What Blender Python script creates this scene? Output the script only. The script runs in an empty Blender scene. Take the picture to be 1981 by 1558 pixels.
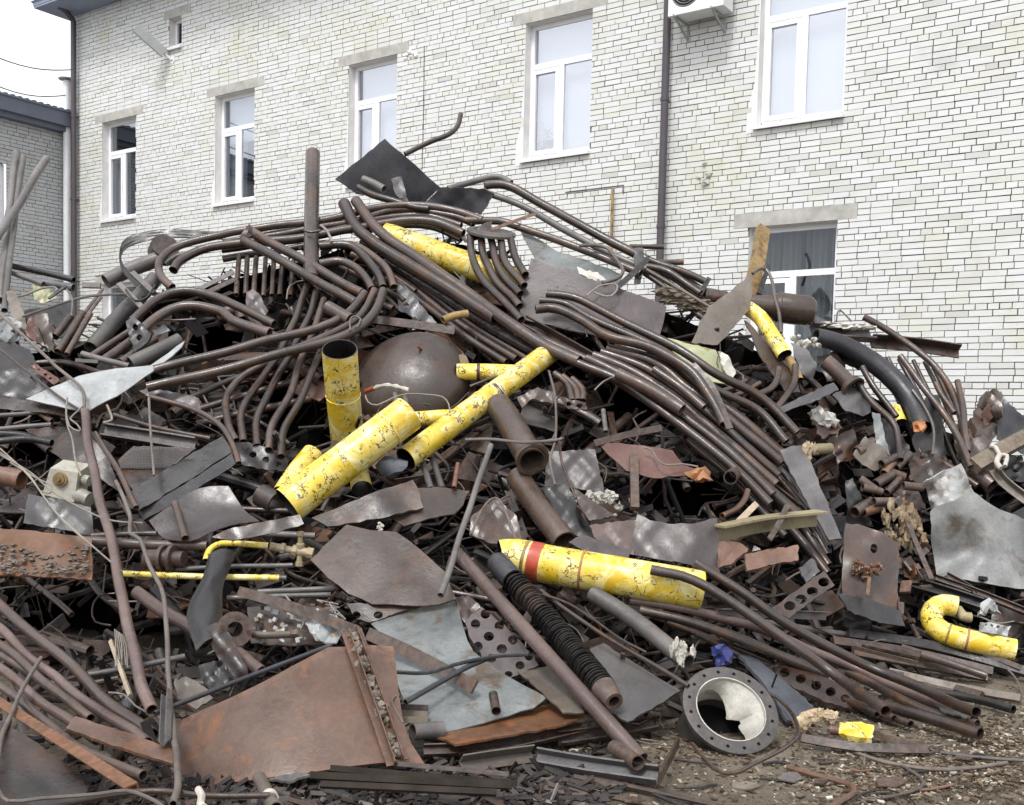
import bpy, bmesh, math, random
import numpy as np
from mathutils import Vector, Matrix
from mathutils.geometry import delaunay_2d_cdt

# ------------------------------------------------------------------ camera, world, sun, exposure
SC = bpy.context.scene
COL = SC.collection
F, CX, CY = 2045.0, 990.5, 931.0            # focal length and principal point in photo pixels
PITCH, ROLL = math.radians(3.50), math.radians(1.32)
CAMH = 1.6
cp, sp = math.cos(PITCH), math.sin(PITCH)
FWD = np.array([0, cp, -sp]); UP0 = np.array([0, sp, cp]); RT0 = np.array([1.0, 0, 0])
cr, sr = math.cos(ROLL), math.sin(ROLL)
RT = cr * RT0 + sr * UP0
UP = -sr * RT0 + cr * UP0
cam_data = bpy.data.cameras.new('camera')
cam_data.sensor_fit = 'HORIZONTAL'; cam_data.sensor_width = 36.0
cam_data.lens = 36.0 * F / 1981.0
cam_data.shift_y = (CY - 779.0) / 1981.0
cam_data.clip_start = 0.05; cam_data.clip_end = 2000
cam = bpy.data.objects.new('camera', cam_data); COL.objects.link(cam)
cam.matrix_world = Matrix(((RT[0], UP[0], -FWD[0], 0), (RT[1], UP[1], -FWD[1], 0), (RT[2], UP[2], -FWD[2], CAMH), (0, 0, 0, 1)))
SC.camera = cam

SUN_EL, SUN_AZ = math.radians(58), math.radians(205)   # azimuth clockwise from +Y: behind the camera, a little left
world = bpy.data.worlds.new('World'); SC.world = world; world.use_nodes = True
nt = world.node_tree; nt.nodes.clear()
wo = nt.nodes.new('ShaderNodeOutputWorld'); bg = nt.nodes.new('ShaderNodeBackground')
sky = nt.nodes.new('ShaderNodeTexSky'); sky.sky_type = 'NISHITA'; sky.sun_disc = False
sky.sun_elevation = SUN_EL; sky.sun_rotation = SUN_AZ; sky.air_density = 1.2; sky.dust_density = 4.0
hsv = nt.nodes.new('ShaderNodeHueSaturation'); hsv.inputs['Saturation'].default_value = 0.22
wmix = nt.nodes.new('ShaderNodeMixRGB'); wmix.inputs[0].default_value = 0.55; wmix.inputs[2].default_value = (9.2, 9.4, 9.8, 1)
nt.links.new(sky.outputs[0], hsv.inputs['Color']); nt.links.new(hsv.outputs[0], wmix.inputs[1])
nt.links.new(wmix.outputs[0], bg.inputs['Color']); bg.inputs['Strength'].default_value = 0.12
nt.links.new(bg.outputs[0], wo.inputs['Surface'])
sd = bpy.data.lights.new('sun', 'SUN'); sd.energy = 1.4; sd.angle = math.radians(14); sd.color = (1.0, 0.98, 0.95)
sun = bpy.data.objects.new('sun', sd); COL.objects.link(sun)
sdir = Vector((math.sin(SUN_AZ) * math.cos(SUN_EL), math.cos(SUN_AZ) * math.cos(SUN_EL), math.sin(SUN_EL)))
sun.rotation_euler = sdir.to_track_quat('Z', 'Y').to_euler(); sun.location = sdir * 30
SC.view_settings.view_transform = 'Standard'; SC.view_settings.look = 'None'
SC.view_settings.gamma = 1; SC.view_settings.use_curve_mapping = False
SC.view_settings.exposure = 0.82
SC.cycles.max_bounces = 6; SC.cycles.diffuse_bounces = 3

rnd = random.Random(7)
# ------------------------------------------------------------------ geometry of the view
def ray(x, y):
    return RT * ((x - CX) / F) - UP * ((y - CY) / F) + FWD
def W(x, y, d):
    r = ray(x, y)
    return Vector((r[0] * d / r[1], d, CAMH + r[2] * d / r[1]))
TBL = [(150, 10.9), (300, 10.3), (400, 9.8), (500, 9.3), (600, 8.8), (700, 8.3), (800, 7.9), (900, 7.5), (1000, 7.1), (1100, 6.7), (1200, 6.3), (1300, 5.85), (1400, 5.35), (1500, 4.8), (1558, 4.4), (1700, 3.7)]
TY = [t[0] for t in TBL]; TD = [t[1] for t in TBL]
def ground_depth(x, y):
    r = ray(x, y)
    if r[2] >= -0.01: return 99.0
    return CAMH / (-r[2] / r[1])
def sstep(a, b, v):
    t = min(1, max(0, (v - a) / (b - a))); return t * t * (3 - 2 * t)
def D(x, y):
    """depth of the heap's front face behind picture point x, y (metres along +Y)"""
    d = float(np.interp(y, TY, TD)) + 0.8 * sstep(1250, 1850, x)
    return min(d, ground_depth(x, y) - 0.05)
def G(x, y, h=0.03):
    """a point lying h above the yard floor at that place"""
    r = ray(x, y); d = (CAMH - h) / (-r[2] / r[1])
    return W(x, y, d)

# ------------------------------------------------------------------ materials
MATS = {}
def _n(nt, t, **k):
    n = nt.nodes.new(t)
    for a, b in k.items(): setattr(n, a, b)
    return n
def base_mat(name, rough=0.6, spec=0.4, metal=0.0):
    m = bpy.data.materials.new(name); m.use_nodes = True
    nt = m.node_tree; b = nt.nodes['Principled BSDF']
    b.inputs['Roughness'].default_value = rough; b.inputs['Specular IOR Level'].default_value = spec; b.inputs['Metallic'].default_value = metal
    tc = _n(nt, 'ShaderNodeTexCoord'); oi = _n(nt, 'ShaderNodeObjectInfo')
    mul = _n(nt, 'ShaderNodeMath', operation='MULTIPLY'); mul.inputs[1].default_value = 37.0
    nt.links.new(oi.outputs['Random'], mul.inputs[0])
    add = _n(nt, 'ShaderNodeVectorMath', operation='ADD')
    nt.links.new(tc.outputs['Object'], add.inputs[0]); nt.links.new(mul.outputs[0], add.inputs[1])
    MATS[name] = m
    return m, nt, b, add.outputs[0], oi.outputs['Random']
def noise(nt, vec, scale, detail=6, rough=0.6, dist=0.0):
    n = _n(nt, 'ShaderNodeTexNoise'); n.inputs['Scale'].default_value = scale; n.inputs['Detail'].default_value = detail
    n.inputs['Roughness'].default_value = rough; n.inputs['Distortion'].default_value = dist
    nt.links.new(vec, n.inputs['Vector']); return n.outputs['Fac']
def ramp(nt, fac, a, b, ca=(0, 0, 0), cb=(1, 1, 1)):
    r = _n(nt, 'ShaderNodeValToRGB'); e = r.color_ramp.elements
    e[0].position = a; e[1].position = b; e[0].color = (*ca, 1); e[1].color = (*cb, 1)
    nt.links.new(fac, r.inputs[0]); return r.outputs[0]
def mix(nt, fac, a, b, blend='MIX'):
    m = _n(nt, 'ShaderNodeMixRGB', blend_type=blend)
    for i, v in ((0, fac), (1, a), (2, b)):
        if isinstance(v, (int, float)): m.inputs[i].default_value = v
        elif isinstance(v, tuple): m.inputs[i].default_value = (*v, 1)
        else: nt.links.new(v, m.inputs[i])
    return m.outputs[0]
def bump(nt, b, h, strength=0.4, dist=0.01):
    bp = _n(nt, 'ShaderNodeBump'); bp.inputs['Strength'].default_value = strength; bp.inputs['Distance'].default_value = dist
    nt.links.new(h, bp.inputs['Height']); nt.links.new(bp.outputs[0], b.inputs['Normal'])
def value_jitter(nt, col, rand, lo=0.72, hi=1.3):
    mr = _n(nt, 'ShaderNodeMapRange'); mr.inputs['To Min'].default_value = lo; mr.inputs['To Max'].default_value = hi
    nt.links.new(rand, mr.inputs['Value'])
    h = _n(nt, 'ShaderNodeHueSaturation'); nt.links.new(col, h.inputs['Color']); nt.links.new(mr.outputs[0], h.inputs['Value'])
    return h.outputs[0]
def steel(name, c1, c2, rust, amt=0.5, rough=0.5, spec=0.5, scuff=0.7, jit=(0.72, 1.3)):
    """old steel: two tones, rust blooms, fine speckle, pale scuffs and lime streaks"""
    m, nt, b, v, rand = base_mat(name, rough, spec)
    k = 0.78 if max(c2) > 0.40 else (0.57 if max(c2) > 0.19 else 0.44)      # overall tone of the irons
    c1, c2, rust = tuple(x * k for x in c1), tuple(x * k for x in c2), tuple(x * k for x in rust)
    a = ramp(nt, noise(nt, v, 2.6, 6, 0.6), 0.36, 0.66, c1, c2)
    r = ramp(nt, noise(nt, v, 5.5, 8, 0.68, 0.6), 0.66 - amt * 0.3, 0.74 - amt * 0.2)
    col = mix(nt, r, a, rust)
    sp_ = ramp(nt, noise(nt, v, 48, 4, 0.7), 0.36, 0.62, (0.70, 0.68, 0.68), (1.14, 1.13, 1.12))
    col = mix(nt, 0.4, col, sp_, 'MULTIPLY')
    st = ramp(nt, noise(nt, v, 17, 9, 0.75, 1.5), scuff - 0.01, scuff + 0.03)
    col = mix(nt, st, col, tuple(min(0.55, x * 2.2 + 0.05) for x in c2))
    col = mix(nt, 0.8, col, ramp(nt, noise(nt, v, 1.7, 7, 0.7, 0.5), 0.34, 0.66, (0.58, 0.56, 0.56), (1.22, 1.18, 1.14)), 'MULTIPLY')
    ge = _n(nt, 'ShaderNodeNewGeometry')                      # rubbed, rust-bright edges
    ed = mix(nt, 1.0, ramp(nt, ge.outputs['Pointiness'], 0.53, 0.62), ramp(nt, noise(nt, v, 26, 5), 0.4, 0.62), 'MULTIPLY')
    col = mix(nt, mix(nt, 0.45, ed, (0, 0, 0)), col, tuple(min(.5, 0.5 * x + 0.9 * y + .03) for x, y in zip(c2, rust)))
    col = value_jitter(nt, col, rand, *jit)
    nt.links.new(col, b.inputs['Base Color'])
    ro = ramp(nt, noise(nt, v, 9, 5), 0.3, 0.75, (max(.10, rough - 0.27),) * 3, (rough + 0.16,) * 3)
    nt.links.new(ro, b.inputs['Roughness'])
    bump(nt, b, noise(nt, v, 38, 7, 0.7), 0.35, 0.006)
    return m
steel('dark_steel', (0.040, 0.029, 0.025), (0.105, 0.077, 0.067), (0.140, 0.066, 0.034), 0.6, 0.42, 0.55)
steel('tube_steel', (0.062, 0.044, 0.038), (0.145, 0.108, 0.094), (0.165, 0.086, 0.048), 0.6, 0.38, 0.6, 0.7, (0.6, 1.35))
steel('grey_tube', (0.130, 0.125, 0.125), (0.230, 0.215, 0.205), (0.13, 0.09, 0.07), 0.25, 0.5)
steel('black_steel', (0.018, 0.016, 0.018), (0.045, 0.040, 0.042), (0.060, 0.036, 0.026), 0.25, 0.42)
steel('blue_black', (0.050, 0.052, 0.062), (0.105, 0.108, 0.126), (0.10, 0.08, 0.07), 0.15, 0.42, 0.4, 0.8)
steel('brown_plate', (0.100, 0.070, 0.058), (0.178, 0.130, 0.110), (0.185, 0.096, 0.052), 0.45, 0.42)
steel('mauve_plate', (0.115, 0.095, 0.096), (0.190, 0.160, 0.162), (0.15, 0.09, 0.07), 0.25, 0.45)
steel('pink_pipe', (0.130, 0.088, 0.078), (0.220, 0.155, 0.138), (0.15, 0.08, 0.05), 0.3, 0.42)
steel('grey_plate', (0.125, 0.122, 0.128), (0.210, 0.204, 0.210), (0.14, 0.10, 0.08), 0.2, 0.45)
steel('rust_plate', (0.135, 0.072, 0.046), (0.220, 0.130, 0.090), (0.30, 0.115, 0.040), 0.30, 0.45)
steel('orange_rust', (0.160, 0.070, 0.030), (0.270, 0.130, 0.060), (0.33, 0.11, 0.03), 0.5, 0.6)
steel('red_brown', (0.130, 0.052, 0.040), (0.200, 0.085, 0.065), (0.17, 0.07, 0.04), 0.3, 0.55)
steel('tan_plate', (0.165, 0.140, 0.115), (0.260, 0.228, 0.192), (0.17, 0.11, 0.07), 0.3, 0.6)
steel('moss_angle', (0.260, 0.225, 0.120), (0.420, 0.380, 0.230), (0.20, 0.14, 0.06), 0.35, 0.65)
steel('orange_board', (0.270, 0.150, 0.105), (0.380, 0.230, 0.170), (0.25, 0.12, 0.07), 0.3, 0.65)
steel('pale_blue_sheet', (0.185, 0.212, 0.220), (0.340, 0.372, 0.375), (0.17, 0.125, 0.085), 0.42, 0.38, 0.4, 0.76)
steel('galvanised', (0.220, 0.235, 0.240), (0.410, 0.420, 0.418), (0.16, 0.14, 0.115), 0.5, 0.42, 0.4, 0.76)
steel('white_sheet', (0.300, 0.325, 0.340), (0.460, 0.490, 0.500), (0.22, 0.19, 0.16), 0.3, 0.38, 0.4, 0.76)
steel('pale_green', (0.330, 0.370, 0.210), (0.470, 0.500, 0.310), (0.25, 0.2, 0.1), 0.2, 0.5)
steel('rust_yellow', (0.260, 0.170, 0.050), (0.420, 0.300, 0.110), (0.14, 0.075, 0.03), 0.6, 0.65)
steel('brown_green', (0.100, 0.066, 0.050), (0.170, 0.120, 0.095), (0.15, 0.075, 0.045), 0.4, 0.30, 0.6)
steel('wire_steel', (0.130, 0.110, 0.098), (0.260, 0.225, 0.200), (0.16, 0.10, 0.07), 0.4, 0.55)
steel('pale_wire', (0.250, 0.225, 0.195), (0.390, 0.360, 0.320), (0.25, 0.18, 0.12), 0.25, 0.6)
steel('rubber', (0.020, 0.021, 0.024), (0.040, 0.041, 0.046), (0.04, 0.035, 0.03), 0.1, 0.45)
steel('brass', (0.240, 0.190, 0.110), (0.420, 0.350, 0.220), (0.2, 0.14, 0.09), 0.4, 0.45)
steel('red_paint', (0.340, 0.045, 0.022), (0.500, 0.090, 0.040), (0.22, 0.08, 0.04), 0.5, 0.5)
steel('orange_paint', (0.380, 0.155, 0.055), (0.500, 0.235, 0.105), (0.20, 0.10, 0.05), 0.6, 0.65)
steel('pale_paint', (0.480, 0.480, 0.420), (0.640, 0.640, 0.560), (0.3, 0.25, 0.15), 0.2, 0.5)
steel('white_lining', (0.420, 0.415, 0.370), (0.640, 0.635, 0.580), (0.24, 0.21, 0.16), 0.45, 0.8)
steel('cream_foam', (0.340, 0.260, 0.160), (0.520, 0.440, 0.310), (0.2, 0.11, 0.05), 0.6, 0.9)
steel('old_wood', (0.160, 0.125, 0.090), (0.300, 0.250, 0.190), (0.12, 0.09, 0.06), 0.3, 0.85)
steel('pale_wood', (0.380, 0.310, 0.220), (0.540, 0.460, 0.350), (0.28, 0.2, 0.12), 0.3, 0.85)
steel('blue_plastic', (0.040, 0.050, 0.20), (0.085, 0.11, 0.40), (0.05, 0.05, 0.12), 0.4, 0.35)
steel('iron_grey', (0.085, 0.082, 0.080), (0.165, 0.158, 0.152), (0.13, 0.085, 0.06), 0.35, 0.5)
steel('dome_brown', (0.070, 0.048, 0.038), (0.125, 0.090, 0.072), (0.13, 0.066, 0.04), 0.45, 0.46)
steel('blue_grey', (0.110, 0.125, 0.155), (0.190, 0.210, 0.245), (0.15, 0.13, 0.12), 0.25, 0.45)
steel('mound_shade', (0.012, 0.010, 0.010), (0.030, 0.023, 0.020), (0.045, 0.028, 0.020), 0.3, 0.8, 0.2)  # heap core; near-black colour carries the shade of the gaps

def yellow_mat():
    m, nt, b, v, rand = base_mat('yellow_paint', 0.34, 0.6)
    wash = ramp(nt, noise(nt, v, 3.5, 6, 0.6), 0.34, 0.68, (0.60, 0.385, 0.010), (0.76, 0.58, 0.065))
    pale = ramp(nt, noise(nt, v, 4.5, 9, 0.74, 1.2), 0.46, 0.60)
    col = mix(nt, pale, wash, (0.78, 0.70, 0.32))
    drt = ramp(nt, noise(nt, v, 2.6, 9, 0.75), 0.60, 0.76)
    col = mix(nt, drt, col, (0.40, 0.20, 0.018))
    grime = ramp(nt, noise(nt, v, 9, 10, 0.8, 0.8), 0.60, 0.80)
    col = mix(nt, mix(nt, 0.5, grime, (0, 0, 0)), col, (0.20, 0.12, 0.03))
    def cracks(scale, wsc, amt, m1, m2, wid):
        wob = _n(nt, 'ShaderNodeTexNoise'); wob.inputs['Scale'].default_value = wsc; wob.inputs['Detail'].default_value = 5
        nt.links.new(v, wob.inputs['Vector'])
        sc_ = _n(nt, 'ShaderNodeVectorMath', operation='SCALE'); sc_.inputs['Scale'].default_value = amt
        nt.links.new(wob.outputs['Color'], sc_.inputs[0])
        ad = _n(nt, 'ShaderNodeVectorMath', operation='ADD'); nt.links.new(v, ad.inputs[0]); nt.links.new(sc_.outputs[0], ad.inputs[1])
        vo = _n(nt, 'ShaderNodeTexVoronoi', feature='DISTANCE_TO_EDGE'); vo.inputs['Scale'].default_value = scale
        nt.links.new(ad.outputs[0], vo.inputs['Vector'])
        cr_ = ramp(nt, vo.outputs['Distance'], wid * .4, wid, (1, 1, 1), (0, 0, 0))
        mk_ = mix(nt, 1.0, ramp(nt, noise(nt, v, m1, 4, 0.6), 0.47, 0.50), ramp(nt, noise(nt, v, m2, 4, 0.6), 0.40, 0.48), 'MULTIPLY')
        return mix(nt, 1.0, cr_, mk_, 'MULTIPLY')
    c1 = cracks(10, 10, 0.34, 11, 3.5, 0.050)
    def scratch(sx, sy, sz, th):
        mp = _n(nt, 'ShaderNodeMapping'); mp.inputs['Scale'].default_value = (sx, sy, sz); mp.inputs['Rotation'].default_value = (.4 * sx, .3, .2 * sz)
        nt.links.new(v, mp.inputs['Vector']); return ramp(nt, noise(nt, mp.outputs[0], 1.0, 5, 0.6, 0.4), th, th + .012)
    c2 = mix(nt, 1.0, scratch(70, 9, 14, .70), scratch(12, 60, 11, .71), 'LIGHTEN')
    chip = mix(nt, 1.0, ramp(nt, noise(nt, v, 22, 8, 0.65, 1.0), 0.665, 0.685), ramp(nt, noise(nt, v, 2.8, 3, 0.5), 0.55, 0.64), 'MULTIPLY')
    big = ramp(nt, noise(nt, v, 5.0, 10, 0.66, 0.7), 0.66, 0.672)
    cm2 = mix(nt, 1.0, mix(nt, 1.0, c1, c2, 'LIGHTEN'), mix(nt, 1.0, chip, big, 'LIGHTEN'), 'LIGHTEN')
    halo = ramp(nt, noise(nt, v, 5.0, 10, 0.66, 0.7), 0.615, 0.64)
    col = mix(nt, halo, col, (0.70, 0.64, 0.38))
    col = mix(nt, cm2, col, mix(nt, noise(nt, v, 12, 4), (0.030, 0.020, 0.016), (0.13, 0.065, 0.035)))
    col = value_jitter(nt, col, rand, 0.86, 1.08)
    nt.links.new(col, b.inputs['Base Color'])
    nt.links.new(ramp(nt, noise(nt, v, 7, 6), 0.35, 0.7, (0.24,) * 3, (0.55,) * 3), b.inputs['Roughness'])
    hh = mix(nt, 0.35, ramp(nt, cm2, 0.0, 1.0, (1, 1, 1), (0, 0, 0)), noise(nt, v, 24, 5))
    bump(nt, b, hh, 0.6, 0.008)
yellow_mat()

def simple(name, col, rough=0.5, spec=0.4, nscale=8, var=0.15, bmp=0.1, jit=None):
    m, nt, b, v, rand = base_mat(name, rough, spec)
    c = ramp(nt, noise(nt, v, nscale, 6), 0.3, 0.7, tuple(x * (1 - var) for x in col), tuple(min(1, x * (1 + var)) for x in col))
    if jit: c = value_jitter(nt, c, rand, *jit)
    nt.links.new(c, b.inputs['Base Color'])
    if bmp: bump(nt, b, noise(nt, v, nscale * 6, 6), bmp, 0.004)
    return m
simple('white_pvc', (0.80, 0.80, 0.82), 0.35, 0.5, 3, 0.03, 0)
simple('concrete', (0.40, 0.39, 0.36), 0.85, 0.2, 6, 0.2, 0.4)
simple('plaster', (0.72, 0.71, 0.69), 0.85, 0.2, 5, 0.1, 0.3)
simple('soffit', (0.25, 0.285, 0.36), 0.6, 0.3, 2, 0.1, 0.1)
simple('roof_grey', (0.12, 0.137, 0.175), 0.6, 0.3, 2, 0.1, 0.1)
simple('pipe_paint', (0.062, 0.052, 0.060), 0.4, 0.5, 4, 0.15, 0.1)
simple('grey_paint', (0.30, 0.31, 0.31), 0.45, 0.5, 5, 0.15, 0.1)
simple('white_metal', (0.72, 0.73, 0.74), 0.4, 0.5, 4, 0.06, 0.05)
simple('opening_shade', (0.02, 0.022, 0.025), 0.9, 0.1, 3, 0.1, 0)  # shade behind the fan grille, put into the colour
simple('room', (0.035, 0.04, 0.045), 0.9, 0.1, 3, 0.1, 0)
simple('curtain_pale', (0.66, 0.67, 0.74), 0.9, 0.1, 2, 0.04, 0)
simple('curtain_grey', (0.30, 0.32, 0.37), 0.9, 0.1, 2, 0.06, 0)
simple('curtain_fold', (0.15, 0.155, 0.16), 0.9, 0.1, 2, 0.1, 0)
simple('white_rag', (0.43, 0.40, 0.35), 0.95, 0.1, 14, 0.2, 0.5)
simple('dark_wood', (0.028, 0.022, 0.018), 0.85, 0.15, 7, 0.4, 0.5)  # near-black brown wood tone
simple('hole_shade', (0.008, 0.008, 0.009), 0.9, 0.05, 3, 0.1, 0)  # black that paints the shade inside holes

def brick_mat(name, tone):
    m, nt, b, v, rand = base_mat(name, 0.8, 0.25)
    g = _n(nt, 'ShaderNodeNewGeometry')
    r = _n(nt, 'ShaderNodeValToRGB'); e = r.color_ramp.elements
    e[0].position = 0; e[0].color = (0.52, 0.52, 0.50, 1); e[1].position = 1; e[1].color = (0.68, 0.685, 0.70, 1)
    for p, c in ((0.06, (0.60, 0.60, 0.575)), (0.3, (0.645, 0.65, 0.655)), (0.55, (0.63, 0.635, 0.615)), (0.8, (0.66, 0.66, 0.67)), (0.95, (0.61, 0.615, 0.555))):
        x = e.new(p); x.color = (*c, 1)
    nt.links.new(g.outputs['Random Per Island'], r.inputs[0])
    st = ramp(nt, noise(nt, v, 0.6, 6, 0.65), 0.52, 0.70)      # greenish damp stains over whole areas
    col = mix(nt, mix(nt, 1.0, st, ramp(nt, noise(nt, v, 4, 4), 0.3, 0.6), 'MULTIPLY'), r.outputs[0], (0.56, 0.56, 0.46))
    col = mix(nt, ramp(nt, noise(nt, v, 0.9, 8, 0.72), 0.60, 0.78), col, (0.46, 0.455, 0.44))
    col = mix(nt, ramp(nt, noise(nt, v, 28, 6, 0.7), 0.62, 0.74), col, (0.40, 0.38, 0.33))
    nt.links.new(mix(nt, 1.0, col, tone, 'MULTIPLY'), b.inputs['Base Color'])
    bump(nt, b, noise(nt, v, 60, 6), 0.35, 0.004)
brick_mat('white_brick', (0.98, 0.98, 0.975)); brick_mat('grey_brick', (0.66, 0.67, 0.70))
simple('mortar', (0.090, 0.087, 0.084), 0.95, 0.1, 9, 0.25, 0.4)

def glass_mat(name, refl, tint):
    m = bpy.data.materials.new(name); m.use_nodes = True; nt = m.node_tree; nt.nodes.clear()
    o = _n(nt, 'ShaderNodeOutputMaterial'); mx = _n(nt, 'ShaderNodeMixShader'); t = _n(nt, 'ShaderNodeBsdfTransparent'); g = _n(nt, 'ShaderNodeBsdfGlossy')
    g.inputs['Roughness'].default_value = 0.02; g.inputs['Color'].default_value = (*tint, 1); t.inputs['Color'].default_value = (0.82, 0.86, 0.88, 1)
    mx.inputs[0].default_value = refl
    nt.links.new(t.outputs[0], mx.inputs[1]); nt.links.new(g.outputs[0], mx.inputs[2]); nt.links.new(mx.outputs[0], o.inputs['Surface'])
    MATS[name] = m
glass_mat('window_glass', 0.07, (0.9, 0.95, 1.0))
glass_mat('mirror_glass', 0.47, (0.86, 0.88, 0.93))
glass_mat('half_glass', 0.34, (0.88, 0.92, 0.98))

def ground_mat():
    m, nt, b, v, rand = base_mat('yard_floor', 0.85, 0.2)
    a = ramp(nt, noise(nt, v, 0.9, 8, 0.65), 0.35, 0.65, (0.062, 0.050, 0.037), (0.185, 0.155, 0.117))
    a = mix(nt, ramp(nt, noise(nt, v, 14, 8, 0.75), 0.54, 0.70), a, (0.23, 0.195, 0.15))
    a = mix(nt, ramp(nt, noise(nt, v, 45, 6, 0.7), 0.56, 0.66), a, (0.05, 0.04, 0.03))
    a = mix(nt, ramp(nt, noise(nt, v, 2.2, 6, 0.6), 0.60, 0.70), a, (0.085, 0.080, 0.078))
    nt.links.new(a, b.inputs['Base Color']); bump(nt, b, noise(nt, v, 30, 8, 0.75), 0.7, 0.02)
    nt.links.new(ramp(nt, noise(nt, v, 1.3, 5, 0.6), 0.52, 0.62, (0.85,) * 3, (0.38,) * 3), b.inputs['Roughness'])
ground_mat()
def chips_mat():
    m, nt, b, v, rand = base_mat('chips', 0.9, 0.15)
    g = _n(nt, 'ShaderNodeNewGeometry'); r = _n(nt, 'ShaderNodeValToRGB'); e = r.color_ramp.elements
    e[0].position = 0; e[0].color = (0.04, 0.028, 0.02, 1); e[1].position = 1; e[1].color = (0.50, 0.47, 0.41, 1)
    for p, c in ((0.35, (0.08, 0.058, 0.040)), (0.6, (0.14, 0.108, 0.076)), (0.82, (0.22, 0.18, 0.13)), (0.94, (0.36, 0.32, 0.25))):
        x = e.new(p); x.color = (*c, 1)
    nt.links.new(g.outputs['Random Per Island'], r.inputs[0]); nt.links.new(r.outputs[0], b.inputs['Base Color'])
chips_mat()
def tangle_mat():
    m, nt, b, v, rand = base_mat('tangle', 0.6, 0.35)
    g = _n(nt, 'ShaderNodeNewGeometry'); r = _n(nt, 'ShaderNodeValToRGB'); e = r.color_ramp.elements
    e[0].position = 0; e[0].color = (0.010, 0.008, 0.008, 1); e[1].position = 1; e[1].color = (0.22, 0.20, 0.18, 1)
    for p, c in ((0.4, (0.020, 0.016, 0.015)), (0.7, (0.038, 0.028, 0.024)), (0.88, (0.060, 0.044, 0.037)), (0.94, (0.075, 0.042, 0.028)), (0.98, (0.10, 0.09, 0.08))):
        x = e.new(p); x.color = (*c, 1)
    nt.links.new(g.outputs['Random Per Island'], r.inputs[0])
    nt.links.new(mix(nt, 0.7, r.outputs[0], ramp(nt, noise(nt, v, 30, 6, 0.7), 0.3, 0.7, (0.5,) * 3, (1.3,) * 3), 'MULTIPLY'), b.inputs['Base Color'])
tangle_mat()

# ------------------------------------------------------------------ object helpers
def tag(o, label=None, cat=None, grp=None, kind=None):
    if label: o['label'] = label
    if cat: o['category'] = cat
    if grp: o['group'] = grp
    if kind: o['kind'] = kind
    return o
def mk(name, verts, faces, mats, parent=None, origin=None, smooth=True, midx=None, sharp=35):
    """link one mesh object; verts in world space. A child shares its parent's origin."""
    V = [Vector(v) for v in verts]
    if parent is not None: org = Vector(parent['_o'])
    elif origin is not None: org = Vector(origin)
    else:
        org = Vector((0, 0, 0))
        for v in V: org += v
        org /= max(1, len(V))
    me = bpy.data.meshes.new(name)
    me.from_pydata([v - org for v in V], [], faces)
    bm = bmesh.new(); bm.from_mesh(me); bmesh.ops.recalc_face_normals(bm, faces=bm.faces); bm.to_mesh(me); bm.free()
    ml = [mats] if isinstance(mats, str) else mats
    for k in ml: me.materials.append(MATS[k])
    if midx is not None:
        for p, i in zip(me.polygons, midx): p.material_index = i
    if smooth:
        for p in me.polygons: p.use_smooth = True
        me.set_sharp_from_angle(angle=math.radians(sharp))
    me.update()
    o = bpy.data.objects.new(name, me); COL.objects.link(o)
    if parent is not None:
        o.parent = parent; o.location = Vector(parent.get('_loc', (0, 0, 0))) * 0
    else:
        o.location = org
    o['_o'] = tuple(org)
    return o
def empty(name, loc, label, cat, grp=None):
    o = bpy.data.objects.new(name, None); COL.objects.link(o); o.location = loc; o['_o'] = tuple(loc)
    o.empty_display_size = 0.1
    return tag(o, label, cat, grp)

class MB:
    """collects shapes for one mesh"""
    def __init__(s): s.v = []; s.f = []; s.m = []
    def add(s, v, f, m=0):
        k = len(s.v); s.v += [Vector(a) for a in v]; s.f += [tuple(i + k for i in q) for q in f]; s.m += [m] * len(f)
    def build(s, name, mats, parent=None, **k): return mk(name, s.v, s.f, mats, parent, midx=s.m, **k)

def catmull(P, step):
    if len(P) == 2:
        n = max(2, int((P[1] - P[0]).length / max(step, 0.02) / 2)); return [P[0].lerp(P[1], i / n) for i in range(n + 1)]
    Q = [P[0] * 2 - P[1]] + list(P) + [P[-1] * 2 - P[-2]]
    out = []
    for i in range(1, len(Q) - 2):
        a, b, c, d = Q[i - 1], Q[i], Q[i + 1], Q[i + 2]
        n = max(2, min(14, int((c - b).length / step)))
        for k in range(n):
            t = k / n
            out.append(0.5 * ((2 * b) + (c - a) * t + (2 * a - 5 * b + 4 * c - d) * t * t + (3 * b - a - 3 * c + d) * t ** 3))
    out.append(P[-1]); return out
def frames(P):
    T = []
    for i in range(len(P)):
        t = (P[min(i + 1, len(P) - 1)] - P[max(i - 1, 0)]); T.append(t.normalized() if t.length > 1e-9 else Vector((0, 0, 1)))
    n = T[0].orthogonal().normalized(); out = []
    for i, t in enumerate(T):
        n = (n - t * n.dot(t)); n = n.normalized() if n.length > 1e-6 else t.orthogonal().normalized()
        out.append((t, n, t.cross(n)))
    return out
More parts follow.
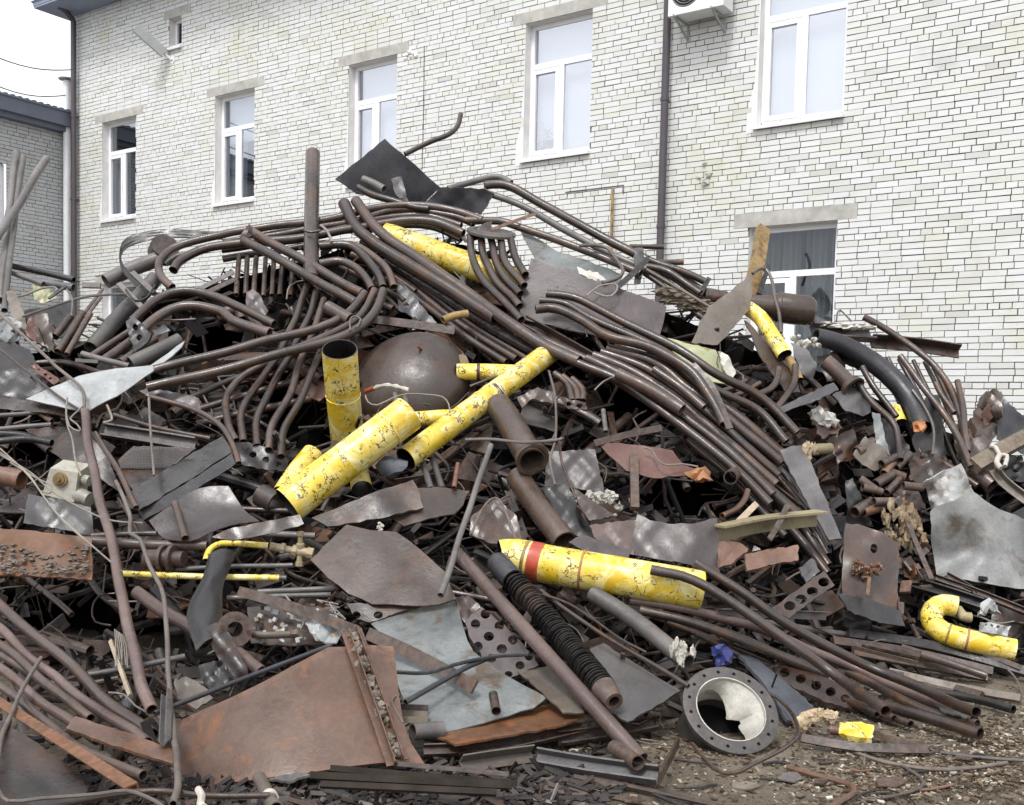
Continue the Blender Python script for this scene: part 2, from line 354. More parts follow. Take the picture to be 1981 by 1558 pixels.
def sweep(mb, P, R, sides=14, wall=0.0, m=0, m_in=None, rng=None, dent=0.012):
    """round tube along P, radius R (number or list); wall > 0 makes it hollow with cut rims"""
    fr = frames(P); N = len(P)
    Rl = [R] * N if isinstance(R, (int, float)) else list(R)
    rng = rng or rnd
    ph = [rng.uniform(0, 6.28) for _ in range(4)]
    def ring(i, r):
        t, n, b = fr[i]; out = []
        for k in range(sides):
            a = 2 * math.pi * k / sides
            w = 1 + dent * math.sin(2 * a + ph[0] + i * 0.31) + dent * 0.7 * math.sin(3 * a + ph[1] - i * 0.23)
            out.append(P[i] + (n * math.cos(a) + b * math.sin(a)) * (r * w))
        return out
    v = []; f = []
    for i in range(N): v += ring(i, Rl[i])
    for i in range(N - 1):
        for k in range(sides):
            k2 = (k + 1) % sides; f.append((i * sides + k, i * sides + k2, (i + 1) * sides + k2, (i + 1) * sides + k))
    mi = m if m_in is None else m_in
    if wall <= 0:
        f.append(tuple(range(sides))[::-1]); f.append(tuple((N - 1) * sides + k for k in range(sides)))
        mb.add(v, f, m); return
    mb.add(v, f, m)
    v2 = []; f2 = []
    for i in range(N): v2 += ring(i, max(0.001, Rl[i] - wall))
    for i in range(N - 1):
        for k in range(sides):
            k2 = (k + 1) % sides; f2.append((i * sides + k, (i + 1) * sides + k, (i + 1) * sides + k2, i * sides + k2))
    base = len(mb.v); o0 = base - len(v)
    mb.add(v2, f2, mi)
    for end in (0, N - 1):
        for k in range(sides):
            k2 = (k + 1) % sides
            a, b2 = o0 + end * sides + k, o0 + end * sides + k2; c, d2 = base + end * sides + k2, base + end * sides + k
            mb.f.append((a, b2, c, d2) if end else (b2, a, d2, c)); mb.m.append(mi)

def pts3(pts, o=0.0):
    """picture points (x, y[, nearer]) -> points in the yard on the heap's face, o metres nearer"""
    out = []
    for p in pts:
        e = p[2] if len(p) > 2 else 0.0
        out.append(W(p[0], p[1], D(p[0], p[1]) - o - e))
    return out
def pxr(P, w):
    return 0.5 * w * (sum(p.y for p in P) / len(P)) / F
def tube(name, label, pts, w, mat='tube_steel', o=0.0, cat='tube', grp=None, wall=None, sides=14, parent=None, P=None, taper=None, wob=0.25):
    P = P or pts3(pts, o)
    r = pxr(P, w)
    C = catmull(P, max(0.05, r * 1.2))
    if len(P) < 3: wob *= .3
    if wob and len(C) > 3:
        amp = min(r, .05) * wob; ph = rnd.uniform(0, 9); fq = rnd.uniform(.35, .8)
        C = [c + Vector((math.sin(i * fq + ph), 0, math.sin(i * fq * .76 + ph * 2))) * amp * 0.55 for i, c in enumerate(C)]
    R = r if not taper else [r * (taper[0] + (taper[1] - taper[0]) * i / (len(C) - 1)) for i in range(len(C))]
    mb = MB(); sweep(mb, C, R, sides, r * 0.16 if wall is None else wall, 0, None)
    ob = mb.build(name, mat, parent)
    return tag(ob, label, cat if parent is None else None, grp)
def wire(name, label, pts, w=4, mat='wire_steel', o=0.3, cat='wire', grp=None, parent=None, P=None):
    P = P or pts3(pts, o); r = pxr(P, w)
    mb = MB(); sweep(mb, catmull(P, 0.05), r, 7, 0)
    return tag(mb.build(name, mat, parent), label, cat if parent is None else None, grp)
ORD = ['first', 'second', 'third', 'fourth', 'fifth', 'sixth', 'seventh', 'eighth', 'ninth', 'tenth', 'eleventh', 'twelfth']

def inside(poly, x, y):
    c = False; j = len(poly) - 1
    for i in range(len(poly)):
        xi, yi = poly[i]; xj, yj = poly[j]
        if (yi > y) != (yj > y) and x < (xj - xi) * (y - yi) / (yj - yi) + xi: c = not c
        j = i
    return c
def outline_mesh(poly, step, holes=(), rough_edge=0.0):
    """triangulated picture outline with inner points; holes = [(x, y, rx, ry)]"""
    pts = []
    n = len(poly)
    for i in range(n):
        a, b = poly[i], poly[(i + 1) % n]; L = math.hypot(b[0] - a[0], b[1] - a[1]); k = max(1, int(L / step))
        for j in range(k):
            t = j / k; q = 0 if j == 0 else rough_edge
            pts.append((a[0] + (b[0] - a[0]) * t + rnd.uniform(-q, q), a[1] + (b[1] - a[1]) * t + rnd.uniform(-q, q)))
    border = list(pts); E = [(i, (i + 1) % len(pts)) for i in range(len(pts))]
    hp = []
    for h in holes:
        hx, hy, rx, ry = h[:4]; s = len(pts); m = 16; ring = []
        for k in range(m):
            a = 2 * math.pi * k / m; ring.append((hx + rx * math.cos(a), hy + ry * math.sin(a)))
        pts += ring; E += [(s + k, s + (k + 1) % m) for k in range(m)]; hp.append(ring)
    x0, x1 = min(p[0] for p in poly), max(p[0] for p in poly); y0, y1 = min(p[1] for p in poly), max(p[1] for p in poly)
    y = y0 + step / 2; r = 0
    while y < y1:
        x = x0 + (step / 2 if r % 2 else step)
        while x < x1:
            q = (x + rnd.uniform(-.2, .2) * step, y + rnd.uniform(-.2, .2) * step)
            if inside(border, *q) and all((q[0] - h[0]) ** 2 / (h[2] * 1.25) ** 2 + (q[1] - h[1]) ** 2 / (h[3] * 1.25) ** 2 > 1 for h in holes): pts.append(q)
            x += step
        y += step * 0.87; r += 1
    vo, eo, fo, *_ = delaunay_2d_cdt([Vector(p) for p in pts], E, [], 0, 1e-6)
    F2 = []
    for f in fo:
        cx = sum(vo[i][0] for i in f) / 3; cy = sum(vo[i][1] for i in f) / 3
        if inside(border, cx, cy) and not any(inside(h, cx, cy) for h in hp): F2.append(tuple(f))
    return [(v[0], v[1]) for v in vo], F2
def slab(P, faces, t):
    """give a triangulated surface a thickness t"""
    me = bpy.data.meshes.new('tmp'); me.from_pydata(P, [], faces)
    bm = bmesh.new(); bm.from_mesh(me); bmesh.ops.recalc_face_normals(bm, faces=bm.faces); bm.normal_update()
    lo = [v for v in bm.verts if not v.link_faces]; bmesh.ops.delete(bm, geom=lo, context='VERTS'); bm.verts.index_update(); bm.verts.ensure_lookup_table()
    V = [v.co.copy() for v in bm.verts]; Nn = [v.normal.copy() for v in bm.verts]
    Fs = [tuple(v.index for v in f.verts) for f in bm.faces]
    bd = [(e.verts[0].index, e.verts[1].index) for e in bm.edges if len(e.link_faces) == 1]
    bm.free(); bpy.data.meshes.remove(me); n = len(V)
    V2 = [V[i] + Nn[i] * t * 0.5 for i in range(n)] + [V[i] - Nn[i] * t * 0.5 for i in range(n)]
    F2 = Fs + [tuple(i + n for i in reversed(f)) for f in Fs] + [(a, b, b + n, a + n) for a, b in bd]
    return V2, F2
LAST = {}
def on_plate(pts, h=0.03):
    return [W(x, y, LAST['plane'](x, y) - h) for x, y in pts]
def plate(name, label, poly, mat='brown_plate', o=0.0, tilt=1.0, bend=0.0, ang=0.0, t=0.009, cat='plate', grp=None, holes=(), step=None, dent=0.020, parent=None, gx=0.0, edge=1.6, depths=None, crease=2, cramp=0.035):
    """sheet metal: picture outline on a plane near the heap's face, bent by `bend` metres along direction `ang`"""
    xs = [p[0] for p in poly]; ys = [p[1] for p in poly]
    cx, cy = sum(xs) / len(xs), sum(ys) / len(ys); ext = max(max(xs) - min(xs), max(ys) - min(ys))
    if depths: dd = np.array([D(cx, cy) - o - q for q in depths])
    else: dd = np.array([D(*p) for p in poly])
    A = np.array([[1, p[0] - cx, p[1] - cy] for p in poly])
    c = np.linalg.lstsq(A, 1 / dd, rcond=None)[0]
    if not depths:
        d0 = D(cx, cy) - o; c = np.array([1 / d0, c[1] * tilt + gx * 1e-5, c[2] * tilt])
    step = step or max(7, ext / 16)
    v2, f2 = outline_mesh(poly, step, holes, edge)
    ca, sa = math.cos(math.radians(ang)), math.sin(math.radians(ang)); half = ext / 2
    ph = [rnd.uniform(0, 6.28) for _ in range(4)]
    CR = [(math.cos(q), math.sin(q), rnd.uniform(-.5, .5), rnd.uniform(.3, 1) * rnd.choice((-1, 1))) for q in [rnd.uniform(0, 3.14) for _ in range(crease)]]
    P = []
    def plane(x, y):
        u = ((x - cx) * ca + (y - cy) * sa) / half
        return 1 / max(0.02, c[0] + c[1] * (x - cx) + c[2] * (y - cy)) + bend * (u * u - 0.3)
    LAST['plane'] = plane
    for x, y in v2:
        u = ((x - cx) * ca + (y - cy) * sa) / half
        d = plane(x, y) + (half / 110) * cramp * sum(k * (abs((x - cx) / half * e + (y - cy) / half * f - q) - .35) for e, f, q, k in CR)
        d += dent * (math.sin(u * 4 + ph[0]) * math.sin((y - cy) / half * 3 + ph[1]) + 0.4 * math.sin((x - cx) / half * 9 + ph[2]) * math.sin((y - cy) / half * 8 + ph[3]))
        P.append(W(x, y, d))
    V, Fc = slab(P, f2, t)
    ob = mk(name, V, Fc, mat, parent)
    return tag(ob, label, cat if parent is None else None, grp)
def sheet(name, label, A, B, mat='brown_plate', oA=0.0, oB=0.0, bulge=0.0, t=0.006, cat='plate', grp=None, parent=None, m=8, dent=0.006):
    """curved sheet lofted between two picture polylines"""
    PA = catmull(pts3(A, oA), 0.06); PB = catmull(pts3(B, oB), 0.06); N = max(len(PA), len(PB), 6)
    def rs(P):
        L = [0]
        for i in range(1, len(P)): L.append(L[-1] + (P[i] - P[i - 1]).length)
        out = []; j = 0
        for k in range(N):
            s = L[-1] * k / (N - 1)
            while j < len(P) - 2 and L[j + 1] < s: j += 1
            out.append(P[j].lerp(P[j + 1], min(1, (s - L[j]) / max(1e-9, L[j + 1] - L[j]))))
        return out
    PA, PB = rs(PA), rs(PB); V = []; Fc = []
    for i in range(N):
        ax = (PB[i] - PA[i]); tg = (PA[min(i + 1, N - 1)] - PA[max(0, i - 1)]); nm = ax.cross(tg)
        nm = nm.normalized() if nm.length > 1e-9 else Vector((0, -1, 0))
        if nm.y > 0: nm = -nm
        for k in range(m + 1):
            s = k / m; V.append(PA[i].lerp(PB[i], s) + nm * (math.sin(math.pi * s) * bulge + dent * math.sin(i * 0.9) * math.sin(k * 1.3)))
    for i in range(N - 1):
        for k in range(m): a = i * (m + 1) + k; Fc.append((a, a + 1, a + m + 2, a + m + 1))
    V2, F2 = slab(V, Fc, t)
    return tag(mk(name, V2, F2, mat, parent), label, cat if parent is None else None, grp)
PROF = {
    'flat': lambda w, t: [(-w, -t), (w, -t), (w, t), (-w, t)],
    'angle': lambda w, t: [(-w, -w), (w, -w), (w, -w + t), (-w + t, -w + t), (-w + t, w), (-w, w)],
    'channel': lambda w, t: [(-w, -w * .6), (w, -w * .6), (w, w * .6), (w - t, w * .6), (w - t, -w * .6 + t), (-w + t, -w * .6 + t), (-w + t, w * .6), (-w, w * .6)],
    'box': lambda w, t: [(-w, -w * .7), (w, -w * .7), (w, w * .7), (-w, w * .7)],
    'ibeam': lambda w, t: [(-w, -w), (w, -w), (w, -w + t), (t / 2, -w + t), (t / 2, w - t), (w, w - t), (w, w), (-w, w), (-w, w - t), (-t / 2, w - t), (-t / 2, -w + t), (-w, -w + t)],
}
def bar_mesh(mb, P, w, prof='flat', t=None, roll=0.0, m=0):
    C = catmull(P, 0.12) if len(P) > 2 else [P[0].lerp(P[1], i / 6) for i in range(7)]
    t = t or w * 0.25; pr = PROF[prof](w, t); n = len(pr); v = []; f = []
    ca, sa = math.cos(math.radians(roll)), math.sin(math.radians(roll))
    for i, p in enumerate(C):
        tg = (C[min(i + 1, len(C) - 1)] - C[max(0, i - 1)]).normalized()
        view = Vector((0, -1, 0.25)).normalized()
        sd_ = tg.cross(view).normalized(); nm = sd_.cross(tg).normalized()
        s2 = sd_ * ca + nm * sa; n2 = -sd_ * sa + nm * ca
        for a, b in pr: v.append(p + s2 * a + n2 * b)
    for i in range(len(C) - 1):
        for k in range(n): k2 = (k + 1) % n; f.append((i * n + k, i * n + k2, (i + 1) * n + k2, (i + 1) * n + k))
    f.append(tuple(range(n))[::-1]); f.append(tuple((len(C) - 1) * n + k for k in range(n)))
    mb.add(v, f, m)
def bar(name, label, pts, w, mat='dark_steel', o=0.1, prof='flat', t=None, roll=0.0, cat='bar', grp=None, parent=None, P=None):
    P = P or pts3(pts, o); r = pxr(P, w); mb = MB()
    bar_mesh(mb, P, r, prof, (t * (P[0].y / F) if t else None), roll)
    return tag(mb.build(name, mat, parent, sharp=30), label, cat if parent is None else None, grp)
def lathe(mb, base, axis, prof, sides=24, m=0, cap=True):
    """prof = [(distance along axis, radius)]"""
    ax = axis.normalized(); n = ax.orthogonal().normalized(); b = ax.cross(n); v = []; f = []
    for h, r in prof:
        for k in range(sides):
            a = 2 * math.pi * k / sides; v.append(base + ax * h + (n * math.cos(a) + b * math.sin(a)) * max(r, 1e-4))
    for i in range(len(prof) - 1):
        for k in range(sides): k2 = (k + 1) % sides; f.append((i * sides + k, i * sides + k2, (i + 1) * sides + k2, (i + 1) * sides + k))
    if cap:
        f.append(tuple(range(sides))[::-1]); f.append(tuple((len(prof) - 1) * sides + k for k in range(sides)))
    mb.add(v, f, m)
def blob(mb, c, r, seed=0, m=0, rough=0.35, sx=1, sy=1, sz=1):
    """a lump with an uneven surface"""
    bm = bmesh.new(); bmesh.ops.create_icosphere(bm, subdivisions=2, radius=1); g = random.Random(seed)
    v = []
    for q in bm.verts:
        k = r * (1 + g.uniform(-rough, rough)); v.append(Vector(c) + Vector((q.co.x * k * sx, q.co.y * k * sy, q.co.z * k * sz)))
    f = [tuple(x.index for x in q.verts) for q in bm.faces]; bm.free(); mb.add(v, f, m)
def box8(mb, corners, m=0):
    """corners: 4 front (ccw) + 4 back"""
    mb.add(corners, [(0, 1, 2, 3), (7, 6, 5, 4), (0, 4, 5, 1), (1, 5, 6, 2), (2, 6, 7, 3), (3, 7, 4, 0)], m)
# ------------------------------------------------------------------ ground
def heap_noise(x, y, s=1.0):
    return s * (0.5 * math.sin(x * 1.7 + 0.3) * math.sin(y * 1.3) + 0.25 * math.sin(x * 4.1 + y * 2.7) + 0.15 * math.sin(x * 9.0 - y * 7.3))
def build_ground():
    v = []; f = []
    xs = list(np.linspace(-60, -8, 8)) + list(np.linspace(-7, 7, 90)) + list(np.linspace(8, 60, 8))
    ys = list(np.linspace(-40, 1.5, 6)) + list(np.linspace(2, 14, 80)) + list(np.linspace(16, 400, 10))
    for y in ys:
        for x in xs:
            near = 1 if (abs(x) < 7.5 and 1.5 < y < 14) else 0
            v.append((x, y, near * 0.012 * heap_noise(x * 2, y * 2)))
    n = len(xs)
    for j in range(len(ys) - 1):
        for i in range(n - 1): f.append((j * n + i, j * n + i + 1, (j + 1) * n + i + 1, (j + 1) * n + i))
    tag(mk('ground', v, f, 'yard_floor', origin=(0, 0, 0), sharp=80), kind='structure')
build_ground()

# ------------------------------------------------------------------ the white brick building
WA = math.radians(34.91); ZR = 16.09
WDIR = Vector((math.cos(WA), -math.sin(WA), 0)); WN = Vector((-math.sin(WA), -math.cos(WA), 0))   # along the wall to the right; out of the wall
def on_wall(x, y):
    r = ray(x, y); t = ZR / (r[1] + r[0] * math.tan(WA))
    return t * r[0] / math.cos(WA), CAMH + t * r[2]
def wp(s, z, n=0.0):
    return Vector((0, ZR, 0)) + WDIR * s + Vector((0, 0, z)) + WN * n
SILL_Z = CAMH + 3.855; LINT_Z = CAMH + 5.806
_, z6 = on_wall(1536, 433.5)
EAVE_S, EAVE_Z = on_wall(159, 42); EAVE_Z += .15
S_LEFT = on_wall(139, 300)[0]; S_RIGHT = 9.5
def smid(x, y): return on_wall(x, y)[0]
WINS = [  # s0, s1, z0, z1, style
    (smid(198.6, 250), smid(263.3, 230), SILL_Z, LINT_Z, 'grey'),
    (smid(417.6, 190), smid(493.5, 170), SILL_Z, LINT_Z, 'half'),
    (smid(676, 132), smid(769.4, 110), SILL_Z, LINT_Z, 'pale'),
    (smid(1018.4, 49), smid(1147.8, 20), SILL_Z, LINT_Z, 'leafy'),
    (smid(1472.6, 8), smid(1640.8, 8), SILL_Z, LINT_Z, 'pale2'),
    (smid(1450.4, 448), smid(1621, 432), z6 - 1.95, z6, 'folds'),
    (smid(198.6, 600), smid(262, 600), z6 - 1.95, z6, 'grey2'),
    (smid(328, 45), smid(352.5, 40), on_wall(340, 88)[1], on_wall(340, 34)[1], 'small'),
]
WLABEL = ['', '', '', '', '', '', '', '']
def brick_wall(openings, lint, s0, s1, z0, z1, P, name, parent, seed, depth=0.011, bmat='white_brick'):
    g = random.Random(seed); mb = MB(); mo = MB(); row = 0; z = z0; ch = 0.0757; L = 0.262
    while z < z1:
        zt = min(z + ch, z1); zc = (z + zt) / 2
        cuts = sorted([(a, b) for a, b, c, d in openings if c - 0.02 < zc < d + 0.01] + [(a, b) for a, b, c, d in lint if c < zc < d])
        segs = []; x = s0
        for a, b in cuts:
            if a > x: segs.append((x, a))
            x = max(x, b)
        if x < s1: segs.append((x, s1))
        for a, b in segs:
            mo.add([P(a, z, 0), P(b, z, 0), P(b, zt, 0), P(a, zt, 0)], [(0, 1, 2, 3)])
        hd = (row % 6 == 3); bl = L / 2 if hd else L
        off = (row % 2) * L / 2 + g.uniform(-.012, .012) + (0.06 if hd else 0)
        if row % 13 == 7: off += 0.07
        x = s0 - off
        while x < s1:
            w = bl
            if not hd and g.random() < 0.03: w = L / 2
            a, b = x + 0.005 + g.uniform(-.002, .002), x + w - 0.005 + g.uniform(-.002, .002); x += w
            for p, q in segs:
                u, v = max(a, p + 0.001), min(b, q - 0.001)
                if v - u < 0.02: continue
                zb, zu = z + 0.0050 + g.uniform(-.0014, .0014), zt - 0.0050 + g.uniform(-.0014, .0014); n = depth + g.uniform(-.003, .004)
                j = [g.uniform(-.0022, .0022) for _ in range(8)]
                fr = [P(u + j[0], zb + j[1], n), P(v + j[2], zb + j[3], n + j[0]), P(v + j[4], zu + j[5], n), P(u + j[6], zu + j[7], n + j[2])]
                bk = [P(u, zb, 0.001), P(v, zb, 0.001), P(v, zu, 0.001), P(u, zu, 0.001)]
                mb.add(fr + bk, [(0, 1, 2, 3), (0, 4, 5, 1), (1, 5, 6, 2), (2, 6, 7, 3), (3, 7, 4, 0)])
        z += ch; row += 1
    mb.build('brickwork', bmat, parent, smooth=False)
    mo.build('mortar_bed', 'mortar', parent, smooth=False)
B = empty('brick_building', wp(-4, 0), 'long two storey building of white brick with dark joints behind the scrap heap', 'building')
LINTS = []
for s0, s1, z0, z1, st in WINS:
    ext = 0.16 if st == 'small' else 0.24
    if st == 'folds': LINTS.append((s0 - 0.22, s1 + 0.24, z1, z1 + 0.19))
    else: LINTS.append((s0 - ext, s1 + ext + (0.1 if st == 'small' else 0), z1, z1 + 0.17))
brick_wall([w[:4] for w in WINS], LINTS, S_LEFT, S_RIGHT, 0.0, EAVE_Z, wp, 'main', B, 3)
def wbox(mb, s0, s1, z0, z1, n0, n1, m=0, P=wp):
    c = [P(s0, z0, n1), P(s1, z0, n1), P(s1, z1, n1), P(s0, z1, n1), P(s0, z0, n0), P(s1, z0, n0), P(s1, z1, n0), P(s0, z1, n0)]
    box8(mb, c, m)
def room_and_window(parent, s0, s1, z0, z1, st, P=wp, sillw=0.1):
    w = s1 - s0; h = z1 - z0; rv = 0.14
    if st == 'small': fw = 0.05
    else: fw = 0.065
    fr = MB()
    wbox(fr, s0, s0 + fw, z0, z1, -rv - .05, -rv); wbox(fr, s1 - fw, s1, z0, z1, -rv - .05, -rv)
    wbox(fr, s0 + fw, s1 - fw, z1 - fw, z1, -rv - .05, -rv - .001); wbox(fr, s0 + fw, s1 - fw, z0, z0 + fw, -rv - .05, -rv - .001)
    panes = []
    if st == 'small':
        panes = [(s0 + fw, s1 - fw, z0 + fw, z1 - fw)]
    else:
        zt = z1 - h * 0.30; sm = s0 + w * 0.47
        wbox(fr, s0 + fw, s1 - fw, zt - .06, zt + .02, -rv - .048, -rv + .004)
        wbox(fr, sm - .03, sm + .055, z0 + fw, zt - .06, -rv - .048, -rv + .002)
        # opening sash on the left: a second, prouder frame
        a, b, c, d = s0 + fw - .02, sm - .03, z0 + fw - .015, zt - .075
        for q in ((a, a + .06, c, d), (b - .055, b, c, d), (a + .06, b - .055, c, c + .06), (a + .06, b - .055, d - .06, d)): wbox(fr, *q, -rv - .03, -rv + .018)
        panes = [(s0 + fw, s1 - fw, zt + .02, z1 - fw), (a + .06, b - .055, c + .06, d - .06), (sm + .055, s1 - fw, z0 + fw, zt - .06)]
    win = fr.build('window', 'white_pvc', parent, smooth=False)
    for q in panes:
        g = MB(); g.add([P(q[0], q[2], -rv - .02), P(q[1], q[2], -rv - .02), P(q[1], q[3], -rv - .02), P(q[0], q[3], -rv - .02)], [(0, 1, 2, 3)])
        g.build('pane', {'pale': 'mirror_glass', 'pale2': 'mirror_glass', 'leafy': 'mirror_glass', 'half': 'half_glass', 'grey': 'half_glass', 'grey2': 'half_glass'}.get(st, 'window_glass'), win, smooth=False)
    # plastered reveals
    rv_ = MB()
    wbox(rv_, s0 - .004, s0 + .0, z0, z1, -rv - .04, -.002); wbox(rv_, s1, s1 + .004, z0, z1, -rv - .04, -.002); wbox(rv_, s0, s1, z1 - .004, z1 + .0, -rv - .04, -.002)
    wbox(rv_, s0, s1, z0 - .004, z0, -rv - .04, -.002)
    rv_.build('reveal', 'plaster', win, smooth=False)
    if st in ('grey', 'half', 'pale', 'leafy', 'pale2'):
        # white render left round the lower left jamb
        j = MB(); wid = 0.09 if st in ('leafy', 'pale2') else 0.05
        n0 = 0.014; zs = z1 - h * (0.62 if st != 'pale2' else 0.3)
        v = [P(s0 - .012, zs + .3, n0), P(s0 + .002, z1, n0), P(s0 + .002, z0 - .1, n0), P(s0 - wid - .05, z0 - .12, n0), P(s0 - wid - .04, z0 + .2, n0), P(s0 - wid * .5, z0 + .5, n0), P(s0 - wid * .35, z0 + .8, n0)]
        vb = [p - WN * 0.012 for p in v]; k = len(v)
        j.add(v + vb, [tuple(range(k)), tuple(range(2 * k - 1, k - 1, -1))] + [(i, (i + 1) % k, (i + 1) % k + k, i + k) for i in range(k)])
        j.build('jamb_render', 'plaster', win, smooth=False)
    # sill
    sl = MB(); e = 0.04
    c = [P(s0 - e, z0 - .085, .07), P(s1 + e * .3, z0 - .085, .07), P(s1 + e * .3, z0 - .05, .075), P(s0 - e, z0 - .05, .075), P(s0 - e, z0 - .06, -rv + .02), P(s1 + e * .3, z0 - .06, -rv + .02), P(s1 + e * .3, z0 + .012, -rv + .02), P(s0 - e, z0 + .012, -rv + .02)]
    box8(sl, c); sl.build('sill', 'white_pvc', win, smooth=False)
    # room behind the glass
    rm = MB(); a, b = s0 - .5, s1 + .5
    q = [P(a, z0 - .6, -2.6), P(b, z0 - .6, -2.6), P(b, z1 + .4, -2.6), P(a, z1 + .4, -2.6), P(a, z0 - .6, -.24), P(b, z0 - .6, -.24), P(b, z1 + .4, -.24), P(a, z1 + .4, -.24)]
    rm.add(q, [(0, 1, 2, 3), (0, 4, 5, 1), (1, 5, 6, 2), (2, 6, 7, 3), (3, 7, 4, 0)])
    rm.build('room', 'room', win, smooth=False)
    def hang(x0, x1, y0, y1, n, mat, folds=0.0, nm='curtain'):
        k = max(2, int((x1 - x0) / 0.012)) if folds else 1; cm = MB(); vv = []
        for i in range(k + 1):
            x = x0 + (x1 - x0) * i / k; dn = folds * math.sin(i * 0.9) * (1 + .4 * math.sin(i * .31))
            vv += [P(x, y0, n + dn), P(x, y1, n + dn)]
        cm.add(vv, [(2 * i, 2 * i + 2, 2 * i + 3, 2 * i + 1) for i in range(k)]); cm.build(nm, mat, win)
    if st == 'pale': hang(s0, s1, z0, z1, -.30, 'curtain_pale')
    if st == 'pale2': hang(s0, s1, z0, z1, -.30, 'curtain_pale')
    if st == 'leafy':
        hang(s0 + w * .33, s1, z0, z1, -.30, 'curtain_pale'); hang(s0, s1, zt, z1, -.28, 'curtain_pale', nm='blind'); hang(s0, s0 + w * .33, z0 + .3, zt, -.30, 'curtain_pale', nm='blind')
        pm = MB(); g = random.Random(5)
        for i in range(60):
            c = P(s0 + w * .2 + g.gauss(0, .1), z0 + .1 + abs(g.gauss(0, .17)), -.22 + g.uniform(-.03, .03)); r = g.uniform(.02, .05); a = g.uniform(0, 6.28)
            u = WDIR * math.cos(a) + Vector((0, 0, 1)) * math.sin(a); vq = WDIR * -math.sin(a) + Vector((0, 0, 1)) * math.cos(a)
            pm.add([c - u * r, c + vq * r * .4, c + u * r, c - vq * r * .4], [(0, 1, 2, 3)])
        pl = pm.build('mirrored_leaves', 'pale_green', win, smooth=False)  # leaves added behind the pane to imitate a mirrored tree
    if st == 'half':
        hang(s0, s1, z0 + h * .58, z1, -.32, 'curtain_pale', nm='blind'); hang(s0, s0 + w * .47, z0, z0 + h * .58, -.33, 'curtain_grey')  # added blind: pale top and dark lower half imitate a pane reflection
    if st in ('grey', 'grey2'): hang(s0, s0 + w * .47, z0, zt, -.30, 'curtain_grey'); hang(s0 + w * .47, s1, z0, z1 - h * .02, -.5, 'curtain_fold')
    if st == 'folds':
        hang(s0, s0 + w * .50, z0, z1, -.34, 'curtain_fold', .03); hang(s0 + w * .56, s1, z0, z1, -.34, 'curtain_fold', .03); hang(s0 + w * .46, s0 + w * .6, z0, z1, -.5, 'curtain_fold', .02)  # third curtain is added across the gap to mask a mirrored shape
    return win
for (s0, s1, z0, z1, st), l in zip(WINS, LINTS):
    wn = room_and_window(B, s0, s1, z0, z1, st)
    lm = MB(); wbox(lm, l[0] + .002, l[1] - .002, l[2] + .002, l[3] - .002, -.15, .016); lo = lm.build('lintel', 'concrete', wn, smooth=False)
# eave: find the overhang whose lower corner stands where the photograph shows it
ez = EAVE_Z; EL, EF = 0.20, 0.72
ev = MB()
wbox(ev, S_LEFT - EL, S_RIGHT, ez, ez + .04, -.3, EF); wbox(ev, S_LEFT - EL - .01, S_RIGHT, ez + .04, ez + .13, -.3, EF + .01)
ev.build('eave', 'soffit', B, smooth=False)
rf = MB(); c = [wp(S_LEFT - EL - .04, ez + .13, EF + .05), wp(S_RIGHT, ez + .13, EF + .05), wp(S_RIGHT, ez + 2.1, -5), wp(S_LEFT - EL - .04, ez + 2.1, -5), wp(S_LEFT - EL - .04, ez + .10, EF), wp(S_RIGHT, ez + .10, EF), wp(S_RIGHT, ez + 2.0, -5), wp(S_LEFT - EL - .04, ez + 2.0, -5)]
box8(rf, c); rf.build('roof', 'soffit', B, smooth=False)
en = MB(); wbox(en, S_LEFT, S_LEFT + .01, 0, ez, -10, -.001); en.build('end_wall', 'plaster', B, smooth=False)

# patches of broken brick: mortar smear near the third window, hole in the wall by the drainpipe
def smear(s, z, w, h, seed, mat='plaster', n=0.02):
    mb = MB(); g = random.Random(seed)
    for i in range(9):
        c = wp(s + g.gauss(0, w), z + g.gauss(0, h), n - .012); blob(mb, c, g.uniform(.02, .05), seed + i, 0, .3, 1, .5, .8)
    return mb
# drainpipes
def drain(x_top, y_top, x_bot, y_bot, dia, label):
    s, z = on_wall(x_top, y_top); mb = MB()
    P = [wp(s, EAVE_Z - .15, .13), wp(s, 0.15, .13)]; C = [P[0].lerp(P[1], i / 12) for i in range(13)]
    sweep(mb, C, dia / 2, 14, 0, dent=0.0)
    sweep(mb, [wp(s, EAVE_Z - .15, .13), wp(s, EAVE_Z - .02, .3), wp(s, EAVE_Z + .03, .45)], dia / 2, 12, 0, dent=0)
    o = tag(mb.build('drainpipe', 'pipe_paint'), label, 'drainpipe')
    for k in range(5):
        zz = 0.8 + k * 1.7; b = MB(); sweep(b, [wp(s, zz, .13), wp(s, zz + .05, .13)], dia / 2 + .009, 14, 0, dent=0); wbox(b, s - .012, s + .012, zz + .012, zz + .04, .0, .13 - dia / 2)
        b.build('bracket', 'pipe_paint', o)
    return o
drain(153.5, 300, 0, 0, .115, 'dark brown drainpipe running down the corner of the brick building at the sky')
drain(1294.5, 200, 0, 0, .105, 'dark brown drainpipe beside the white air conditioner')
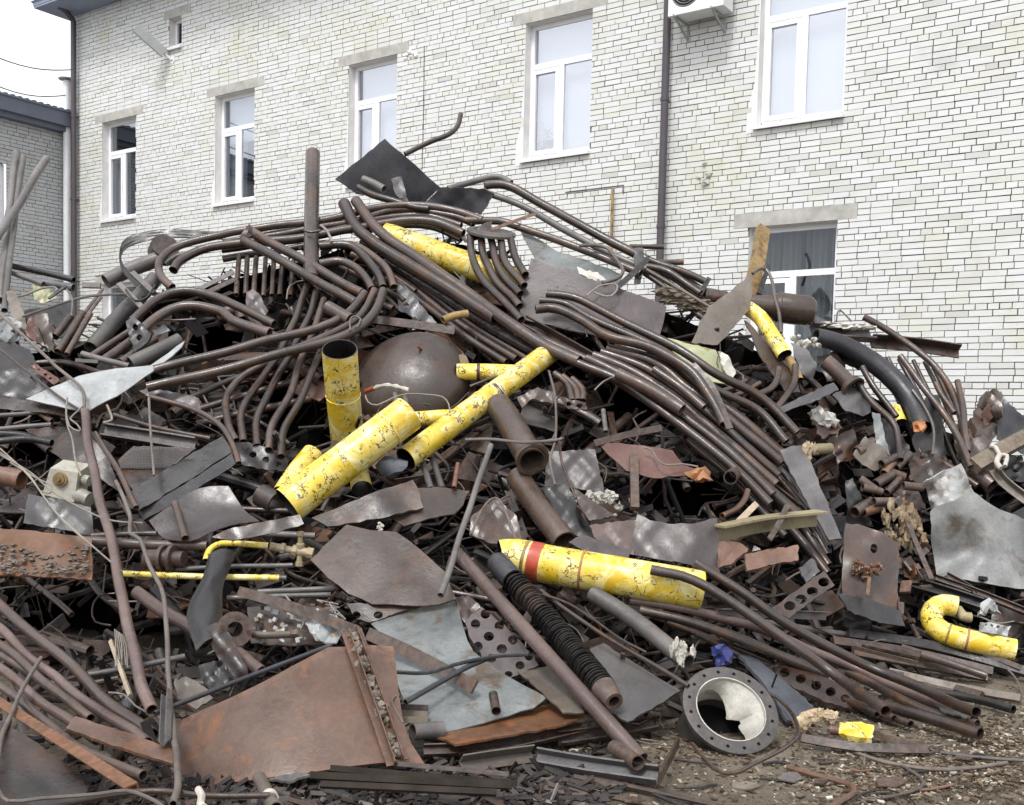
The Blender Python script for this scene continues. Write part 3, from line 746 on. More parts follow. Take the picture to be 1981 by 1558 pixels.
# air conditioner
s, z = on_wall(1312, 2); s1_, _z = on_wall(1425, 2)
ACO = empty('air_conditioner', wp((s + s1_) / 2, z, .2), 'white air conditioner unit hung high on the brick wall', 'air conditioner')
mb = MB(); zb = on_wall(1340, 30)[1] - .12
wbox(mb, s + .07, s + .85, zb, zb + .56, .12, .42); ac_o = mb.build('casing', 'white_metal', ACO, smooth=False)
mb = MB(); fc = wp(s + .32, zb + .29, .425)
for r in (.20, .165, .13, .095, .06): sweep(mb, [fc + WDIR * r * math.cos(i * .349) + Vector((0, 0, r * math.sin(i * .349))) for i in range(19)], .004, 6, 0)
mb.build('fan_grille', 'grey_paint', ACO)
mb = MB(); lathe(mb, wp(s + .32, zb + .29, .421), WN, [(0, .21), (.0015, .21)], 28); mb.build('fan_opening_shade', 'opening_shade', ACO, smooth=False)  # flat dark disc on the casing paints the shade of the opening
for q in (s + .17, s + .70):
    mb = MB(); bar_mesh(mb, [wp(q, zb - .012, .0), wp(q, zb - .012, .46)], .016, 'box'); bar_mesh(mb, [wp(q, zb - .2, .01), wp(q, zb - .02, .43)], .012, 'box'); bar_mesh(mb, [wp(q, zb - .23, .015), wp(q, zb + .0, .015)], .016, 'box')
    mb.build('bracket', 'grey_paint', ACO, smooth=False)
# wall lamp
s, z = on_wall(334, 117); L0 = wp(s, z, .02)
LM = empty('wall_lamp', L0, 'grey trough shaped lamp tilted upward on the wall below the small window', 'lamp')
s2, z2 = on_wall(303, 74)
tip = wp(s2 + .12, z2, .55)
mb = MB(); sweep(mb, [L0, L0.lerp(tip, .25)], .028, 10, 0); lathe(mb, wp(s, z, .0), WN, [(0, .07), (.02, .07)], 12); mb.build('bracket', 'white_metal', LM)
mb = MB(); bar_mesh(mb, [L0.lerp(tip, .2), tip], .085, 'channel', .012, 180); mb.build('housing', 'grey_paint', LM, smooth=False)
# iron left on the wall
s, z = on_wall(1190, 420)
mb = MB(); sweep(mb, [wp(s, on_wall(1190, 369)[1], .09), wp(s, on_wall(1192, 500)[1], .09)], .022, 10, 0)
tag(mb.build('wall_pipe', 'rust_yellow'), 'thin yellow stained pipe standing upright against the white brick wall', 'pipe')
mb = MB(); s0, z0 = on_wall(1208, 359); s1, z1 = on_wall(1095, 378); sweep(mb, [wp(s0, z0 - .12, .02), wp(s0, z0, .02), wp(s1, z0, .02)], .007, 6, 0)
tag(mb.build('wall_cable', 'wire_steel'), 'thin brown cable bent down along a brick joint below the fourth window', 'cable')
s0, z0 = on_wall(822, 90); s1, z1 = on_wall(812, 330)
mb = MB(); sweep(mb, [wp(s0, z0, .016), wp(s0 + .01, (z0 + z1) / 2, .016), wp(s0, z1, .016)], .006, 6, 0)
tag(mb.build('wall_cable', 'rubber'), 'thin dark cable hanging straight down the bricks right of the third window', 'cable')
s, z = on_wall(1368, 350); mb = smear(s, z, .05, .09, 40, n=.03)
tag(mb.build('mortar_lump', 'concrete'), 'dirty lump of mortar stuck to the wall right of the long drainpipe', 'mortar')
s, z = on_wall(797, 105); mb = smear(s, z, .09, .05, 61, n=.03)
tag(mb.build('mortar_lump', 'plaster'), 'broken white plaster at the end of the lintel above the third window', 'mortar')

# ------------------------------------------------------------------ the lower building on the left
CORNER = wp(S_LEFT - .02, 0, -.3)
LDIR = WN.copy(); LN = WDIR.copy()                 # runs toward the camera, faces right
def lp(s, z, n=0.0): return CORNER + LDIR * s + Vector((0, 0, z)) + LN * n - LN * .12
def on_left(x, y):
    r = Vector(ray(x, y)); o = Vector((0, 0, CAMH)); p0 = lp(0, 0); t = (p0 - o).dot(LN) / r.dot(LN); q = o + r * t
    return (q - p0).dot(LDIR), q.z
LB = empty('low_building', lp(3, 0), 'lower grey brick building with blue roof edge at the end of the white building', 'building')
_, zl = on_left(70, 246)
w0, w1 = on_left(12, 380)[0], on_left(-60, 380)[0]; wz0, wz1 = on_left(12, 440)[1], on_left(12, 318)[1]
a, b = min(w0, w1), max(w0, w1)
brick_wall([(a, b, wz0, wz1)], [], 0.0, 9.0, 0.0, zl, lp, 'left', LB, 9, bmat='grey_brick')
mb = MB(); wbox(mb, a, a + .08, wz0, wz1, -.14, -.08, P=lp); wbox(mb, a + .08, b, wz1 - .08, wz1, -.14, -.081, P=lp); wbox(mb, a + .08, b, wz0, wz0 + .08, -.14, -.081, P=lp); lw = mb.build('window', 'white_pvc', LB, smooth=False)
mb = MB(); mb.add([lp(a, wz0, -.12), lp(b, wz0, -.12), lp(b, wz1, -.12), lp(a, wz1, -.12)], [(0, 1, 2, 3)]); mb.build('pane', 'window_glass', lw, smooth=False)
mb = MB(); mb.add([lp(a - .1, wz0 - .1, -.3), lp(b + .1, wz0 - .1, -.3), lp(b + .1, wz1 + .1, -.3), lp(a - .1, wz1 + .1, -.3)], [(0, 1, 2, 3)]); mb.build('curtain', 'curtain_grey', lw, smooth=False)
mb = MB(); wbox(mb, -.1, 9, zl, zl + .10, -.3, .2, P=lp); mb.build('cornice', 'roof_grey', LB, smooth=False)
mb = MB(); wbox(mb, -.1, 9, zl + .10, zl + .38, -.3, .30, P=lp); wbox(mb, -.1, 9, zl + .38, zl + .42, -6, .33, P=lp)
for i in range(60): wbox(mb, i * .15, i * .15 + .07, zl + .42, zl + .44, -.5, .33, P=lp)
mb.build('roof_edge', 'roof_grey', LB, smooth=False)
# white vent pipe in the corner
q = lp(.25, 0, .3); zt = on_left(137, 165)[1]
s, ztop = on_wall(138, 160); base = wp(s + .02, 0, .12)
mb = MB(); sweep(mb, [Vector((base.x, base.y, .1)), Vector((base.x, base.y, ztop))], .075, 12, 0, dent=0); vp = tag(mb.build('vent_pipe', 'white_metal'), 'white vent pipe with flat cap standing where the two buildings meet', 'pipe')
mb = MB(); lathe(mb, Vector((base.x, base.y, ztop + .02)), Vector((0, 0, 1)), [(0, .16), (.02, .17), (.05, .03)], 16); mb.build('cap', 'grey_paint', vp)
# overhead cables
a = lp(8.5, zl + 3.2, .2); c = wp(S_LEFT + .05, on_wall(143, 133)[1], .06)
for (x0, y0, x1, y1, dA, dB, lbl) in ((-40, 97, 143, 135, 17.0, 20.5, 'upper of the two overhead cables crossing the white sky'), (-40, 152, 126, 185, 17.0, 20.5, 'lower of the two overhead cables crossing the sky to the roof corner')):
    p, q = W(x0, y0, dA), W(x1, y1, dB); mb = MB(); sweep(mb, [p.lerp(q, i / 8) - Vector((0, 0, .12 * math.sin(math.pi * i / 8))) for i in range(9)], .011, 6, 0)
    tag(mb.build('overhead_cable', 'rubber'), lbl, 'cable')
# ------------------------------------------------------------------ the body of the heap
SIL = [(-400, 640), (0, 650), (60, 650), (150, 640), (230, 590), (300, 545), (400, 520), (480, 500), (600, 470), (680, 440), (800, 430), (900, 440), (960, 470), (1060, 520), (1200, 550), (1300, 575), (1400, 620), (1500, 660), (1600, 690), (1700, 740), (1800, 830), (1900, 880), (1981, 890), (2400, 930)]
FRONT = [(-400, 1580), (0, 1580), (300, 1575), (600, 1556), (850, 1500), (1100, 1440), (1300, 1440), (1450, 1420), (1650, 1380), (1800, 1340), (1981, 1300), (2400, 1280)]
SX, SYv = [p[0] for p in SIL], [p[1] for p in SIL]; FX, FYv = [p[0] for p in FRONT], [p[1] for p in FRONT]
VOIDS = [(1240, 800, 130, 55), (150, 1190, 150, 62), (600, 850, 60, 70), (1690, 985, 40, 80), (900, 1015, 60, 55), (1000, 700, 110, 40), (560, 780, 60, 60), (1130, 690, 90, 40), (430, 1010, 60, 40), (330, 1240, 110, 60), (90, 860, 100, 50), (1330, 960, 120, 50), (820, 600, 80, 40), (1480, 690, 90, 40), (420, 665, 90, 40), (1840, 1080, 30, 40), (800, 990, 60, 40), (792, 715, 120, 100), (1630, 560, 60, 60)]
def void(x, y):
    return max([0] + [1 - ((x - a) / c) ** 2 - ((y - b) / e) ** 2 for a, b, c, e in VOIDS])
def sil(x): return float(np.interp(x, SX, SYv))
def front(x): return float(np.interp(x, FX, FYv))
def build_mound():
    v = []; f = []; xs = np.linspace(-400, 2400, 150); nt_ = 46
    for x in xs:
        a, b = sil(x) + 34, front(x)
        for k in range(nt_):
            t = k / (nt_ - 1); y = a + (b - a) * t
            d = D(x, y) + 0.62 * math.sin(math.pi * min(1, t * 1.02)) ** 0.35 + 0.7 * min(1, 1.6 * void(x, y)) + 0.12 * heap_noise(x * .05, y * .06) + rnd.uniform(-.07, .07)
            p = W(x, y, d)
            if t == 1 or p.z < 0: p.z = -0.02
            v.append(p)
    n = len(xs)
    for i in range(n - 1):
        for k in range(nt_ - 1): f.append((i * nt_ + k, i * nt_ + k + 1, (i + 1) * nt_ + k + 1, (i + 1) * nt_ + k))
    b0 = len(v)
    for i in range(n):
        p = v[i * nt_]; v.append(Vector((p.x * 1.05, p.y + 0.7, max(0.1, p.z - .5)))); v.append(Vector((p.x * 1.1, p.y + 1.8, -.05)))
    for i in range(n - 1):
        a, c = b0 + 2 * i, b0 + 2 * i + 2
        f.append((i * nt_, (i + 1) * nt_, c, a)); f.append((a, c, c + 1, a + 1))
    tag(mk('scrap_mound', v, f, 'mound_shade', sharp=20), 'mass of fine scrap and dirt inside the heap, its colour darkened for gap shade', 'scrap', kind='stuff')
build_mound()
def rand_in_heap(g, margin=30):
    while True:
        x = g.uniform(-260, 2260); y = g.uniform(430, 1520)
        if sil(x) + margin < y < front(x) - 15 and void(x, y) < .45: return x, y
def build_tangle():
    g = random.Random(21); mb = MB()
    for i in range(5200):
        x, y = rand_in_heap(g, 26)
        c = W(x, y, D(x, y) + g.uniform(.06, .55)); k = g.random()
        u = Vector((g.gauss(0, 1), g.gauss(0, .7), g.gauss(0, .55))).normalized()
        if k < .68:
            L = g.uniform(.06, .34); r = g.choice((.004, .006, .009, .014, .02)); n = u.orthogonal().normalized(); b = u.cross(n); m_ = c + n * g.uniform(-.03, .03)
            vs = []
            for p in (c - u * L, m_, c + u * L):
                for a in range(5): an = a * 1.2566; vs.append(p + (n * math.cos(an) + b * math.sin(an)) * r)
            mb.add(vs, [(s * 5 + a, s * 5 + (a + 1) % 5, s * 5 + 5 + (a + 1) % 5, s * 5 + 5 + a) for s in (0, 1) for a in range(5)] + [tuple(range(4, -1, -1)), tuple(range(10, 15))])
        else:
            L = g.uniform(.02, .11); w = L * g.uniform(.2, .7); n = u.orthogonal().normalized(); b = u.cross(n); t = .004
            q = [c + u * L * g.uniform(.6, 1) + n * w, c - u * L + n * w * g.uniform(.5, 1), c - u * L * g.uniform(.5, 1) - n * w, c + u * L - n * w * g.uniform(.3, 1)]
            box8(mb, [p + b * t for p in q] + [p - b * t for p in q])
    for i in range(2600):                              # dark litter along the foot of the heap
        x = -60 + 1250 * g.random() ** 1.5; y = min(1620, g.gauss(1545 - .03 * x, 28 + x * .02)); c = G(x, y, g.uniform(.0, .03)); L = g.uniform(.01, .10)
        u = Vector((g.gauss(0, 1), g.gauss(0, .8), g.gauss(0, .2))).normalized(); n = u.orthogonal().normalized(); b = u.cross(n); w = min(.012, L * g.uniform(.06, .4))
        q = [c + u * L + n * w, c - u * L + n * w * .7, c - u * L * .8 - n * w, c + u * L - n * w * .5]; box8(mb, [p + b * .004 for p in q] + [p - b * .004 for p in q])
    ob = mb.build('scrap_tangle', 'tangle', smooth=False)
    tag(ob, 'tangle of countless small bars, wires and metal crumbs between the larger scrap pieces', 'scrap', kind='stuff')
build_tangle()
def build_chips():
    g = random.Random(33); mb = MB()
    def chip(p, L):
        u = Vector((g.gauss(0, 1), g.gauss(0, 1), g.gauss(0, .18))).normalized(); n = u.orthogonal().normalized()
        n = Vector((-u.y, u.x, g.gauss(0, .2))).normalized(); b = u.cross(n); w = L * g.uniform(.25, .7); t = L * g.uniform(.08, .3)
        q = [p + u * L + n * w * g.uniform(.3, 1), p - u * L * g.uniform(.5, 1) + n * w, p - u * L - n * w * g.uniform(.3, 1), p + u * L * g.uniform(.4, 1) - n * w]
        box8(mb, [x + b * t for x in q] + [x - b * t for x in q])
    for i in range(7000):
        x = g.uniform(-50, 2050); y = front(x) + g.gauss(10, 90)
        if y < front(x) - 60 or y > 1640: continue
        if x < 1250 and g.random() < .45: continue
        p = G(x, y, .006); chip(p, g.choice((.003, .004, .006, .008, .013)) * g.uniform(.6, 1.3))
    for cx, cy, sx, sy, n in ((1880, 1440, 90, 45, 1800), (1760, 1480, 120, 40, 1500), (1650, 1520, 140, 30, 700), (1120, 1445, 90, 22, 500), (1330, 1450, 60, 20, 200), (1700, 1390, 110, 30, 500), (900, 1520, 120, 16, 200), (1950, 1500, 60, 40, 400)):
        for i in range(n):
            p = G(g.gauss(cx, sx), min(1600, g.gauss(cy, sy)), .008); chip(p, g.choice((.004, .006, .009, .015)) * g.uniform(.6, 1.3))
    tag(mb.build('rubble_chips', 'chips', smooth=False), 'pale chips, splinters and grit scattered over the yard floor in front of the heap', 'rubble', kind='stuff')
build_chips()

# ------------------------------------------------------------------ loose offcuts filling the gaps of the heap
def filler():
    g = random.Random(77)
    mats = ['dark_steel', 'tube_steel', 'black_steel', 'brown_plate', 'dark_steel', 'tube_steel', 'grey_tube']
    for i in range(270):
        x, y = rand_in_heap(g, 40); L = g.uniform(50, 200); a = g.gauss(0.35, .6) * (1 if x > 800 else g.choice((-1, 1))); w = g.choice((6, 9, 12, 15, 19, 24))
        P = [(x - L / 2 * math.cos(a), y - L / 2 * math.sin(a)), (x + L / 2 * math.cos(a), y + L / 2 * math.sin(a))]
        if any(p[1] < sil(p[0]) + 30 or p[1] > front(p[0]) - 10 for p in P): continue
        if g.random() < .55: P.insert(1, (x + g.uniform(-22, 22), y + g.uniform(-22, 22)))
        tube('tube_offcut', 'dull length of steel tube wedged deep in the dark gaps of the heap', pts3(P, 0) and P, w, g.choice(mats), o=g.uniform(-.34, .06), cat='tube', grp='tube offcuts deep in the heap', sides=10)
    for i in range(260):
        x, y = rand_in_heap(g, 50); r = g.uniform(20, 70); k = g.choice((4, 4, 5)); a0 = g.uniform(0, 6.28); poly = []
        for j in range(k):
            a = a0 + 6.283 * j / k + g.uniform(-.3, .3); poly.append((x + r * g.uniform(.6, 1.2) * math.cos(a), y + r * .7 * g.uniform(.5, 1.2) * math.sin(a)))
        if any(p[1] < sil(p[0]) + 26 or p[1] > front(p[0]) - 8 for p in poly): continue
        plate('plate_offcut', 'torn dull piece of sheet steel wedged deep in the dark gaps of the heap', poly, g.choice(mats + ['brown_plate', 'rust_plate', 'brown_plate', 'mauve_plate']), o=g.uniform(-.36, .0), tilt=g.uniform(-.6, 2.2), cramp=.08, gx=g.gauss(0, 6), bend=g.uniform(-.08, .1), ang=g.uniform(0, 180), cat='plate', grp='plate offcuts deep in the heap', step=max(9, r / 3))
    for i in range(90):
        x, y = rand_in_heap(g, 40); L = g.uniform(50, 170); a = g.gauss(0.3, .8); P = [(x - L / 2 * math.cos(a), y - L / 2 * math.sin(a)), (x + L / 2 * math.cos(a), y + L / 2 * math.sin(a))]
        if any(p[1] < sil(p[0]) + 26 or p[1] > front(p[0]) - 8 for p in P): continue
        bar('bar_offcut', 'dull flat bar or angle iron wedged deep in the dark gaps of the heap', P, g.uniform(10, 24), g.choice(mats), o=g.uniform(-.32, -.04), prof=g.choice(('flat', 'angle', 'channel', 'flat')), roll=g.uniform(-80, 80), grp='bar offcuts deep in the heap')
    for i in range(190):
        x, y = rand_in_heap(g, 30); P = [(x, y)]; a = g.uniform(0, 6.28)
        for j in range(g.choice((2, 3, 4))):
            a += g.gauss(0, .7); P.append((P[-1][0] + 32 * math.cos(a), P[-1][1] + 26 * math.sin(a)))
        if any(p[1] < sil(p[0]) + 20 or p[1] > front(p[0]) - 5 for p in P): continue
        wire('wire_offcut', 'short crooked wire hanging in the dark gaps of the heap', P, g.choice((2.2, 3, 4)), g.choice(('wire_steel', 'dark_steel', 'wire_steel', 'dark_steel', 'pale_wire', 'tube_steel')), o=g.uniform(.0, .2), grp='short wires in the gaps of the heap')
filler()
# ================================================================== TRACED PIECES
T, P_, Wr, Br, Sh = tube, plate, wire, bar, sheet
def row(n, A, B, w, mat, lab, grp, o=0.1, name='boiler_tube', cat='tube', do=0.0, sub=None):
    """n neighbouring tubes between two guide paths of the same length"""
    for i in range(n):
        t = i / (n - 1) if n > 1 else 0
        P = [tuple(a[k] + (b[k] - a[k]) * t for k in range(2)) for a, b in zip(A, B)]
        P = [(x + rnd.uniform(-2, 2), y + rnd.uniform(-2, 2)) for x, y in P]
        T(name, lab.format(ORD[i]), P, w * rnd.uniform(.93, 1.07), mat, o + do * i, cat, grp)
# ---------------- left edge, poles and the low building side
T('steel_pole', 'leftmost of the grey poles leaning up against the low building', [(32, 294), (16, 430), (0, 580)], 15, 'grey_tube', .15)
T('steel_pole', 'thin grey pole standing between two thicker poles before the low building', [(45, 303), (28, 430), (8, 600)], 11, 'grey_tube', .2)
T('steel_pole', 'long grey pole slanting steeply across the others with its cut tip highest', [(91, 306), (30, 404), (-40, 515)], 15, 'grey_tube', .35)
T('dark_pipe', 'dark pipe sloping down along the foot of the low building', [(18, 513), (80, 527), (142, 542)], 12, 'black_steel', .0)
T('grey_tube', 'short greenish grey tube below the dark sloping pipe at the building corner', [(20, 527), (84, 550)], 10, 'grey_tube', .05)
T('blue_tube', 'stubby blue grey tube end near the brown drainpipe', [(84, 547), (142, 557)], 15, 'blue_grey', .0)
P_('green_sheet', 'small dull green sheet scrap beside the stubby blue tube', [(62, 552), (95, 556), (112, 578), (84, 588), (66, 580)], 'pale_green', .0, .6)
Wr('bent_wire', 'pale wire bowed upward in front of the low building', [(0, 575), (30, 575), (54, 569), (81, 558), (105, 556), (111, 562)], 4.5, 'pale_wire', .2)
Br('short_rod', 'short black rod leaning below the dark sloping pipe', [(94, 578), (127, 554)], 5, 'black_steel', .25, 'box')
Wr('long_rod', 'long thin rod running from left edge scrap across the brown drainpipe', [(43, 613), (146, 579), (199, 571), (245, 569)], 5, 'wire_steel', .35, 'rod')
Wr('hanging_wire', 'wire hanging down from the long thin rod by the drainpipe', [(129, 560), (140, 580), (138, 612)], 4, 'wire_steel', .36)
P_('ribbed_sheet', 'black ribbed panel lying at the foot of the building corner', [(40, 604), (140, 584), (150, 650), (48, 660)], 'black_steel', .0, 1)
P_('bent_tan_sheet', 'narrow tan sheet bent outward in front of the black ribbed panel', [(11, 566), (28, 563), (44, 600), (56, 644), (40, 646), (22, 610)], 'tan_plate', .2, .6, .05, 90)
P_('red_side_plate', 'narrow dark red plate leaning beside the brown box section', [(56, 616), (70, 609), (72, 664), (50, 648)], 'red_brown', .18, .5)
P_('brown_box_plate', 'upright brown steel box section at left end of the heap', [(70, 611), (92, 609), (100, 640), (109, 684), (72, 664)], 'brown_plate', .22, .3, t=.03)
T('brown_tube', 'short thick brown tube left of three leaning upward by drainpipe', [(106, 652), (137, 613)], 15, 'tube_steel', .15, grp=None)
T('brown_tube', 'long brown tube in the middle of three leaning upward by drainpipe', [(112, 681), (140, 640), (160, 605)], 15, 'tube_steel', .22)
T('brown_tube', 'thinner brown tube right of three leaning upward by drainpipe', [(129, 686), (175, 607)], 11, 'tube_steel', .28)
Br('thin_rod', 'thin rod rising left of its twin above the brown tubes', [(160, 610), (199, 559)], 5, 'dark_steel', .2, 'box')
Br('thin_rod', 'thin rod rising right of its twin above the brown tubes', [(165, 615), (196, 575)], 5, 'dark_steel', .24, 'box')
Br('stub_bar', 'short square stub pointing at the lower window from big grey tube', [(160, 552), (195, 553)], 10, 'grey_tube', .1, 'box')
T('ragged_grey_tube', 'big grey tube with torn left end under the steel hoop', [(203, 546), (250, 522), (312, 498)], 29, 'grey_tube', .05)
T('wide_grey_pipe', 'long wide grey pipe rising diagonally in front of the lower left window', [(176, 676), (232, 612), (300, 540)], 31, 'grey_tube', .12)
Sh('steel_hoop', 'broad steel strip bent into a high open hoop above left tubes', [(430, 450), (380, 446), (323, 444), (283, 448), (245, 460), (234, 474), (230, 500), (238, 526), (259, 552), (276, 574)], [(430, 464), (380, 462), (325, 461), (285, 466), (250, 478), (238, 488), (234, 503), (245, 520), (270, 545), (292, 568)], 'black_steel', .18, .14)
Br('roller_bar', 'upper grey roller pin through the foot of the steel hoop', [(256, 528), (298, 568)], 10, 'grey_tube', .32, 'box', roll=20)
Br('roller_bar', 'lower grey roller pin through the foot of the steel hoop', [(230, 550), (276, 597)], 10, 'grey_tube', .34, 'box', roll=20)
Wr('hoop_wire', 'dark wire wrapped round the foot of the steel hoop', [(243, 560), (262, 582), (284, 575), (300, 552)], 4, 'black_steel', .38)
# spoked hub
c = W(318, 482, D(318, 482) - .1); mb = MB(); ax = Vector((.45, -.75, .5)); lathe(mb, c - ax.normalized() * .07, ax, [(0, .13), (.012, .13), (.014, .05), (.10, .05), (.102, .12), (.115, .12)], 22)
hub = tag(mb.build('spoked_hub', 'dark_steel'), 'dark two flanged hub lying under the top of the steel hoop', 'hub')
mb = MB()
for k in range(6):
    an = k * 1.047; n = ax.orthogonal().normalized(); b = ax.normalized().cross(n); d = n * math.cos(an) + b * math.sin(an); bar_mesh(mb, [c + d * .05, c + d * .125], .012, 'flat')
mb.build('rib', 'dark_steel', hub)
T('u_bend_tube', 'long tube with a tight U bend at its left end, highest of the left rows', [(333, 556), (317, 542), (307, 523), (308, 505), (325, 487), (350, 474), (420, 457), (466, 446), (587, 431), (682, 415), (703, 407), (746, 399), (800, 398), (881, 407), (932, 427)], 15, 'tube_steel', .22)
T('curved_tube', 'long curved tube with open left end just below the U bend tube', [(334, 524), (350, 503), (399, 480), (466, 472), (590, 459), (700, 440), (740, 432), (787, 427), (841, 431), (896, 451)], 17, 'tube_steel', .25)
T('inner_tube', 'thin tube nested inside the U bend on the left', [(318, 512), (340, 497), (380, 487)], 9, 'grey_tube', .16)
T('long_tube', 'second long tube from the top passing behind the tall post', [(490, 461), (587, 446), (684, 428), (722, 418), (760, 408), (814, 407), (881, 420), (916, 435)], 14, 'tube_steel', .16)
T('long_tube', 'third long tube from the top passing behind the tall post', [(485, 474), (587, 459), (690, 436), (725, 426), (773, 418), (827, 418), (893, 438)], 14, 'tube_steel', .12)
T('long_tube', 'lowest arched tube of those passing over the yellow pipe top', [(700, 447), (760, 437), (814, 437), (854, 445), (892, 463)], 13, 'tube_steel', .10)
T('arch_tube', 'upper of two arched tubes bowed over the dark hollow at left', [(255, 622), (296, 585), (337, 566), (377, 563), (418, 574), (458, 593), (531, 628)], 17, 'tube_steel', .34)
T('arch_tube', 'lower of two arched tubes bowed over the dark hollow at left', [(276, 637), (310, 612), (345, 596), (383, 593), (431, 604), (450, 619), (522, 645)], 19, 'tube_steel', .36)
P_('twin_hole_bracket', 'dark bracket plate with two tube holes at the foot of arched tubes', [(244, 624), (260, 614), (294, 648), (286, 664), (264, 682), (250, 652)], 'black_steel', .42, .6, t=.02, holes=[(262, 634, 5, 6), (270, 655, 5, 6)])
T('slant_tube', 'thinnest of the slanting tubes under the twin hole bracket', [(178, 688), (253, 640)], 13, 'tube_steel', .26)
T('slant_tube', 'brown middle one of the slanting tubes under the twin hole bracket', [(202, 697), (259, 657)], 18, 'tube_steel', .28)
T('slant_tube', 'dark one of the slanting tubes under the twin hole bracket', [(235, 702), (300, 655)], 17, 'dark_steel', .25)
T('large_grey_section', 'large grey pipe section sloping behind the bent white sheet', [(252, 706), (300, 682), (350, 657)], 30, 'grey_tube', .3)
T('small_curved_tube', 'small curved grey tube ending behind the white sheet', [(160, 684), (205, 697), (250, 709)], 12, 'grey_tube', .32)
Br('thin_bar', 'pale short bar lying above the small curved tube', [(146, 697), (190, 700)], 7, 'grey_plate', .36, 'flat')
ws = P_('white_sheet', 'bent white metal sheet with a long pointed right corner', [(154, 728), (190, 720), (224, 714), (262, 711), (291, 708), (326, 684), (358, 660), (352, 672), (300, 717), (243, 757), (167, 799), (110, 786), (50, 773), (100, 750)], 'white_sheet', .42, 1.1, .10, 20, cat='sheet', dent=.02, crease=3, cramp=.06)
Wr('straight_rod', 'thin straight rod lying across the white sheet', [(-5, 672), (108, 763), (162, 798)], 5.5, 'dark_steel', .52, 'rod')
Wr('kinked_rod', 'kinked rod bending down across the middle of the white sheet', [(-5, 603), (48, 652), (94, 695), (108, 709), (154, 747), (163, 770), (162, 797)], 6.5, 'wire_steel', .56, 'rod')
P_('dark_tank_side', 'dark curved side of a tank at left edge above the white sheet', [(-20, 664), (20, 662), (58, 676), (80, 720), (100, 768), (-20, 780)], 'black_steel', .1, 1, .06, 90)
P_('red_grille', 'small faded red grille caught on the dark tank side', [(56, 708), (66, 702), (116, 736), (104, 745)], 'red_brown', .24, 1, holes=[(76, 716, 3, 2), (88, 725, 3, 2), (98, 733, 3, 2)])
P_('pale_blue_box', 'crumpled pale blue white scrap at the left edge below the poles', [(0, 618), (20, 612), (43, 625), (38, 658), (14, 668), (0, 655)], 'white_sheet', .15, .6, dent=.05)
P_('bent_brown_plate', 'small brown plate with a seam right of the white sheet', [(270, 757), (286, 749), (340, 760), (385, 771), (388, 794), (330, 781), (288, 769)], 'mauve_plate', .35, .7)
# ---------------- long crossing tubes, centre left
T('sweeping_tube', 'topmost of three long tubes sweeping up to a shared upright bend', [(298, 716), (400, 690), (500, 664), (625, 631), (660, 616), (680, 600), (706, 566)], 17, 'tube_steel', .42)
T('sweeping_tube', 'middle of three long tubes sweeping up to a shared upright bend', [(540, 688), (620, 656), (676, 628), (704, 601), (724, 562)], 15, 'tube_steel', .44)
T('sweeping_tube', 'lowest of three long tubes sweeping up to a shared upright bend', [(284, 751), (400, 723), (500, 697), (612, 666), (684, 641), (722, 610), (741, 561)], 18, 'tube_steel', .5)
Wr('tie_wire', 'loop of wire tied round the three sweeping tubes', [(678, 640), (677, 620), (685, 612), (698, 618), (690, 634)], 4, 'wire_steel', .58)
T('falling_tube', 'upper of two straight tubes slanting down right from a small end plate', [(486, 447), (592, 508), (700, 567)], 18, 'tube_steel', .36)
T('falling_tube', 'lower of two straight tubes slanting down right from a small end plate', [(472, 464), (580, 525), (686, 586)], 18, 'tube_steel', .40)
P_('tube_end_plate', 'small dark end plate joining two straight slanting tubes', [(483, 434), (489, 440), (488, 456), (470, 466), (466, 460)], 'dark_steel', .46, .2, t=.02)
T('tall_post', 'tall brown grey pipe standing upright above the heap with a wire collar', [(605, 297), (603, 420), (602, 540)], 29, 'tube_steel', .32, 'post', wob=0)
T('post_collar', None, [(588, 446), (602, 450), (620, 446)], 5, 'dark_steel', .48, parent=bpy.data.objects['tall_post'])
Wr('post_wire', 'frayed strip hanging from the collar of the tall post', [(620, 436), (632, 446), (643, 468)], 5, 'pale_wire', .5)
T('rolling_tube', 'outer of three tubes curling downward right of the tall post', [(650, 474), (680, 473), (709, 486), (746, 520), (762, 556)], 15, 'tube_steel', .30)
T('rolling_tube', 'middle of three tubes curling downward right of the tall post', [(617, 477), (674, 474), (704, 494), (730, 531), (741, 558)], 16, 'tube_steel', .33)
T('rolling_tube', 'inner of three tubes curling downward right of the tall post', [(617, 510), (655, 504), (684, 515), (709, 542), (720, 560)], 16, 'tube_steel', .31)
row(7, [(462, 496), (458, 570)], [(566, 505), (560, 575)], 10, 'tube_steel', '{} upright tube from left in the grid behind the slanting tubes', 'upright tubes behind the slanting pair', .06)
P_('pale_shard', 'pale lilac triangular shard below the upright tube grid', [(477, 566), (488, 560), (500, 568), (519, 602), (510, 613), (478, 606)], 'mauve_plate', .2, .5)
Br('slat', 'upper grey slat lying inside the arched tubes', [(384, 560), (452, 526)], 9, 'grey_plate', .14, 'flat')
Br('slat', 'lower brown slat lying inside the arched tubes', [(392, 570), (456, 540)], 9, 'brown_plate', .17, 'flat')
P_('white_grating', 'white strips of a broken grating seen through the arched tubes', [(296, 640), (318, 628), (330, 640), (300, 652)], 'white_sheet', .2, .8)
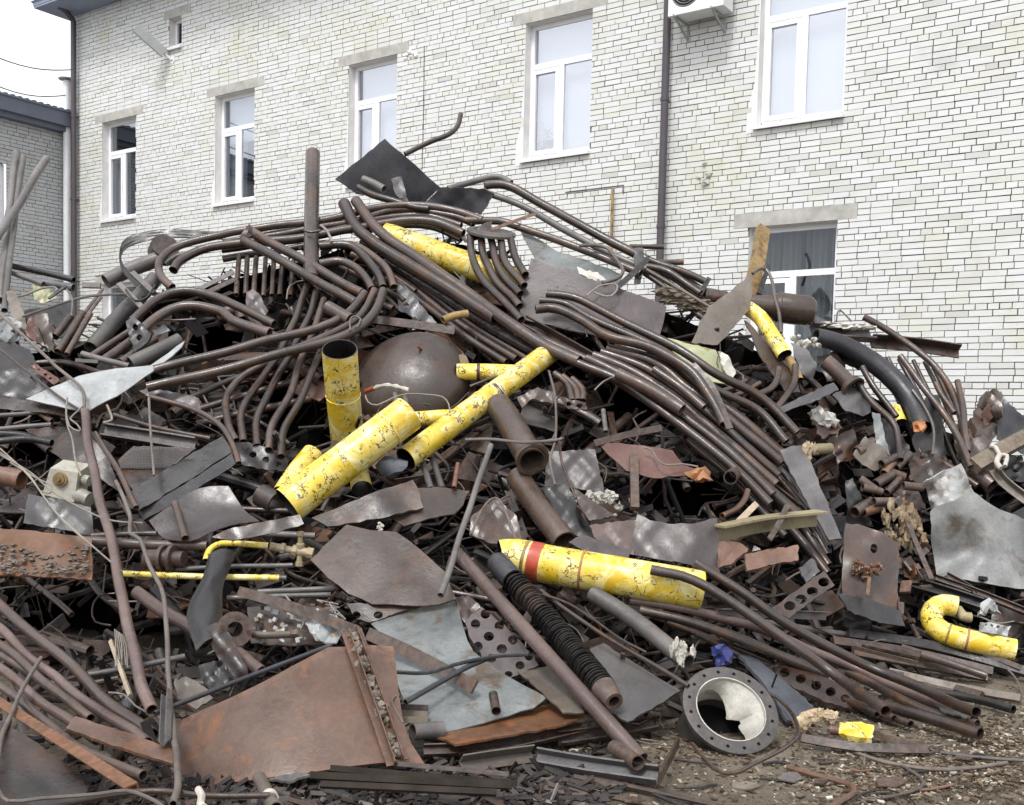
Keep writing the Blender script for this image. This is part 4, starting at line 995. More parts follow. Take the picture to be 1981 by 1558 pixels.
# fan of bent tubes left of the yellow pipes
FAN = [[(456, 854), (443, 827), (437, 778), (446, 755), (470, 728), (520, 700)], [(470, 856), (467, 803), (483, 765), (515, 722), (558, 647), (594, 555)], [(496, 864), (497, 814), (512, 776), (547, 711), (590, 630), (614, 563)], [(521, 870), (526, 822), (563, 760), (580, 703), (606, 640), (628, 580)], [(543, 883), (551, 830), (585, 765), (622, 674), (650, 610)]]
for i, p in enumerate(FAN):
    T('bent_tube', f'{ORD[i]} from left of five kneed tubes fanning up left of the yellow pipes', p, 14.5, 'tube_steel', .2 + .015 * i, grp='kneed tubes left of the yellow pipes')
T('open_stub', 'short tube with its dark open mouth facing out among the sweeping tubes', [(632, 595), (652, 604), (680, 618)], 26, 'tube_steel', .44)
P_('punched_arc', 'dark curved plate edge with holes under the kneed tubes', [(452, 857), (480, 856), (520, 868), (556, 888), (556, 912), (500, 908), (456, 895)], 'black_steel', .18, .6, .05, 0, holes=[(490, 880, 7, 6), (515, 890, 7, 6), (538, 899, 6, 5)])
# ---------------- dome
def dome():
    c = W(792, 740, D(790, 740) + .06); s = D(790, 740) / F
    ax = Vector((-.22, -.80, .52)).normalized(); R = 119 * s; prof = []
    for i in range(15):
        a = (math.pi / 2) * i / 14; prof.append((R * .60 * math.sin(a) - .05, R * math.cos(a)))
    prof = [(-.30, R), (-.06, R)] + prof
    mb = MB(); lathe(mb, c, ax, prof, 56)
    o = tag(mb.build('boiler_dome', 'dome_brown'), 'round domed boiler end, brown and shiny, behind the yellow pipes', 'boiler end')
    mb = MB(); n = ax.orthogonal().normalized(); b = ax.cross(n)
    sweep(mb, [c - ax * .07 + (n * math.cos(k * .1745) + b * math.sin(k * .1745)) * (R + .004) for k in range(37)], .012, 8, 0); mb.build('seam', 'dome_brown', o)
    q = [W(x, y, D(790, 740) - e) for x, y, e in ((722, 752, .36), (744, 746, .42), (766, 748, .45), (790, 755, .47))]
    mb = MB(); sweep(mb, catmull(q, .03), [.010 + .010 * math.sin(i * 1.3) ** 2 for i in range(len(catmull(q, .03)))], 7); mb.build('torn_patch', 'white_lining', o)
    q = [W(x, y, D(790, 740) - e) for x, y, e in ((708, 757, .32), (724, 751, .37))]
    mb = MB(); sweep(mb, [q[0], q[0].lerp(q[1], .5), q[1]], .018, 7); mb.build('red_flake', 'red_paint', o)
dome()
Wr('curly_wire', 'thin pale wire curling across the front of the boiler dome', [(707, 765), (712, 778), (730, 784), (760, 770), (790, 762), (830, 764), (856, 768), (868, 782), (870, 798)], 3, 'pale_wire', .62)
Br('dark_strip', 'dark flat strip lying over the top of the boiler dome', [(720, 618), (800, 628), (880, 640)], 16, 'dark_steel', .2, 'flat')
P_('black_triangle', 'dark grey folded plate in the hollow under the long channel', [(765, 545), (790, 560), (845, 625), (830, 632), (770, 600)], 'blue_black', .05, .6)
T('yellowed_stub', 'small yellow stained tube stub sticking out under the long channel', [(858, 620), (880, 610), (905, 606)], 15, 'rust_yellow', .3)
# ---------------- yellow gas pipes
def yellow(label, pts, w, o=0.0, depths=None, nm='yellow_pipe', mat='yellow_paint', wall=.007):
    P = [W(p[0], p[1], depths[i]) for i, p in enumerate(pts)] if depths else pts3(pts, o)
    r = pxr(P, w); mb = MB(); C = catmull(P, max(.05, r * .5)); sweep(mb, C, r, 28, wall, 0, 1, dent=.006)
    ob = tag(mb.build(nm, [mat, 'black_steel']), label, 'pipe'); return ob, C, r
def ring(ob, C, r, t, wid=.012, mat='yellow_paint', h=.004, nm='weld_seam'):
    i = int(t * (len(C) - 2)); d = (C[i + 1] - C[i]).normalized(); p = C[i]; mb = MB(); k = 7
    sweep(mb, [p + d * wid * (j / (k - 1) - .5) for j in range(k)], [r + h * (0.55 if j in (0, k - 1) else 1) for j in range(k)], 28, r * .1, 0, dent=.006); mb.build(nm, mat, ob)
dv = D(660, 760)
ob, C, r = yellow('upright yellow pipe with a dark open top beside the boiler dome', [(657, 676), (664, 765), (676, 885)], 66, depths=[dv - .62, dv - .38, dv - .06]); ring(ob, C, r, .45)
dv = D(660, 900)
ob, C, r = yellow('thick yellow pipe slanting across centre with black open lower end', [(557, 977), (680, 884), (791, 800)], 73, depths=[dv - .75, dv - .55, dv - .36])
ring(ob, C, r, .93, .016)
ob, C, r = yellow('long slim yellow pipe slanting up to the right from behind the thick one', [(785, 888), (930, 780), (1072, 676)], 45, depths=[dv - .34, dv + .15, dv + .75]); ring(ob, C, r, .55, .03); ring(ob, C, r, .62, .012)
ob, C, r = yellow('short level yellow pipe with a red ring behind the long slim one', [(884, 720), (940, 720), (998, 722)], 32, .15); ring(ob, C, r, .55, .024, 'red_brown', .004, 'red_band')
mb = MB(); c = W(893, 705, D(893, 705) - .16); lathe(mb, c, Vector((-.75, -.6, .2)), [(0, .075), (.018, .075)], 20); mb.build('flange', 'brass', ob)
yellow('yellow pipe end visible in the fork between two slanting yellow pipes', [(800, 812), (850, 808), (905, 806)], 30, .10)
yellow('yellow pipe piece poking out low left behind the thick slanting one', [(548, 958), (576, 915), (606, 878)], 44, .22)
yellow('lowest yellow stub visible under the middle of the thick slanting pipe', [(690, 898), (700, 946)], 40, .26)
ob, C, r = yellow('yellow pipe with torn open left end high under the arched tubes', [(748, 456), (830, 486), (910, 515), (1012, 552)], 50, .10); ring(ob, C, r, .03, .02)
P_('yellow_flap', 'small torn yellow flap hanging below the high yellow pipe', [(726, 472), (741, 480), (738, 492), (728, 490)], 'yellow_paint', .2, .4)
ob, C, r = yellow('large yellow pipe with a broad red band lying low at centre right', [(968, 1082), (1002, 1080), (1060, 1092), (1150, 1107), (1250, 1124), (1356, 1142)], 76, .42)
ring(ob, C, r, .26, .075, 'red_paint', .004, 'red_band'); ring(ob, C, r, .48, .014, 'orange_paint', .004, 'weld_seam'); ring(ob, C, r, .19, .02, 'rust_yellow')
ob, C, r = yellow('yellow elbow pipe coming down below the brown gas bottle', [(1446, 596), (1470, 614), (1494, 650), (1518, 688)], 29, .32)
yellow('tan and yellow pipe end continuing below the yellow elbow', [(1526, 694), (1536, 712), (1546, 736)], 17, .28, mat='rust_yellow')
ob, C, r = yellow('hooked yellow elbow pipe lying on the ground at far right', [(1850, 1174), (1826, 1170), (1806, 1180), (1803, 1202), (1822, 1222), (1870, 1238), (1964, 1258)], 42, .22); ring(ob, C, r, .62, .012, 'rust_yellow'); ring(ob, C, r, .78, .014, 'orange_paint')
yellow('small yellow ringed pipe end under the blue black pipe', [(1730, 790), (1737, 806), (1742, 818)], 24, .2)
Br('rusty_yellow_post', 'rusty yellow post standing before the lower right window', [(1476, 443), (1467, 500), (1456, 550), (1452, 590)], 25, 'rust_yellow', .12, 'channel', roll=200, cat='post')
# yellow gas lines with valve
ob, C, r = yellow('thin yellow gas line bent at left end and carrying a brass valve', [(398, 1085), (404, 1066), (420, 1054), (445, 1051), (520, 1056)], 12, .42, nm='gas_line')
V0 = W(523, 1057, D(523, 1057) - .42); V1 = W(606, 1072, D(523, 1057) - .42); dx = (V1 - V0)
mb = MB()
for a, b, rr in ((0, .25, .026), (.25, .34, .034), (.34, .52, .022), (.52, .62, .036), (.62, .86, .030), (.86, 1.0, .036)): lathe(mb, V0 + dx * a, dx, [(0, rr), (dx.length * (b - a), rr)], 8 if rr > .033 else 14)
vb = mb.build('valve', 'brass', ob)
c = V0 + dx * .70; mb = MB(); lathe(mb, c, Vector((0, -.1, 1)), [(0, .024), (.05, .026), (.055, .016), (.10, .016), (.104, .024), (.125, .022)], 10); lathe(mb, c, Vector((-.05, -.1, -1)), [(0, .02), (.06, .02), (.064, .026), (.09, .026)], 8); mb.build('spindle', 'brass', vb)
yellow('lower yellow gas line with a grey threaded right end', [(238, 1110), (400, 1116), (541, 1118)], 12, .34, nm='gas_line')
mb = MB(); lathe(mb, W(540, 1118, D(540, 1118) - .34), Vector((1, 0, -.02)), [(0, .017), (.012, .017), (.013, .015), (.02, .017), (.03, .015), (.045, .017)], 12); mb.build('threaded_end', 'grey_tube', bpy.data.objects['gas_line.001'])
T('grey_gas_line', 'grey thin pipe lying just above the lower yellow gas line', [(318, 1102), (440, 1097), (566, 1093)], 10, 'grey_tube', .3)
# ---------------- top of the heap
BT = empty('black_folded_sheet', W(780, 340, 9.7), 'large black sheet folded in the middle on top of the heap', 'sheet')
P_('upper_panel', None, [(648, 347), (745, 269), (779, 298), (815, 330), (852, 363), (836, 378), (820, 394), (750, 386), (690, 376)], 'blue_black', .12, -.2, .05, 30, parent=BT, t=.012, dent=.006, crease=0)
P_('lower_panel', None, [(852, 363), (900, 364), (936, 365), (956, 374), (944, 398), (930, 416), (880, 404), (824, 392)], 'blue_black', .16, -.2, .04, 0, parent=BT, t=.012)
T('hooked_rod', 'thin rod with an upturned hook rising behind the black folded sheet', [(783, 298), (831, 276), (868, 260), (886, 243), (891, 221)], 9.5, 'dark_steel', -.05, 'rod')
T('stub_tube', 'upper stub tube poking out in front of the black folded sheet', [(702, 346), (722, 354), (744, 366)], 15, 'grey_tube', .25)
T('stub_tube', 'lower dark stub tube crossing under the black folded sheet', [(692, 362), (730, 380), (790, 398), (830, 404)], 14, 'dark_steel', .22)
P_('folded_flap', 'small folded grey metal flap standing before the black sheet', [(757, 347), (777, 342), (784, 368), (792, 394), (776, 390), (764, 372)], 'grey_plate', .28, .3, .03, 0)
T('crooked_tube', 'crooked tube with bent right end sticking out right of the black sheet', [(866, 366), (905, 354), (950, 343), (970, 345), (988, 355)], 12, 'grey_tube', .02)
T('down_tube', 'upper of two long tubes running down right across the brick wall', [(937, 360), (965, 358), (998, 367), (1060, 400), (1117, 434), (1253, 503)], 17, 'tube_steel', .14)
T('down_tube', 'lower of two long tubes running down right across the brick wall', [(934, 370), (998, 394), (1080, 437), (1156, 480), (1250, 520)], 13, 'grey_tube', .16)
T('mid_tube', 'tube running down from arched tubes toward the grey blue sheet', [(900, 428), (940, 428), (982, 431), (1078, 466), (1157, 494), (1240, 530)], 15, 'tube_steel', .2)
Br('tilted_bar', 'rusty thin bar sticking out above the tube fan flange', [(948, 446), (992, 429), (1036, 414)], 6, 'rust_plate', .32, 'flat')
P_('curved_scrap', 'dark curled strip of plate over the tube fan flange', [(893, 461), (920, 440), (952, 428), (952, 448), (930, 460), (900, 470)], 'dark_steel', .32, .8, .03)
# tube fan
mb = MB(); c = W(950, 453, D(950, 453) - .30); lathe(mb, c, Vector((.1, -.35, .95)), [(0, .215), (.02, .215)], 28)
tag(mb.build('fan_flange', 'grey_tube'), 'thin round flange plate carrying five curved tubes at the top', 'flange')
FT = [[(911, 456), (914, 500), (935, 542), (975, 585), (1008, 618)], [(930, 460), (938, 501), (957, 539), (1006, 594)], [(949, 461), (958, 501), (978, 539), (1006, 570)], [(967, 461), (975, 499), (992, 528), (1014, 554)], [(986, 459), (997, 496), (1017, 532)]]
for i, p in enumerate(FT): T('curved_boiler_tube', f'{ORD[i]} from left of five curved tubes falling from the round flange over yellow pipe', p, 15, 'tube_steel', .34 + .0 * i, grp='five tubes under the round flange')
# long channels / beams across the centre
T('long_bent_pipe', 'left one of two dark bent pipes sweeping from the top down right', [(666, 392), (684, 436), (720, 467), (775, 502), (850, 548), (960, 616)], 24, 'dark_steel', .26)
T('long_bent_pipe', 'right one of two dark bent pipes sweeping from the top down right', [(688, 388), (708, 420), (740, 452), (827, 514), (930, 584), (1010, 644), (1120, 700)], 22, 'tube_steel', .30)
Br('long_dark_girder', 'long dark beam crossing diagonally under the high yellow pipe', [(752, 500), (860, 566), (960, 632), (1060, 686)], 34, 'black_steel', .16, 'flat', roll=30)
T('pinned_tube', 'short thin tube lying along the upper edge of the dark beam', [(878, 562), (910, 576), (945, 592)], 11, 'tube_steel', .3)
Br('diagonal_girder', 'long dark beam running from the centre down to lower right', [(1010, 622), (1130, 690), (1260, 770), (1400, 880), (1540, 990)], 30, 'dark_steel', .12, 'channel', roll=25)
T('main_diagonal_tube', 'longest dark tube running diagonally beside the long dark beam', [(1000, 640), (1120, 690), (1240, 745), (1340, 820), (1440, 905), (1556, 1008)], 22, 'dark_steel', .26)

row(4, [(770, 512), (860, 575), (950, 640), (1040, 690)], [(740, 520), (820, 590), (900, 650), (980, 700)], 14, 'dark_steel', '{} from top of four dark tubes tucked under the long dark girder', 'tubes under the long dark girder', .04)
row(4, [(700, 470), (760, 500), (830, 548)], [(640, 540), (700, 570), (760, 600)], 13, 'tube_steel', '{} from top of four tubes packed in the hollow right of the tall post', 'tubes in the hollow by the post', .06)
row(3, [(430, 470), (520, 452), (640, 432)], [(430, 500), (520, 486), (640, 470)], 13, 'dark_steel', '{} from top of three dark tubes lying behind the U bend row', 'dark tubes behind the U bend row', .04)
row(3, [(370, 770), (450, 735), (560, 700)], [(380, 820), (470, 800), (600, 770)], 14, 'dark_steel', '{} from top of three dark tubes lying behind the kneed tubes', 'dark tubes behind the kneed tubes', .04)
# ================================================================== upper right
P_('pale_blue_sheet', 'pale grey blue sheet with a pointed tip behind the big curved plate', [(1008, 448), (1022, 452), (1050, 468), (1075, 486), (1124, 501), (1164, 516), (1205, 533), (1190, 560), (1105, 530), (1037, 506)], 'pale_blue_sheet', .14, 1.2, .04, 0, cat='sheet')
P_('peeled_paint', 'white peeled paint flakes on the lower edge of the grey blue sheet', [(1103, 512), (1125, 520), (1160, 532), (1180, 545), (1150, 546), (1118, 530)], 'white_lining', .17, 1.1, dent=.03, cat='debris', edge=4)
P_('curved_plate', 'big dark mauve plate bulging at its left side, tubes lying over it', [(1028, 500), (1062, 514), (1110, 530), (1164, 547), (1230, 570), (1289, 594), (1283, 625), (1275, 654), (1200, 660), (1100, 640), (1006, 617), (1010, 560)], 'mauve_plate', .24, .7, .10, 10, t=.012, dent=.01, crease=1)
R1 = [(1056, 570), (1110, 577), (1170, 604), (1304, 672), (1386, 724), (1472, 768), (1542, 838)]
T('plate_tube', 'upper of three open ended tubes crossing the big mauve plate', R1, 17, 'tube_steel', .42)
T('plate_tube', 'middle of three open ended tubes crossing the big mauve plate', [(1043, 582), (1094, 588), (1143, 615), (1230, 655), (1300, 690), (1382, 751), (1465, 793), (1522, 856)], 15, 'tube_steel', .44)
T('plate_tube', 'thickest and lowest of three open ended tubes crossing the big mauve plate', [(1035, 597), (1075, 597), (1129, 623), (1183, 652), (1270, 678), (1331, 714), (1372, 765), (1400, 820)], 19, 'dark_steel', .47)
row(6, [(1190, 668), (1290, 700), (1352, 745), (1440, 815), (1518, 880)], [(1120, 700), (1200, 740), (1290, 800), (1400, 890), (1490, 975)], 19, 'tube_steel', '{} from top of six dark parallel tubes running down right below the mauve plate', 'six dark tubes below the mauve plate', .30)
T('cut_pipe', 'thick cut pipe lying at the upper left of the dark parallel tubes', [(1196, 722), (1250, 752), (1320, 795)], 25, 'brown_plate', .42)
T('cut_pipe', 'second cut pipe end beside the dark parallel tubes, a little higher', [(1266, 714), (1310, 745), (1362, 790)], 16, 'tube_steel', .46)
Br('split_bar', 'dark split bar with a pale splintered tip across the parallel tubes', [(1340, 705), (1375, 745), (1392, 780), (1412, 830)], 13, 'dark_steel', .52, 'flat')
row(4, [(1440, 830), (1500, 900), (1560, 980), (1600, 1060)], [(1500, 990), (1530, 1020), (1570, 1070), (1600, 1110)], 17, 'dark_steel', '{} from top of four dark tubes passing behind the mossy angle iron', 'four tubes behind the mossy angle iron', .10)
for k, (x, y) in enumerate(((1132, 632), (1152, 644), (1176, 655))):
    Wr('hook_wire', f'{ORD[k]} from left of three short pale wires stuck under the mauve plate', [(x - 3, y - 8), (x, y + 6), (x + 4, y + 20)], 2.6, 'pale_wire', .34)
Wr('dangling_wire', 'pale wire bent like a hook between plate and yellow pipe', [(1150, 755), (1168, 738), (1190, 728)], 3, 'pale_wire', .42)
P_('green_plate', 'pale green painted sheet under the dark tubes right of the mauve plate', [(1292, 655), (1340, 668), (1384, 678), (1400, 716), (1420, 745), (1370, 738), (1310, 700)], 'pale_green', .12, 1.1, cat='sheet')
P_('white_scrap', 'torn white grey scrap at the right corner of the green sheet', [(1388, 680), (1408, 688), (1424, 722), (1416, 740), (1400, 716)], 'pale_paint', .2, .6, dent=.03)
T('bent_pale_pipe', 'thin pale pipe bent round in front of the brick wall', [(1120, 476), (1150, 475), (1175, 480), (1190, 498), (1206, 524), (1192, 540), (1165, 548)], 7, 'wire_steel', .35)
Br('crossing_bar', 'black bar leaning across the pale bent pipe', [(1194, 556), (1224, 530), (1254, 500)], 11, 'black_steel', .38, 'flat')
P_('upright_strip', 'upright grey strip of plate behind the leaning black bar', [(1228, 480), (1244, 480), (1244, 510), (1240, 548), (1226, 552)], 'grey_plate', .2, .2)
Wr('tangled_wire', 'pale tangled wire in front of the upper edge of the mauve plate', [(1134, 573), (1150, 560), (1164, 552), (1190, 550), (1194, 560), (1182, 573), (1166, 572), (1150, 566)], 3.5, 'pale_wire', .42)
T('wall_tube', 'short horizontal tube reaching the base of the long drainpipe', [(1218, 477), (1284, 478)], 9, 'dark_steel', -.1)
T('wall_tube', 'horizontal tube end passing right of the long drainpipe foot', [(1262, 507), (1322, 508)], 10, 'dark_steel', .02)
T('ridge_tube', 'upper of two tubes ending at the dark drum on the ridge', [(1240, 498), (1304, 520), (1366, 546)], 14, 'tube_steel', .14)
T('ridge_tube', 'lower of two tubes ending at the dark drum on the ridge', [(1236, 512), (1290, 526), (1354, 567)], 14, 'dark_steel', .17)
Wr('ridge_rod', 'thin rod lying in front of the ridge tubes', [(1248, 520), (1310, 556), (1378, 597)], 6, 'wire_steel', .3, 'rod')
mb = MB()
for k in range(60): blob(mb, W(1285 + k * 1.7 + rnd.uniform(-6, 6), 570 + k * .6 + rnd.uniform(-12, 14), D(1330, 590) - .10), rnd.uniform(.015, .045), k, 0, .55, 1.8, 1, .6)
tag(mb.build('burnt_clump', 'old_wood', smooth=False), 'clump of brown rotten insulation below the ridge tubes', 'debris')
T('dark_drum', 'short dark drum lying behind the patterned tan plate', [(1362, 572), (1404, 580)], 32, 'dark_steel', .05)
Br('spike', 'small black pointed bar end standing at the ridge by the drum', [(1354, 570), (1372, 538)], 9, 'black_steel', .16, 'flat')
P_('tread_plate', 'tan patterned plate standing on its edge before the brown gas bottle', [(1452, 532), (1454, 560), (1450, 600), (1420, 634), (1388, 668), (1337, 664), (1352, 630), (1372, 592), (1412, 566)], 'tan_plate', .34, .5, .04, 45, t=.012, dent=.006, crease=0)
# gas bottle
c0, c1 = W(1448, 588, D(1450, 590) - .14), W(1578, 604, D(1450, 590) - .16); L = (c1 - c0).length; r = 29 * c0.y / F
mb = MB(); lathe(mb, c0, c1 - c0, [(0, r * .62), (L * .08, r * .66), (L * .34, r * .70), (L * .40, r * .92), (L * .46, r), (L * .86, r), (L * .93, r * .93), (L * .98, r * .7), (L, r * .25)], 28)
gb = tag(mb.build('gas_bottle', 'brown_green'), 'brown rounded gas bottle lying on the ridge before the lower window', 'bottle')
mb = MB(); lathe(mb, c0.lerp(c1, .42), c1 - c0, [(0, r * .97), (.012, r * 1.02), (.024, r * .99)], 28); mb.build('seam', 'brown_green', gb)
Wr('black_cable', 'black cable hooping up in front of the lower right window', [(1456, 530), (1468, 521), (1482, 522), (1493, 542), (1500, 580), (1507, 606), (1511, 644)], 6.5, 'wire_steel', .36, 'cable')
Br('taped_bar', 'short black taped bar leaning by the hooped cable', [(1487, 514), (1468, 570)], 9, 'rubber', .2, 'box')
P_('strap_plate', 'long brown plate leaning behind the yellow elbow', [(1440, 620), (1462, 640), (1530, 720), (1548, 760), (1520, 760), (1470, 690)], 'brown_plate', .2, .8)
# concrete-topped channel, right beams
pts = [(1574, 640), (1688, 646)]
Br('grey_channel', 'grey steel channel box with rubble on top, before the brick wall', pts, 30, 'mauve_plate', .16, 'channel', roll=15)
mb = MB()
for k in range(16): blob(mb, W(1580 + k * 7, 625 + k * .7 + rnd.uniform(-3, 3), D(1630, 640) - .2), rnd.uniform(.02, .05), k + 50, 0, .4, 1.5, 1, .5)
tag(mb.build('channel_rubble', 'white_lining'), 'pale crumbs of lime lying along the grey channel box', 'rubble')
Wr('wire_loop', 'small wire loop rising above the rubble on the grey channel', [(1618, 622), (1620, 606), (1626, 601), (1636, 610), (1647, 622)], 3.5, 'wire_steel', .15)
Br('angle_iron', 'long dark angle beam pointing right across the brick wall', [(1688, 660), (1770, 667), (1858, 680)], 20, 'dark_steel', .1, 'angle', roll=20)
mb = MB()
for k in range(22): blob(mb, W(1528 + rnd.uniform(-30, 60), 655 + rnd.uniform(-8, 14), D(1540, 655) - .2), rnd.uniform(.012, .035), k + 90, 0, .4)
tag(mb.build('pale_rubble', 'white_lining'), 'pale rubble crumbs under the brown gas bottle', 'rubble')
T('arching_tube', 'longest tube arching over the right shoulder against bricks', [(1671, 614), (1705, 632), (1743, 656), (1780, 683), (1809, 709), (1840, 752), (1856, 800), (1872, 870)], 13, 'tube_steel', .22)
T('arching_tube', 'straight tube left of the longest arching tube on right shoulder', [(1742, 688), (1781, 745), (1822, 795), (1850, 840), (1880, 905)], 13, 'tube_steel', .34)
T('standing_tube', 'short tube standing highest near the right end, against bricks', [(1853, 737), (1863, 793), (1871, 874)], 12, 'tube_steel', .3)
T('standing_tube', 'short tube standing just left of the tallest standing one', [(1811, 741), (1822, 765), (1846, 800)], 11, 'tube_steel', .26)
T('arching_tube', 'thin tube running just under the longest arching tube', [(1806, 712), (1824, 746), (1846, 792)], 10, 'dark_steel', .18)
ob = T('blue_black_pipe', 'big glossy blue black pipe curving down the right shoulder', [(1580, 655), (1620, 664), (1661, 682), (1713, 718), (1756, 766), (1782, 828)], 44, 'blue_black', .26, sides=22, taper=(.78, 1.0), wob=.5)
P_('orange_end', 'torn orange end piece at the lower tip of the blue black pipe', [(1766, 818), (1786, 812), (1792, 826), (1784, 838), (1768, 836)], 'orange_paint', .5, .5, .04, 0, dent=.03)
P_('black_wide_sheet', 'black sheet lying under the upper end of the blue black pipe', [(1600, 668), (1640, 665), (1680, 690), (1700, 720), (1660, 716), (1620, 694)], 'black_steel', .1, 1)
P_('dark_post', 'dark upright plate under the tip of the blue black pipe', [(1790, 770), (1816, 764), (1822, 800), (1826, 890), (1780, 905), (1764, 850)], 'black_steel', .2, .4)
T('lean_tube', 'upper of two tubes leaning down past the yellow ringed pipe end', [(1668, 710), (1695, 756), (1734, 806)], 12, 'tube_steel', .36)
T('lean_tube', 'lower of two tubes leaning down past the yellow ringed pipe end', [(1657, 737), (1688, 779), (1726, 818), (1738, 850), (1741, 890)], 13, 'tube_steel', .42)
Wr('rim_wire', 'thin bent rod hanging along the right side of the blue black pipe', [(1765, 755), (1790, 790), (1806, 830), (1804, 880)], 5, 'wire_steel', .4)
T('hooked_tube', 'left of two hooked tube ends curving up below the yellow elbow', [(1507, 713), (1504, 732), (1490, 752), (1446, 770)], 13, 'tube_steel', .32)
T('hooked_tube', 'right of two hooked tube ends curving up below the yellow elbow', [(1537, 708), (1537, 735), (1527, 758), (1502, 790)], 13, 'tube_steel', .36)
for k, (x, y) in enumerate(((1470, 742), (1442, 736), (1424, 748))):
    T('tube_stub', f'{ORD[k]} from right of three short tube stubs above the dark parallel tubes', [(x, y), (x - 24, y + 14), (x - 52, y + 24)], 10, 'tube_steel', .24 - .03 * k)
P_('flat_strip', 'light grey flat strip lying across below the brown flanged pipe', [(1612, 741), (1622, 755), (1570, 780), (1508, 800), (1503, 790), (1560, 764)], 'grey_plate', .42, .8)
ob = T('flanged_pipe', 'brown pipe with flared open end pointing down right under the ridge', [(1596, 700), (1622, 724), (1648, 748)], 30, 'brown_plate', .36, sides=20)
mb = MB(); p0, p1 = W(1644, 745, D(1644, 745) - .38), W(1652, 752, D(1652, 752) - .40); sweep(mb, [p0, p0.lerp(p1, .5), p1], [.085, .095, .1], 20, .02); mb.build('flared_rim', 'brown_plate', ob)
P_('dished_plate', 'round dished grey plate lying below the brown flanged pipe', [(1610, 765), (1640, 748), (1664, 750), (1682, 775), (1684, 798), (1668, 806), (1636, 796)], 'grey_plate', .34, 1.0, .07, 45)
P_('curved_sheet', 'grey blue curved blade behind the brown flanged pipe', [(1530, 664), (1560, 676), (1580, 706), (1570, 738), (1548, 722)], 'grey_plate', .2, .5, .05, 60)
P_('green_sheet', 'pale green grey slat with a broken edge below the dished plate', [(1687, 798), (1702, 801), (1708, 830), (1718, 870), (1722, 890), (1712, 868), (1694, 858)], 'pale_blue_sheet', .4, .5)
mb = MB()
for k in range(8): blob(mb, W(1580 + k * 4, 812 + rnd.uniform(-10, 10), D(1590, 812) - .2), rnd.uniform(.03, .06), k + 120, 0, .4)
tag(mb.build('stone_lump', 'concrete'), 'grey concrete lump lying under the light grey flat strip', 'debris')
P_('tan_wedge', 'tan brown pointed plate standing in the middle of the right side', [(1650, 880), (1674, 844), (1692, 858), (1714, 868), (1718, 898), (1692, 912), (1668, 900)], 'tan_plate', .34, .5)
P_('rotten_chunk', 'thick brown rotten chunk sticking up near the right edge', [(1872, 838), (1886, 806), (1906, 774), (1930, 757), (1940, 768), (1936, 800), (1920, 848), (1896, 864)], 'brown_green', .1, .3, t=.10, dent=.06, crease=6, cramp=.22, edge=5, cat='debris')
P_('rust_shard', 'rusty shard leaning on the thick rotten chunk', [(1898, 800), (1912, 780), (1922, 800), (1906, 836)], 'rust_plate', .22, .3, t=.02)
P_('black_sail', 'black pointed plate standing like a sail at the right edge', [(1936, 757), (1950, 778), (1990, 818), (2010, 860), (1981, 880), (1928, 850), (1930, 800)], 'blue_black', .08, .4, .05, 20)
Br('wooden_timber', 'weathered grey wooden beam with a white rag at right edge', [(1884, 902), (1936, 872), (2000, 838)], 28, 'old_wood', .36, 'box', roll=20)
mb = MB(); sweep(mb, catmull(pts3([(1915, 862), (1926, 866), (1934, 880), (1948, 882), (1944, 902)], .46), .03), .016, 8); sweep(mb, catmull(pts3([(1934, 880), (1928, 894), (1936, 906)], .46), .03), .02, 8)
tag(mb.build('white_rag', 'white_rag'), 'white rag tied round the weathered wooden beam', 'rag')
Br('torn_strip', 'torn pale edged strip lying below the wooden beam', [(1922, 905), (1940, 930), (1975, 958), (2000, 975)], 16, 'tan_plate', .35, 'angle')
T('brown_cylinder', 'short brown cylinder beneath the weathered wooden beam', [(1886, 912), (1920, 940)], 34, 'brown_plate', .2)
# crumpled galvanised sheet
P_('galvanised_sheet', 'large crumpled galvanised sheet hanging over the right edge', [(1800, 990), (1806, 984), (1858, 962), (1880, 950), (1916, 976), (1950, 992), (2020, 1016), (2020, 1150), (1981, 1140), (1900, 1128), (1812, 1112), (1803, 1060)], 'galvanised', .34, .5, .10, 0, cat='sheet', dent=.03, t=.006, crease=6, cramp=.10)
P_('dented_cowl', 'dented lighter sheet piece folded on top of the galvanised sheet', [(1786, 934), (1820, 914), (1858, 897), (1872, 926), (1884, 952), (1856, 992), (1840, 997), (1806, 992), (1796, 962)], 'galvanised', .46, .5, -.12, 30, cat='sheet', dent=.04, crease=5, cramp=.20)
# right middle
P_('long_grey_plate', 'long grey plate leaning down right below the tube ends', [(1508, 872), (1530, 864), (1552, 863), (1572, 905), (1590, 952), (1612, 1005), (1628, 1043), (1604, 1046), (1570, 990), (1541, 937)], 'grey_plate', .42, .7, .03, 0, t=.012)
mb = MB(); g = random.Random(8)
for k in range(9): blob(mb, W(1566 + g.uniform(-8, 10), 878 + g.uniform(-16, 26), D(1566, 880) - .5), g.uniform(.015, .035), k + 170, 0, .5, .8, .8, 1.6)
tag(mb.build('foam_clump', 'cream_foam'), 'yellowish foam clump stuck to the top of the long grey plate', 'debris')
T('pale_pipe_end', 'pale olive pipe end right of the foam clump', [(1575, 870), (1606, 868)], 22, 'moss_angle', .3)
P_('hole_riddled_plate', 'upright brown plate with rusty holes in the middle of the right side', [(1636, 1012), (1670, 1018), (1706, 1030), (1738, 1052), (1738, 1110), (1734, 1180), (1680, 1160), (1629, 1150), (1630, 1080)], 'brown_plate', .42, .45, .04, 0, t=.012, holes=[(1668, 1100, 9, 6), (1690, 1062, 7, 9)])
Br('weld_strip', 'dark vertical weld strip on the brown plate with rusty holes', [(1682, 1116), (1678, 1152)], 7, 'rust_plate', .47, 'flat')
mb = MB(); g = random.Random(11)
